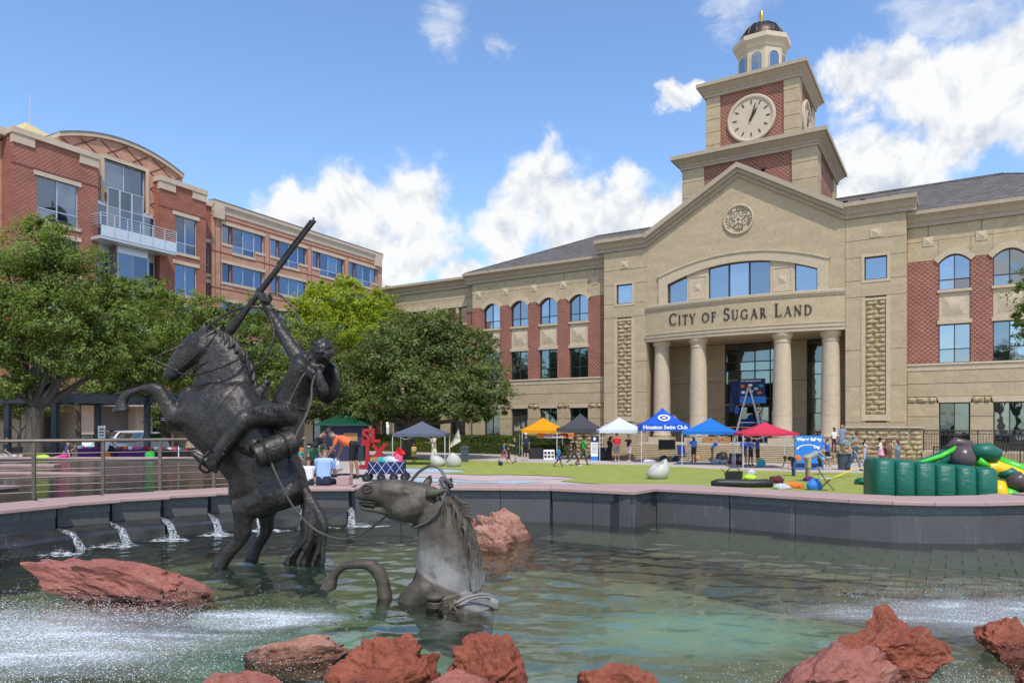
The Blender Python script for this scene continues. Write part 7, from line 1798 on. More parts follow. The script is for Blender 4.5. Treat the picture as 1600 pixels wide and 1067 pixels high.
q = px(6, 711, 29.7); person('person in navy top leaning back at the left edge of the ledge', (q.x, 29.9, ZC+0.06), 1.6, -80, 'sitfloor', 't', NAVY, (0.6, 0.6, 0.6), seat=1, group=G4)
# lawn
P_('little girl in a yellow dress beside the egg seats', 647, 722.5, 29, 165, 'stand', 't', (0.62, 0.44, 0.12), dress=(0.66, 0.47, 0.13), hem=0.42, group=G1)
P_('woman in a long cream dress with an orange bag', 678, 721, 43, 130, 'hold', 't', (0.66, 0.55, 0.48), dress=(0.66, 0.61, 0.44), hem=0.82, style='bun', group=G1)
P_('child in royal blue shirt and red shorts running on the lawn', 787, 722, 31, -100, 'walk', 'l', ROYAL, (0.3, 0.04, 0.06), 'hair_brown', group=G1)
P_('small child in black kicking the dark ball', 795, 725, 28, 80, 'walk2', 'l', BLACK, BLACK, 'hair_brown', group=G1)
P_('woman in navy holding something, second adult from the yellow canopy leg', 805, 722, 38, 95, 'hold', 'l', NAVY, NAVY, 'hair_brown', group=G1)
P_('man in navy shirt and white cap standing under the yellow canopy edge', 822, 720, 42, 20, 'stand', 'l', NAVY, BLACK, shoes='shoe_white', cap=(0.7, 0.7, 0.7), group=G1)
P_('boy in turquoise shirt walking across the lawn', 873, 729, 33, -80, 'walk', 'b', (0.02, 0.28, 0.52), (0.03, 0.06, 0.3), 'hair_brown', group=G1)
P_('man in black shirt and grey shorts walking beside the woman in green', 897, 728, 46, -70, 'walk2', 'b', BLACK, (0.06, 0.065, 0.06), shoes='shoe_white', cap=(0.02, 0.02, 0.02), group=G1)
P_('woman in bright green top with dark hair walking right', 911, 727, 48, -80, 'walk', 'b', (0.03, 0.36, 0.055), (0.05, 0.06, 0.05), style='puff', group=G1)
P_('woman in black with long hair left of the man in red', 953, 720, 37, -30, 'phone', 'l', BLACK, BLACK, style='long', shorts=False, group=G1)
P_('man in red T-shirt and grey shorts seen from behind', 964, 721, 43, 5, 'hold', 't', (0.62, 0.015, 0.035), (0.14, 0.14, 0.14), shoes='shoe_white', group=G1)
P_('man in black polo and white shorts facing the man in red', 983, 721, 41, 120, 'reach', 't', BLACK, (0.58, 0.56, 0.53), shoes='shoe_white', group=G1)
P_('person in dark clothes in the shade under the yellow canopy', 887, 716, 36, 150, 'hold', 't', (0.06, 0.05, 0.05), (0.25, 0.2, 0.14), shorts=False, group=G1)
# steps side
P_('woman with long black hair in a royal blue shirt under the blue canopies', 1084, 722, 40, 15, 'phone', 't', ROYAL, BLACK, style='long', group=G2)
P_('man in royal blue shirt and olive trousers stooping by the bags', 1113, 721, 37, -95, 'stoop', 'l', ROYAL, (0.07, 0.075, 0.04), 'hair_grey', shorts=False, group=G2)
P_('person in royal blue shirt half behind the canopy leg', 1163, 727, 43, 170, 'hold', 'l', ROYAL, (0.3, 0.2, 0.15), group=G2)
P_('person in royal blue shirt in the middle of the group of three', 1173, 727, 43, -150, 'reach', 't', ROYAL, (0.06, 0.06, 0.06), group=G2)
P_('man in royal blue shirt and dark shorts at the right of the group of three', 1184, 729, 47, 60, 'hold', 'l', ROYAL, (0.05, 0.045, 0.03), shoes='shoe_white', group=G2)
P_('helper in royal blue shirt with one arm raised at the water safety banner', 1293, 733, 46, 40, 'raise', 'l', ROYAL, BLACK, 'hair_brown', 'bun', shoes='shoe_white', group=G2)
q = hb(-0.35, 3.0, 1.0); 
person('helper in royal blue shirt climbing the tall stepladder', (hb(-0.62, 1.9).x, hb(-0.62, 1.9).y, px(1155, 664, hb(-0.62, 1.9).y).z-0.15), 1.65, -60, 'climb', 't', ROYAL, BLACK, shorts=False, group=G2)
p = gpt(1262,753); person('bald man in grey T-shirt and khaki shorts bending over a folding chair', p, 1.82, -82, 'bend2', 't', (0.27, 0.29, 0.32), (0.42, 0.33, 0.20), style='bald', shoes='shoe_white', vox=0.014, group=G1)
P_('person in black shirt and blue jeans bent double behind the bald man', 1240, 744, 48, 120, 'bend', 't', BLACK, (0.06, 0.10, 0.19), shorts=False, group=G1)
P_('person in pale blue shirt crouching behind the bald man', 1281, 742, 44, -100, 'bend', 'l', (0.20, 0.42, 0.68), BLACK, group=G1)
def on_step(x, ytop, hpx, Y): q = px(x, ytop, Y); return Vector((q.x, Y, q.z-hpx*Y/FPX)), hpx*Y/FPX
for (lab, x, yt, hp_, Y, f, ps, kw) in [
  ('girl in white top and maroon trousers on the steps', 1303, 669.5, 37, 43.2, -170, 'stand', dict(skin='b', shirt=(0.66, 0.64, 0.6), pants=(0.10, 0.015, 0.02), shorts=False, style='bun')),
  ('young woman in a blue patterned dress standing highest on the steps', 1316, 664, 41, 43.6, 150, 'hold', dict(skin='l', shirt=(0.22, 0.28, 0.38), dress=(0.22, 0.28, 0.38), hem=0.5, hair='hair_brown', style='long')),
  ('girl in a sage green dress stepping down to the bin', 1328, 673.5, 36, 42.2, -120, 'stoop', dict(skin='l', shirt=(0.16, 0.30, 0.24), dress=(0.16, 0.30, 0.24), hem=0.4, hair='hair_brown', style='puff', shoes='shoe_white'))]:
    q, h = on_step(x, yt, hp_, Y); person(lab, q, h, f, ps, group=G3, **kw)
P_('man in teal shirt and jeans walking from the grey bin', 1336, 735, 47, -150, 'walk', 'l', (0.02, 0.085, 0.13), (0.10, 0.16, 0.24), 'hair_brown', shorts=False, cap=(0.2, 0.2, 0.2), group=G3)
P_('woman with long black hair and lavender trousers by the rough wall', 1351, 728, 40, -120, 'reach', 'l', (0.62, 0.56, 0.5), (0.34, 0.38, 0.62), style='long', shorts=False, group=G3)
P_('woman in a white and pink skirt with dark curls by the rough wall', 1376, 727, 42, 60, 'hold', 'b', (0.68, 0.62, 0.60), dress=(0.60, 0.32, 0.40), hem=0.35, style='puff', group=G3)
P_('person in red between the pink skirt and the beige top', 1385, 724, 37, -120, 'stand', 't', (0.40, 0.03, 0.03), (0.35, 0.03, 0.03), group=G3)
P_('woman in beige top with a ponytail by the rough wall', 1391, 725, 39, 110, 'hold', 't', (0.42, 0.30, 0.20), (0.30, 0.24, 0.15), style='long', shorts=False, group=G3)
P_('woman with long dark red hair right of the group at the wall', 1403, 726, 39, 20, 'stand', 'l', (0.20, 0.28, 0.30), (0.12, 0.16, 0.2), 'hair_red', 'long', shorts=False, group=G3)
# ------------------------------------------------------------------ canopies, seats and all the event clutter
for n_, c_ in dict(tent_yellow=(0.80, 0.36, 0.008), tent_dark=(0.075, 0.072, 0.085), tent_white=(0.70, 0.73, 0.80), tent_royal=(0.016, 0.115, 0.62), tent_blue=(0.018, 0.19, 0.60), tent_red=(0.66, 0.045, 0.095), tent_grey=(0.14, 0.15, 0.20)).items():
    m, t, b = principled(n_, c_, 0.7, 0, 0.3); v = t.node('ShaderNodeTexCoord').outputs['Object']
    w = t.noise(v, 2.2, 4, 0.6, 0.5); bn = t.node('ShaderNodeBump', ins={'Strength': 0.5, 'Distance': 0.08, 'Height': w}); t.l.new(bn.outputs[0], b.inputs['Normal'])
    tr = t.node('ShaderNodeBsdfTranslucent', ins={'Color': (*c_, 1)}); ms = t.node('ShaderNodeMixShader', ins={0: 0.22}); t.l.new(b.outputs[0], ms.inputs[1]); t.l.new(tr.outputs[0], ms.inputs[2]); t.l.new(ms.outputs[0], t.n['Material Output'].inputs[0])
varied('tent_leg', (0.62, 0.63, 0.65), 0.4, 0.1, 6, metal=0.4); varied('white_print', (0.80, 0.80, 0.80), 0.7, 0.04, 5); varied('red_print', (0.45, 0.02, 0.03), 0.7, 0.05, 5)
varied('black_plastic', (0.02, 0.02, 0.022), 0.45, 0.2, 6, 0.2, 8); varied('grey_plastic', (0.065, 0.08, 0.095), 0.5, 0.12, 3); varied('egg_shell', (0.50, 0.485, 0.43), 0.5, 0.06, 1.5)
varied('navy_print', (0.012, 0.022, 0.085), 0.6, 0.1, 4); varied('sky_print', (0.03, 0.20, 0.60), 0.6, 0.1, 3); varied('purple_cloth', (0.085, 0.018, 0.13), 0.8, 0.15, 4); varied('steel_blue', (0.020, 0.029, 0.040), 0.5, 0.12, 4)
varied('wood', (0.40, 0.21, 0.085), 0.7, 0.2, 6, 0.2, 20, stretch=(1, 8, 8)); varied('orange_cloth', (0.75, 0.17, 0.02), 0.8, 0.1, 5); varied('lime', (0.42, 0.62, 0.03), 0.6, 0.15, 5); varied('green_bright', (0.02, 0.45, 0.07), 0.6, 0.15, 5); varied('maroon', (0.09, 0.012, 0.022), 0.8, 0.2, 7)
varied('clear_bag', (0.45, 0.48, 0.50), 0.25, 0.25, 9, 0.5, 9); varied('yellow', (0.78, 0.52, 0.01), 0.6, 0.1, 3); varied('car_black', (0.014, 0.015, 0.018), 0.15, 0.1, 2); varied('car_white', (0.65, 0.66, 0.66), 0.2, 0.05, 2); varied('tyre', (0.02, 0.02, 0.02), 0.8, 0.1, 9)
varied('sculpture_red', (0.36, 0.012, 0.018), 0.35, 0.12, 4); varied('kiosk_roof', (0.012, 0.085, 0.050), 0.4, 0.12, 4, metal=0.2); varied('kiosk_wall', (0.035, 0.03, 0.075), 0.7, 0.15, 3); varied('teal', (0.03, 0.33, 0.36), 0.7, 0.2, 6); varied('pink', (0.68, 0.09, 0.19), 0.7, 0.2, 6)
def tent(label, c, rz, w, eave, peak, mat, val=0.2, concave=0.0, d=None, leg='tent_leg', vent=False):
    d = d or w; t = thing('canopy_tent', label, 'canopy tent', c, rz, 1.0, 'pop up canopies')
    m = MB(); n = 8; hw_, hd = w/2, d/2; v = []; f = []
    def hz(u): return eave+(peak-eave)*((1-u)**(1+concave)) - 0.05*math.sin(math.pi*u)*(concave == 0)
    R = []
    for i in range(n+1):
        u = 1-i/n; ring = []
        for (a, b) in ((-1,-1),(1,-1),(1,1),(-1,1)):
            for k in range(6):
                q = k/6; nx = {(-1,-1):(1,-1),(1,-1):(1,1),(1,1):(-1,1),(-1,1):(-1,-1)}[(a,b)]
                x, y = a+(nx[0]-a)*q, b+(nx[1]-b)*q; sag = 0.07*math.sin(math.pi*q)*u*(0.4+(concave > 0)*0.6)
                ring.append((x*hw_*max(u, 0.012), y*hd*max(u, 0.012), hz(u)-sag*0.6))
        R.append(ring)
    Rv = [[(x, y, z-val-0.015*math.sin(i*2.1)) for i, (x, y, z) in enumerate(R[0])]]+R
    m.rings(R); can = m.build('canopy', mat, t); can.data.polygons.foreach_set('use_smooth', [False]*len(can.data.polygons)); fix_smooth(can, 30)
    vm = MB(); vm.rings([[(x*1.004, y*1.004, z) for x, y, z in Rv[0]], [(x*1.004, y*1.004, z-0.002) for x, y, z in R[0]]], caps=False); vm.build('valance', mat, can)
    for sx in (-1, 1):
        for sy in (-1, 1): MB().box(sx*hw_*0.985-.022, sx*hw_*0.985+.022, sy*hd*0.985-.022, sy*hd*0.985+.022, 0, eave-0.03).build('leg', leg, t)
    for sy in (-1, 1):
        tr = MB()
        for k in range(4): x0 = -hw_+w*k/4; tr.tube([(x0, sy*hd*.97, eave-0.08-(k % 2)*0.25), (x0+w/4, sy*hd*.97, eave-0.33+(k % 2)*0.25)], 0.012, 4)
        tr.build('truss', leg, t)
    return t
def tc(x, yfeet, back=1.5): p = gpt(x, yfeet); return Vector((p.x, p.y+back, gh(p.x, p.y)))
tent('yellow canopy with a peaked top, leftmost of the row by the hedge', tc(850, 714.5, 1.7), 0.05, 3.4, 1.98, 2.9, 'tent_yellow', 0.22, 0.0)
tent('charcoal canopy between the yellow and the white canopy', tc(910, 718.5, 1.4), -0.06, 3.3, 2.14, 3.15, 'tent_dark', 0.26, 0.5)
tent('white canopy between the charcoal and the royal blue canopy', tc(973, 721, 1.5), 0.0, 3.0, 2.05, 2.85, 'tent_white', 0.2, 0.0)
hsc = tent('royal blue canopy with white swim club lettering', tc(1043, 723.5, 1.5), -0.09, 2.95, 2.42, 3.45, 'tent_royal', 0.40, 0.55)
tent('bright blue canopy between the lettered blue and the red canopy', tc(1122, 728, 1.6), -0.35, 3.0, 1.98, 2.78, 'tent_blue', 0.16, 0.0)
tent('red canopy at the right end of the row', tc(1210, 733, 1.5), -0.12, 2.9, 1.92, 2.52, 'tent_red', 0.13, 0.0)
b = Vector(((655-CX)*41/FPX, 42.3, 0)); tent('slate grey canopy under the big oak', b, 0.0, 3.05, 1.86, 2.58, 'tent_grey', 0.16, 0.0, leg='tent_leg')
Fx = Matrix.Rotation(math.pi/2, 4, 'X')
lettering('letters', 'Houston Swim Club', 0.33, 'white_print', hsc, Matrix.Translation((0, -1.50, 2.21)) @ Fx, 0.006, 0.012)
lettering('letters', 'Swim Club', 0.28, 'white_print', hsc, Matrix.Translation((1.50, 0.0, 2.21)) @ Matrix.Rotation(math.pi/2, 4, 'Z') @ Fx, 0.006, 0.012)
def badge(par, M, mb_mat='white_print'):
    n = 36; m = MB(); m.rings([[tuple(M @ Vector((r*(1+0.045*math.cos(12*a))*math.cos(a)*1.25, r*(1+0.045*math.cos(12*a))*math.sin(a), z))) for a in [2*math.pi*j/n for j in range(n)]] for r, z in [(0.30, 0), (0.30, 0.012), (0.2, 0.012), (0.2, 0.0)]], caps=False); m.build('badge_ring', mb_mat, par)
    m = MB(); m.rings([[tuple(M @ Vector((r*math.cos(a)*1.25, r*math.sin(a)*.8, z))) for a in [2*math.pi*j/12 for j in range(12)]] for r, z in [(0.10, 0.0), (0.10, 0.012), (0.002, 0.014)]], caps=False); m.build('badge_centre', mb_mat, par)
def slope_M(x, y, z, az, tilt): return Matrix.Translation((x, y, z)) @ Matrix.Rotation(az, 4, 'Z') @ Matrix.Rotation(tilt, 4, 'X')
badge(hsc, slope_M(0.0, -0.84, 2.80, 0, math.radians(42))); badge(hsc, slope_M(0.84, 0.0, 2.80, math.pi/2, math.radians(42)))
fp = thing('face_painting_banner', 'white and orange face painting banner hung under the yellow canopy', 'banner', tc(868, 714.5, 0.2) + Vector((0, 0, 1.42)))
MB().box(-1.35, 1.35, 0, 0.012, 0, 0.34).build('cloth', 'white_print', fp); MB().box(0.62, 1.36, -0.004, 0.0, 0.02, 0.32).build('orange_end', 'orange_cloth', fp); MB().box(-1.36, -0.86, -0.004, 0.0, 0.02, 0.32).build('orange_end', 'orange_cloth', fp)
lettering('letters', 'FACE PAINTING', 0.25, 'red_print', fp, Matrix.Translation((0.05, -0.012, 0.17)) @ Fx, 0.004, 0.01)
# egg seats
def egg(label, x, y, hgt, rz):
    p = gpt(x, y); o = MB(); n = 24; R = []
    for i in range(9):
        u = i/8; r = [0.30, 0.385, 0.43, 0.45, 0.45, 0.435, 0.41, 0.375, 0.33][i]; ring = []
        for j in range(n):
            a = 2*math.pi*j/n; top = 0.42+0.40*(0.5-0.5*math.cos(a))**1.1; z = u*top
            k = 1-0.30*max(0, z-0.45)/0.4; ring.append((r*math.cos(a)*(1 if u < .5 else 1), r*math.sin(a)*k, z))
        R.append(ring)
    inn = []
    for u, r in ((0.97, .29), (0.75, .27), (0.6, .18)):
        inn.append([(r*math.cos(2*math.pi*j/n), r*math.sin(2*math.pi*j/n), u*(0.42+0.40*(0.5-0.5*math.cos(2*math.pi*j/n))**1.1) if u > .9 else 0.40*u/0.75) for j in range(n)])
    o.rings(R+inn); e = o.build('egg_seat', 'egg_shell', None, smooth=True); e.location = p; e.rotation_euler = (0, 0, rz); s = hgt/0.82; e.scale = (s, s, s)
    tag(e, label, 'seat', 'egg shaped seats on the lawn')
egg('off-white egg seat right of the chalk drawing, alone on the middle lawn', 1028, 748.5, 0.90, math.pi)
egg('off-white egg seat with its low lip on the right, behind the blue wagon', 684, 728.5, 0.82, 0.0)
egg('off-white egg seat with a rounded back next to the dark bin', 709, 729.5, 0.82, math.pi*0.45)
def bin_(label, x, y, h, r, mat='grey_plastic', square=False):
    p = gpt(x, y); t = thing('rubbish_bin', label, 'bin', p)
    n = 4 if square else 20; off_ = math.pi/4 if square else 0
    ring = lambda rr, z: [(rr*math.cos(2*math.pi*j/n+off_), rr*math.sin(2*math.pi*j/n+off_), z) for j in range(n)]
    MB().rings([ring(r*.82, 0), ring(r*.98, h*.86), ring(r*1.08, h*.87), ring(r*1.08, h*.93), ring(r, h*.94), ring(r*.93, h*.9), ring(r*.7, h*.15)]).build('tub', mat, t)
    if not square:
        for a in (0, math.pi): MB().box(r*math.cos(a)-.05, r*math.cos(a)+.05, -.1, .1, h*.72, h*.78).build('grip', mat, t)
    else: MB().rings([ring(r*1.12, h*.94), ring(r*1.12, h), ring(r*.6, h*1.06)]).build('lid', mat, t)
bin_('large round grey rubbish bin at the foot of the steps', 1319, 733.5, 0.92, 0.36); bin_('dark square wheeled bin beside the egg seats', 726, 722, 0.98, 0.36, square=True)
# folding wagon
def wagon():
    Y = 21.6; z0 = gh(-3.8, Y); t = thing('folding_wagon', 'navy folding wagon piled with bags on the chalked plaza', 'wagon', ((605-CX)*Y/FPX, Y, z0), 0.06)
    L, W, zb, zt = 1.06, 0.52, 0.23, 0.60
    m = MB(); m.rings([[(-L/2*.94, -W/2*.94, zb), (L/2*.94, -W/2*.94, zb), (L/2*.94, W/2*.94, zb), (-L/2*.94, W/2*.94, zb)], [(-L/2, -W/2, zt), (L/2, -W/2, zt), (L/2, W/2, zt), (-L/2, W/2, zt)], [(-L/2*.95, -W/2*.93, zt), (L/2*.95, -W/2*.93, zt), (L/2*.95, W/2*.93, zt), (-L/2*.95, W/2*.93, zt)], [(-L/2*.9, -W/2*.88, zb+.03), (L/2*.9, -W/2*.88, zb+.03), (L/2*.9, W/2*.88, zb+.03), (-L/2*.9, W/2*.88, zb+.03)]])
    m.build('fabric_body', cloth((0.012, 0.030, 0.135)), t)
    for sy in (-1, 1):
        f = MB()
        for k in range(4):
            x0, x1 = -L/2+L*k/4, -L/2+L*(k+1)/4; a, b_ = (zb, zt) if k % 2 else (zt, zb)
            f.tube([(x0, sy*(W/2+.012), a), (x1, sy*(W/2+.012), b_)], 0.010, 5); f.tube([(x0, sy*(W/2+.02), b_), (x1, sy*(W/2+.02), a)], 0.010, 5)
        f.build('cross_bars', 'tent_leg', t)
        for x in (-L/2, -L/6, L/6, L/2):
            if abs(x) > .3: MB().tube([(x, sy*W/2, 0.16), (x, sy*W/2, zt+.02)], 0.016, 6).build('corner_post', 'black_plastic', t)
    for x in (-L/2-.06, L/2+.02, -L/6+.03, L/6+.05):
        for sy in ((-1, 1) if abs(x) > .3 else (-1,)):
            w = MB(); y = sy*(W/2+.03); R = []
            for (rr, dy) in ((0.03, -.04), (.115, -.04), (.13, -.03), (.13, .03), (.115, .04), (.03, .04)): R.append([(x+rr*math.cos(2*math.pi*j/18), y+dy, .13+rr*math.sin(2*math.pi*j/18)) for j in range(18)])
            wo = w.rings(R).build('wheel', 'tyre', t)
            MB().tube([(x, y-.046, .13), (x, y+.046, .13)], .045, 10).build('hub', 'grey_plastic', wo); MB().tube([(x, y, .24), (x, y, .30)], .02, 6).build('fork', 'black_plastic', wo)
    MB().tube([(-L/2, 0, .3), (-L/2-.25, 0, .5), (-L/2-.42, 0, .85)], .014, 6).build('pull_handle', 'black_plastic', t)
    return Vector(t.location)
wl = wagon()
def bundle(name, label, cat, p, size, mat, seed, squash=(1, 1, 1), group=None, extra=None):
    """slumped soft bag"""
    bm = bmesh.new(); bmesh.ops.create_icosphere(bm, subdivisions=3, radius=1); o_ = Vector((seed*2.3, seed, 0))
    for v in bm.verts:
        q = v.co.copy(); k = 1+0.28*mnoise.noise(q*1.6+o_)+0.12*mnoise.noise(q*4+o_); v.co = Vector((q.x*k*size*squash[0], q.y*k*size*squash[1], max(-0.55, q.z*k)*size*squash[2]))
    zm = min(v.co.z for v in bm.verts)
    for v in bm.verts: v.co.z -= zm
    me = bpy.data.meshes.new(name); bm.to_mesh(me); bm.free(); me.materials.append(MAT[mat]); me.polygons.foreach_set('use_smooth', [True]*len(me.polygons))
    o = bpy.data.objects.new(name, me); C.objects.link(o); o.location = p; return tag(o, label, cat, group)
GW = 'bags and toys in the wagon'
bundle('toy_bag', 'teal and lime patterned towel heaped in the navy wagon', 'towel', wl+Vector((-.10, 0, .50)), .22, 'teal', 1, (1.3, .9, .75), GW)
bundle('carry_bag', 'grey and white tote lying on top of the navy wagon', 'bag', wl+Vector((.16, -.04, .50)), .24, 'clear_bag', 2, (1.3, .8, .75), GW)
bk_ = MB(); bk_.rings([[(r*math.cos(a), r*math.sin(a), z) for a in [2*math.pi*j/16 for j in range(16)]] for r, z in [(.10, 0), (.14, .26), (.15, .27), (.13, .25), (.09, .02)]]); bo = bk_.build('toy_bucket', cloth((0.75, 0.03, 0.03)), None); bo.location = wl+Vector((.26, .05, .72)); bo.rotation_euler = (0.3, 0.7, 0); tag(bo, 'red plastic bucket tipped on top of the wagon load', 'bucket', GW)
bundle('pink_bag', 'pink and white striped bag at the right end of the wagon', 'bag', wl+Vector((.36, -.08, .52)), .17, 'pink', 4, (.8, .7, 1.2), GW)
cb = MB().box(-.14, .14, -.12, .12, 0, .22).build('cardboard_box', 'wood', None, bevel=.006); cb.location = wl+Vector((-.36, 0, .50)); tag(cb, 'small cardboard box at the left end of the wagon', 'box', GW)
pb = MB().box(-.15, .15, -.2, .2, 0, .21).build('granite_block', 'pink_granite', None, bevel=.012); q = px(538, 757, 16.9); pb.location = (q.x, 16.95, ZC); tag(pb, 'short pink granite block on the coping right of the seated man', 'block')
gbag = MB(); gbag.tube([(0, 0, .05), (.5, .05, .06), (1.1, .0, .05)], [.05, .07, .04], 8); go = gbag.build('tent_bag', 'black_plastic', None, smooth=True); go.location = Vector((px(520, 742, 23).x-.1, 23, gh(-5, 23))); tag(go, 'long black bag on the paving at the bending man\'s hands', 'bag')
# folded umbrella by the egg seats
um = thing('patio_umbrella', 'cream half folded patio umbrella tilting over the hedge', 'umbrella', (gpt(700, 722).x, gpt(700, 722).y+1.5, 0)); MB().tube([(0, 0, 0), (0, 0, 2.2)], .02, 6).build('pole', 'wood', um)
MB().rings([[(0.30+.42*math.cos(a)*k+.25*(1-k), .25*math.sin(a)*k, 1.05+1.1*(1-k)+.25*math.cos(a)*k) for a in [2*math.pi*j/10 for j in range(10)]] for k in (1, .7, .35, .03)]).build('fabric', cloth((0.60, 0.55, 0.44)), um)
# bags and gear on the near lawn
g = gpt(1160, 762); lb = MB(); lb.tube([(-1.15, .05, .14), (-.9, 0, .17), (-.3, .03, .16), (.3, -.02, .15), (.9, .02, .17), (1.12, 0, .14)], [.10, .17, .165, .16, .17, .11], 12); lo = lb.build('canopy_bag', 'black_plastic', None, smooth=True); lo.location = g; lo.rotation_euler = (0, 0, -.05); tag(lo, 'long black canopy bag lying on the lawn edge', 'bag')
GL = 'gear dropped on the near lawn'
tb = thing('tool_tote', 'open black tote with tools behind the long black bag', 'bag', gpt(1146, 751), 0, 1.0, GL); MB().rings([[(x*.32*k, y*.2*k, z) for x, y in ((-1,-1),(1,-1),(1,1),(-1,1))] for k, z in ((.9, 0), (1.05, .40), (1.0, .40), (.85, .05))]).build('tub', 'black_plastic', tb); MB().tube([(-.3, 0, .38), (-.15, 0, .55), (.15, 0, .55), (.3, 0, .38)], .02, 6).build('handle', 'black_plastic', tb); MB().tube([(-.55, -.1, .50), (-.1, -.05, .20)], .035, 6).build('mallet', 'wood', tb)
bundle('lime_bag', 'lime green bag with white plastic beside the black tote', 'bag', gpt(1171, 750), .24, 'lime', 7, (1.3, .8, .7), GL); bundle('plastic_bag', 'white plastic bag on the lime green bag', 'bag', gpt(1172, 750)+Vector((.1, .15, .18)), .17, 'clear_bag', 8, (1.2, .8, 1.1), GL)
bundle('maroon_bundle', 'maroon cloth bundle on the lawn by the bald man', 'bag', gpt(1213, 755), .26, 'maroon', 9, (1.2, .8, .75), GL); bundle('orange_bag', 'orange and white bag in front of the bald man', 'bag', gpt(1238, 763), .27, 'orange_cloth', 10, (1.5, .7, .6), GL); bundle('grey_bag', 'clear grey plastic bag left of the orange bag', 'bag', gpt(1222, 765), .25, 'clear_bag', 11, (1.2, .7, .6), GL)
bundle('blue_shopper', 'blue and purple shopping bag beside the folding chair', 'bag', gpt(1272, 766), .26, 'sky_print', 12, (1.0, .7, 1.05), GL); bundle('purple_bundle', 'purple bundle on top of the blue shopping bag', 'bag', gpt(1266, 766)+Vector((0, .1, .34)), .17, 'purple_cloth', 13, (1.2, .8, .6), GL)
fc = thing('folding_chair', 'cream folding chair with black legs beside the bald man', 'chair', gpt(1291, 767), math.radians(70)); MB().box(-.22, .22, -.2, .2, .44, .465).build('seat', 'egg_shell', fc, bevel=.01); MB().obox((0, .24, .72), (.22, 0, 0), (0, .012, -.004), (0, .05, .14)).build('backrest', 'egg_shell', fc, bevel=.01)
for x in (-.21, .21): MB().tube([(x, -.28, 0), (x, .05, .42), (x, .28, .82)], .014, 6).build('leg', 'black_plastic', fc); MB().tube([(x, .30, 0), (x, -.15, .44)], .014, 6).build('leg', 'black_plastic', fc)
ball = MB().sphere((0, 0, .14), .14, n=16, k=10).build('football', 'navy_print', None, smooth=True); ball.location = gpt(782, 727.5); tag(ball, 'dark blue ball lying on the lawn', 'ball')
a, b_ = gpt(1302, 748), gpt(1362, 741); sp_ = MB(); sp_.tube([a+Vector((0, 0, .05)), a.lerp(b_, .5)+Vector((0, 0, .35)), b_+Vector((0.3, -1, .55))], .045, 5, flat=.3); tag(sp_.build('strap', 'yellow', None), 'yellow strap stretched from the lawn to the inflatable', 'strap')
# things under the canopies: screen, chairs, tables, boxes
scr = thing('display_screen', 'large dark screen on a stand under the royal blue canopy', 'screen', gpt(1042, 719)); MB().box(-.56, .56, -.03, .03, .72, 1.38).build('panel', 'black_plastic', scr, bevel=.01)
for x in (-.4, .4): MB().tube([(x, 0, 0), (x, 0, .75)], .02, 6).build('leg', 'tent_leg', scr)
cc = thing('camp_chair', 'royal blue folding camp chair under the lettered canopy', 'chair', gpt(1066, 719), .2); MB().obox((0, .16, .72), (.27, 0, 0), (0, .015, 0), (0, .08, .28)).build('backrest', cloth((0.012, 0.03, 0.20)), cc); MB().box(-.26, .26, -.25, .15, .40, .43).build('seat', cloth((0.012, 0.03, 0.20)), cc)
for x in (-.27, .27):
    for y0, y1 in ((-.25, .2), (.25, -.2)): MB().tube([(x, y0, 0), (x, y1, .55)], .012, 5).build('leg', 'black_plastic', cc)
GB = 'bags and boxes under the canopies'
for i, (nm, lab, x, y, s, mt, sq) in enumerate([('blue_cooler', 'small blue bag at the foot of the camp chair', 1056, 720, .22, 'navy_print', (1.2, .8, .8)), ('duffel', 'black and blue duffel bag heap near the stooping man', 1128, 722, .42, 'black_plastic', (1, .8, 1)), ('clear_sack', 'clear sack of bottles left of the black duffel', 1119, 724, .28, 'clear_bag', (1.2, .8, .7)), ('clear_sack', 'clear sack of bottles right of the black duffel', 1133, 724.5, .26, 'clear_bag', (1.2, .8, .7)), ('brown_bag', 'brown bag between the camp chair and the canopy leg', 1090, 720, .25, 'wood', (1, .8, .9)), ('brown_bag', 'tan basket under the big screen', 1046, 720, .24, 'wood', (1, .8, .8)), ('teal_bag', 'teal bag under the screen left of the tan basket', 1037, 721, .26, 'steel_blue', (1, .8, 1)), ('stroller_pack', 'dark stroller packed with bags by the roll-up banner', 943, 719, .36, 'black_plastic', (.8, .8, 1.2)), ('white_sack', 'white sack on the paving under the white canopy', 1014, 722, .25, 'tent_white', (1.6, .8, .45))]):
    bundle(nm, lab, 'bag', gpt(x, y), s, mt, 20+i, sq, GB)
for i, (lab, x, y, mt) in enumerate([('maroon crate at the bottom of the stacked boxes by the group of three', 1149, 725.5, 'maroon'), ('grey crate on the maroon crate', 1149, 725.5, 'grey_plastic'), ('dark crate on the top of the stacked boxes', 1149, 725.5, 'black_plastic')]):
    o = MB().box(-.36, .36, -.25, .25, 0, .22).build('storage_crate', mt, None, bevel=.02); o.location = gpt(x, y)+Vector((.03*i, 0, .225*i)); tag(o, lab, 'crate', 'stacked crates')
disc = MB().rings([[(.24*r*math.cos(2*math.pi*j/20), d, .24+.24*r*math.sin(2*math.pi*j/20)) for j in range(20)] for r, d in ((.9, 0), (1, .02), (1, .05), (.9, .07))]).build('round_float', 'teal', None); disc.location = gpt(1190, 730); tag(disc, 'round teal float standing on edge by the group of three', 'float')
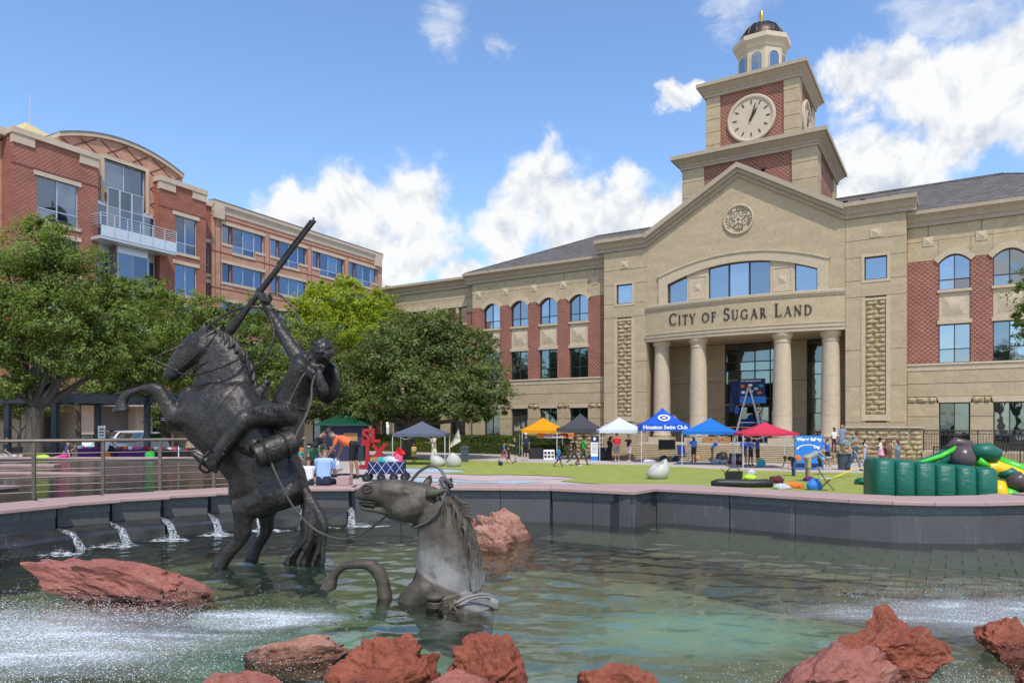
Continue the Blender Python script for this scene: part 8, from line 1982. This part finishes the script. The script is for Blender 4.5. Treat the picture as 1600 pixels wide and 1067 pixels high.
def table(label, x, y, w, h, mat, top=None):
    t = thing('folding_table', label, 'table', gpt(x, y)); MB().box(-w/2, w/2, -.35, .35, h-.03, h).build('top', top or mat, t)
    m = MB(); n = 20; R = []
    for z, k in ((h-.03, 1), (h*.5, 1.03), (.03, 1.06)): R.append([(sx*w/2*k+.015*math.sin(i*1.9+z*3), sy*.35*k, z) for i, (sx, sy) in enumerate([(-1+2*j/5, -1) for j in range(6)]+[(1, -1+2*j/4) for j in range(1, 5)]+[(1-2*j/5, 1) for j in range(1, 6)]+[(-1, 1-2*j/4) for j in range(1, 4)])])
    m.rings(R).build('table_cloth', mat, t)
    for sx in (-1, 1): MB().tube([(sx*w*.4, 0, 0), (sx*w*.4, 0, h-.03)], .02, 6).build('leg', 'black_plastic', t)
    return t
table('black clothed table under the yellow canopy', 838, 716.5, .95, .74, 'black_plastic'); table('black table beside the roll-up banner', 941, 717.5, 1.2, .8, 'black_plastic')
af = thing('notice_board', 'white sandwich board of pictures on the paving by the yellow canopy', 'sign', gpt(858, 718)); MB().obox((0, 0, .34), (.37, 0, 0), (0, .012, -.003), (0, .09, .33)).build('board', 'white_print', af); MB().obox((0, .2, .34), (.37, 0, 0), (0, .012, .003), (0, -.09, .33)).build('board', 'white_print', af)
for i in range(6): MB().obox((-.24+.24*(i % 3), -.075+.06*(i//3)+.01, .22+.25*(i//3)), (.09, 0, 0), (0, .004, -.001), (0, .024, .088)).build('picture', ['black_plastic', 'maroon', 'grey_plastic'][i % 3], af)
ru = thing('roll_up_banner', 'tall white and navy roll-up banner near the green shirted woman', 'banner', gpt(929, 720.5)); MB().box(-.24, .24, 0, .015, .05, 1.62).build('print', 'white_print', ru); MB().box(-.24, .24, -.006, 0, 1.24, 1.62).build('navy_head', 'navy_print', ru); MB().box(-.24, .24, -.006, 0, .06, .32).build('blue_foot', 'sky_print', ru); MB().box(-.28, .28, -.08, .08, 0, .05).build('base', 'tent_leg', ru)
MB().sphere((0, -.012, 1.45), .09, .01, .11).build('drop_emblem', 'white_print', ru)
for i in range(8): MB().box(-.18, .18-.06*(i % 3 == 2), -.005, 0, 1.10-.08*i, 1.125-.08*i).build('text_line', 'grey_plastic', ru)
ws = thing('water_safety_banner', 'blue water safety banner behind the bald man', 'banner', gpt(1264, 734), -.1); MB().box(-.72, .72, 0, .02, .05, 1.80).build('print', 'sky_print', ws)
lettering('letters', 'Water Safety', .235, 'white_print', ws, Matrix.Translation((0, -.012, 1.60)) @ Fx, .005, .012); lettering('letters', 'Day', .2, 'white_print', ws, Matrix.Translation((.4, -.012, 1.2)) @ Fx, .005, .01)
MB().rings([[(-.05+r*.58*math.cos(a), d, 1.08+r*.26*math.sin(a)) for a in [math.pi*j/12 for j in range(13)]] for r, d in ((1, -.004), (1, -.012), (.84, -.012), (.84, -.004))], caps=False).build('wave_stripe', 'white_print', ws); MB().sphere((-.55, -.01, .62), .16, .012, .16).build('orange_spot', 'orange_cloth', ws); MB().box(-.68, .68, -.008, 0, .12, .35).build('navy_strip', 'navy_print', ws)
for x in (-.72, .72): MB().tube([(x, .02, 0), (x, .02, 1.82)], .018, 6).build('pole', 'black_plastic', ws)
# ladder, banner frame in the portico
fy = 1.7
ld = thing('stepladder', 'tall aluminium stepladder standing in the portico', 'ladder', hb(.25, fy, 1.0), HALL_RZ+.05)
for s, n_ in ((-1, 'front_rail'), (1, 'rear_rail')):
    for x in (-.16, .16): MB().tube([(s*1.05, x*1.6, 0), (s*.06, x, 3.95)], .034, 6).build(n_, 'tent_leg', ld)
for i in range(1, 12): u = i/12; x = -1.05+.99*u; MB().box(x-.04, x+.04, -.25+.09*u, .25-.09*u, 3.95*u-.012, 3.95*u+.012).build('tread', 'tent_leg', ld)
for u in (.35, .7): x = 1.05-.99*u; MB().tube([(x, -.22, 3.95*u), (x, .22, 3.95*u)], .014, 5).build('brace', 'tent_leg', ld)
MB().tube([(-.68, -.2, 1.45), (.68, -.2, 1.45)], .016, 5).build('spreader', 'tent_leg', ld); MB().box(-.14, .14, -.18, .18, 3.93, 4.0).build('top_cap', 'orange_cloth', ld)
bf = thing('banner_frame', 'pale wooden frame holding the sponsor banner in the portico', 'banner', hb(-.6, fy+.35, 1.0), HALL_RZ)
for (a, b_) in [((-2.6, 0, 4.55), (1.6, 0, 4.55)), ((-1.35, 0, 0), (-1.35, 0, 4.55)), ((1.55, 0, 0), (1.55, 0, 4.55)), ((-1.35, 0, 2.75), (1.55, 0, 2.75)), ((-1.35, 0, 1.1), (1.55, 0, 1.1))]: MB().tube([a, b_], .035, 6).build('pole', 'wood', bf)
MB().box(.05, 2.0, -.09, -.06, 3.35, 4.62).build('sponsor_print', 'navy_print', bf); MB().box(.2, 2.05, -.085, -.055, 2.85, 3.33).build('blue_print', 'sky_print', bf)
cu = MB(); cu.rings([[(x, -.06+.08*math.sin(i*2.2+z*2), z) for i, x in enumerate((-.45+.1*(4.5-z)*-.6, -.3, -.15, 0, .12))]+[(x, .0+.08*math.sin(i*2.2+z*2), z) for i, x in enumerate((.12, 0, -.15, -.3, -.45+.1*(4.5-z)*-.6))] for z in (4.5, 3.9, 3.3, 2.6, 2.2)]); cu.build('hanging_drape', 'navy_print', bf)
lettering('letters', 'Our Amazing Sponsors', .15, 'white_print', bf, Matrix.Translation((1.0, -.097, 4.48)) @ Fx, .003, .004)
for i, (x, z, mt) in enumerate([(.4, 4.1, 'orange_cloth'), (.95, 4.15, 'white_print'), (1.7, 4.1, 'teal'), (.45, 3.65, 'white_print'), (1.0, 3.72, 'white_print'), (1.35, 3.9, 'clear_bag'), (1.6, 3.6, 'orange_cloth')]): MB().sphere((x, -.095, z), .16, .006, .10).build('sponsor_mark', mt, bf)
cr = thing('wooden_crate', 'long pale wooden crate on the portico floor by the ladder foot', 'crate', hb(-1.2, -.7, 1.0), HALL_RZ); MB().box(-.9, .9, -.3, .3, 0, .42).build('box', 'wood', cr, bevel=.01)
for x in (-.4, .4): MB().tube([(x, -.31, .25), (x+.16, -.31, .25)], .02, 6).build('grip_hole', 'black_plastic', cr)
# deflating obstacle-course inflatable on the right
m, t, b = principled('vinyl_green', (0.008, 0.115, 0.076), 0.42, 0, 0.4); v = t.node('ShaderNodeTexCoord').outputs['Object']
bn = t.node('ShaderNodeBump', ins={'Strength': 0.45, 'Distance': 0.06, 'Height': t.noise(t.node('ShaderNodeMapping', ins={'Vector': v, 'Scale': (1.2, 1.2, 3)}).outputs[0], 2.0, 3, 0.55, 1.6)}); t.l.new(bn.outputs[0], b.inputs['Normal'])
for n_, c_ in (('vinyl_lime', (0.06, 0.50, 0.03)), ('vinyl_yellow', (0.80, 0.50, 0.01)), ('vinyl_brown', (0.085, 0.060, 0.062)), ('vinyl_purple', (0.10, 0.035, 0.36))): varied(n_, c_, 0.32, 0.08, 2, 0.7, 3.2)
def inflatable():
    g0 = on(1358, 783, 0.30); Y = 19.5
    x0, x1 = (1358-CX)*Y/FPX, (1537-CX)*(Y-.6)/FPX; t = thing('inflatable_course', 'green and yellow inflatable obstacle course half collapsed behind the coping', 'inflatable', (x0, Y, 0), -.16)
    L = x1-x0+.25; H = 1.46; n = 6
    for i in range(n):
        w = L/n; a, b_ = i*w, (i+1)*w; R = []; m = MB()
        hh = H*(1.0-.03*i)
        for k in range(9):
            u = k/8; bul = math.sin(math.pi*u)**.35; x = a+w*u; d = .46+.10*bul; z1 = hh-.06+.06*bul
            R.append([(x, -d*c_*1.0, z1*(.5+.5*s_)) for c_, s_ in ((.8, -1), (1.0, -.9), (1.04, 0), (1.0, .86), (.8, 1), (-.8, 1), (-1.0, .86), (-1.04, 0), (-1.0, -.9), (-.8, -1))])
        m.rings(R).build('wall_tube', 'vinyl_green', t, smooth=True)
    def tube(name, pts, r, mat): P = [Vector(p) for p in pts]; Q = [P[max(0, min(len(P)-1, i))] for i in range(len(P))]; MB().tube(Q, r, 14).build(name, mat, t, smooth=True)
    tube('crocodile_snout', [(1.05, .5, 1.28), (1.45, .5, 1.22), (1.95, .5, 1.35), (2.35, .5, 1.62)], [.06, .17, .22, .20], 'vinyl_green'); tube('lime_rim', [(1.0, .42, 1.33), (1.45, .34, 1.32), (1.95, .30, 1.50), (2.35, .32, 1.74)], [.03, .06, .07, .06], 'vinyl_lime')
    tube('brown_barrel', [(2.45, .35, 1.15), (2.5, .35, 1.5), (2.5, .38, 1.78)], [.27, .33, .20], 'vinyl_brown'); tube('striped_top', [(2.15, .5, 1.68), (2.4, .45, 1.86), (2.75, .5, 1.78), (2.95, .5, 1.6)], [.10, .16, .15, .08], 'vinyl_brown')
    tube('green_arm', [(2.75, .5, 1.62), (3.2, .5, 1.62), (3.45, .5, 1.5)], [.2, .26, .2], 'vinyl_green'); tube('lime_flap', [(2.9, .4, 1.38), (3.2, .38, 1.22)], [.14, .05], 'vinyl_lime')
    tube('yellow_slide', [(1.3, .6, 1.0), (1.9, .6, 1.18), (2.3, .6, 1.05)], [.12, .2, .16], 'vinyl_yellow'); tube('yellow_slide', [(2.8, .55, 1.15), (3.4, .55, 1.18), (4.3, .5, .85)], [.15, .22, .18], 'vinyl_yellow'); tube('lime_slide', [(3.4, .7, 1.42), (4.2, .65, 1.1), (5.0, .5, .75)], [.14, .16, .12], 'vinyl_lime')
    tube('yellow_end', [(L+.12, -.05, .25), (L+.2, -.05, .55), (L+.3, 0, .85)], [.12, .26, .12], 'vinyl_yellow'); tube('lime_end', [(L+.42, -.02, .35), (L+.55, 0, .62)], [.14, .18], 'vinyl_lime'); tube('brown_ball', [(L+.5, .1, .80), (L+.72, .05, .86), (L+.9, .05, .70)], [.14, .27, .2], 'vinyl_brown')
    tube('green_end', [(L+.5, -.1, .12), (L+.95, -.12, .38), (L+1.3, -.1, .12)], [.22, .30, .14], 'vinyl_green'); tube('green_top', [(L+.45, .4, 1.0), (L+.75, .4, 1.05), (L+.98, .4, .95)], [.1, .16, .1], 'vinyl_green'); tube('yellow_foot', [(L+1.25, -.1, .1), (L+1.7, -.1, .22), (L+2.1, -.1, .1)], [.12, .18, .1], 'vinyl_yellow')
    tube('purple_roll', [(L+.95, 1.0, .98), (L+1.8, 1.0, 1.0), (L+2.6, 1.0, .95)], [.12, .17, .15], 'vinyl_purple'); tube('grey_fold', [(L+.9, .9, .62), (L+1.8, .9, .6), (L+2.6, .9, .62)], [.15, .22, .2], 'clear_bag')
inflatable()
bundle('vinyl_heap', 'crumpled green and brown vinyl heap left of the inflatable', 'inflatable', gpt(1352, 757), .34, 'vinyl_green', 61, (1.3, .8, .6)); bundle('vinyl_heap', 'brown camouflage vinyl fold touching the inflatable wall', 'inflatable', gpt(1358, 759)+Vector((.1, 0, 0)), .28, 'vinyl_brown', 62, (.9, .8, 1.1))
# ---- left background: pergola, kiosk, sculpture, cars, market tables
pg = thing('pergola', 'dark steel blue pergola behind the terrace at the left', 'pergola')
pp = [px(12, 690, 38), px(86, 690, 36), px(153, 690, 42), px(230, 690, 40), px(-60, 690, 37)]
tops = {0: 3.9, 1: 3.95, 2: 3.95, 3: 3.8, 4: 3.9}
for i, p in enumerate(pp): MB().box(p.x-.13, p.x+.13, p.y-.13, p.y+.13, 0, tops[i]).build('post', 'steel_blue', pg)
for (i, j) in ((4, 1), (1, 3), (0, 2), (2, 3), (4, 0)):
    a, b_ = pp[i], pp[j]; d = (b_-a); d.z = 0; d.normalize(); n_ = Vector((-d.y, d.x, 0)); c = (a+b_)/2; Ln = (b_-a).to_2d().length/2+.3
    MB().obox((c.x, c.y, 3.72), d*Ln, n_*.09, (0, 0, .22)).build('beam', 'steel_blue', pg)
for k in range(9): a = pp[1].lerp(pp[3], k/8); b_ = pp[0].lerp(pp[2], k/8); MB().tube([(a.x, a.y, 4.02), (b_.x, b_.y, 4.02)], .06, 4).build('rafter', 'steel_blue', pg)
kc = Vector(((533-CX)*46/FPX, 47.5, 0)); ki = thing('kiosk', 'small kiosk with a green ribbed metal roof', 'kiosk', kc)
MB().box(-1.25, 1.25, -1.2, 1.2, 0, 2.3).build('wall', 'kiosk_wall', ki); MB().box(.1, 1.0, -1.24, -1.2, 1.0, 1.85).build('serving_hatch', 'wood', ki); MB().rings([[(x*k, y*k, z) for x, y in ((-1,-1),(1,-1),(1,1),(-1,1))] for k, z in ((1.68, 2.32), (1.68, 2.42), (.12, 3.15))]).build('roof', 'kiosk_roof', ki)
for i in range(17):
    x = -1.6+.2*i; k = max(.12, 1.68-(1.68-.12)*1); u = (1.68-abs(x))/(1.68-.12); MB().tube([(x, -1.69, 2.44), (x, -1.69+1.56*u, 2.44+.73*u)], .025, 4).build('roof_rib', 'kiosk_roof', ki)
for sx in (-1.35, 1.35): MB().tube([(sx, -1.35, 0), (sx, -1.35, 2.35)], .06, 6).build('post', 'kiosk_roof', ki)
sl_ = thing('letter_sculpture', 'red sculpture of stacked letters by the kiosk', 'sculpture', ((583-CX)*38/FPX, 38, 0))
for ch, x, z, s in (('S', -.36, 1.74, 1.0), ('L', .12, 1.76, 1.0), ('T', -.30, 1.02, .95), ('X', .32, .86, 1.25)):
    lettering('letter', ch, s, 'sculpture_red', sl_, Matrix.Translation((x, 0, z)) @ Fx, .13, .035)
MB().box(-.7, .8, -.25, .25, 0, .22).build('plinth', 'sculpture_red', sl_); MB().box(-.42, -.18, -.1, .1, .2, .72).build('support', 'sculpture_red', sl_)
def car(label, x, y, Y, mat, rz, tall=1.0, L=4.6):
    p = px(x, y, Y); t = thing('parked_car', label, 'car', (p.x, Y, 0), rz, 1.0, 'cars parked in front of the shops')
    W = 1.8; prof = [(-L/2, .35), (-L/2+.02, .75*tall), (-L/2+.15, .95*tall), (-L*.22, 1.02*tall), (-L*.10, 1.48*tall), (L*.30, 1.52*tall), (L*.46, 1.0*tall), (L/2, .9*tall), (L/2, .35)]
    body = MB(); R = []
    for yy, k in ((-W/2, .97), (-W/2+.1, 1), (W/2-.1, 1), (W/2, .97)): R.append([(px_*k, yy*(1 if z < 1.05*tall else .86), .35+(z-.35)*k) for px_, z in prof])
    body.rings(R).build('body', mat, t)
    for sy in (-1, 1):
        for wx in (-L*.31, L*.31):
            w = MB().rings([[(wx+r*math.cos(2*math.pi*j/18), sy*(W/2-.05)+d, .34+r*math.sin(2*math.pi*j/18)) for j in range(18)] for r, d in ((.2, -.1), (.34, -.1), (.34, .1), (.2, .1))]).build('wheel', 'tyre', t)
            MB().tube([(wx, sy*(W/2-.05)-.11, .34), (wx, sy*(W/2-.05)+.11, .34)], .19, 12).build('rim', 'aluminium', w)
        MB().prism_y([(-L*.19, 1.04*tall), (L*.40, 1.04*tall), (L*.29, 1.44*tall), (-L*.09, 1.42*tall)], sy*W/2*.93-.02, sy*W/2*.93+.02).build('side_window', 'green_glass', t)
        MB().box(-L/2-.02, -L/2+.05, sy*.6-.16, sy*.6+.16, .68*tall, .82*tall).build('headlight', 'white_print', t)
    MB().obox((-L*.165, 0, 1.25*tall), (L*.065, 0, .22*tall), (0, W*.4, 0), (-.02, 0, .01)).build('windscreen', 'green_glass', t)
    for sy in (-1, 1): MB().box(-L*.16, -L*.12, sy*W*.53-.09, sy*W*.53+.09, 1.0*tall, 1.15*tall).build('mirror', mat, t)
car('dark car parked behind the forked oak trunk', 78, 690, 46, 'car_black', .5); car('black car parked under the pergola left of the white van', 128, 690, 47, 'car_black', .45, 1.15); car('white van parked in front of the shop entrance', 183, 690, 48, 'car_white', 1.2, 1.3, 5.0); car('white car with raised hatch right of the white van', 214, 690, 46, 'car_white', 1.4, 1.25, 4.2)
def gz(x, y, Y): q = px(x, y, Y); return Vector((q.x, Y, gh(q.x, Y)))
for (lab, x, Y, mt) in [('purple clothed market table behind the seated girl', 135, 36, 'purple_cloth'), ('purple clothed market table right of the walking woman', 198, 35, 'purple_cloth'), ('dark clothed market table with orange goods by the green box', 238, 36, 'black_plastic'), ('dark clothed market table near the boot of the rider', 275, 37, 'black_plastic'), ('purple clothed low table near the leaning man', 462, 26, 'purple_cloth')]:
    t = table(lab, 800, 740, 1.5, .76, mt); t.location = gz(x, 700, Y)
    for k in range(5): MB().box(-.6+.26*k, -.42+.26*k, -.2, .1, .76, .82+.1*random.random()).build('goods', ['orange_cloth', 'white_print', 'pink', 'teal', 'red_print'][(k+x) % 5], t)
for (lab, x, Y, s, mt, sq) in [('bright green shopping bag on the far ledge', 234, 31, .28, 'green_bright', (.7, .6, 1.1)), ('orange bag carried beside the walking woman', 167, 33.6, .26, 'orange_cloth', (.6, .5, 1.7)), ('purple tub behind the walking woman', 196, 33.5, .42, 'purple_cloth', (.9, .8, .9)), ('small white and lime bag on the ledge by the trunk', 67, 30, .22, 'lime', (1.3, .7, .8)), ('white carrier bags beside the leaning man', 470, 24.5, .22, 'clear_bag', (1, .8, 1)), ('pale shoulder bag of the woman with the bun', 527, 24.5, .25, 'clear_bag', (.6, .5, 1.4))]:
    bundle('carrier_bag', lab, 'bag', gz(x, 700, Y)+Vector((0, 0, .28 if Y in (30, 31) else 0)), s, mt, x, sq)
sg = thing('parking_sign', 'small white valet notice on a post by the cars', 'sign', gz(159, 690, 40)); MB().tube([(0, 0, 0), (0, 0, 1.7)], .025, 6).build('post', 'black_plastic', sg); MB().box(-.2, .2, -.03, 0, 1.3, 2.0).build('plate', 'white_print', sg)
for i in range(3): MB().box(-.13, .13, -.036, -.03, 1.42+.17*i, 1.50+.17*i).build('text_line', 'grey_plastic', sg)
s2 = thing('street_sign', 'small black direction sign on a pole behind the horse chest', 'sign', gz(252, 690, 42)); MB().tube([(0, 0, 0), (0, 0, 4.2)], .04, 6).build('post', 'black_plastic', s2); MB().box(-.08, .6, -.03, .03, 2.35, 2.65).build('plate', 'black_plastic', s2)
for i in range(2): MB().box(0, .5, -.036, -.03, 2.42+.11*i, 2.46+.11*i).build('text_line', 'white_print', s2)
tp = thing('tripod_stand', 'white tripod stand on the terrace behind the railing', 'stand', gz(279, 705, 33)); MB().tube([(0, 0, .3), (0, 0, .95)], .02, 6).build('pole', 'white_print', tp)
for k in range(3): a = 2*math.pi*k/3+.3; MB().tube([(0, 0, .4), (.5*math.cos(a), .5*math.sin(a), 0)], .018, 5).build('leg', 'white_print', tp)
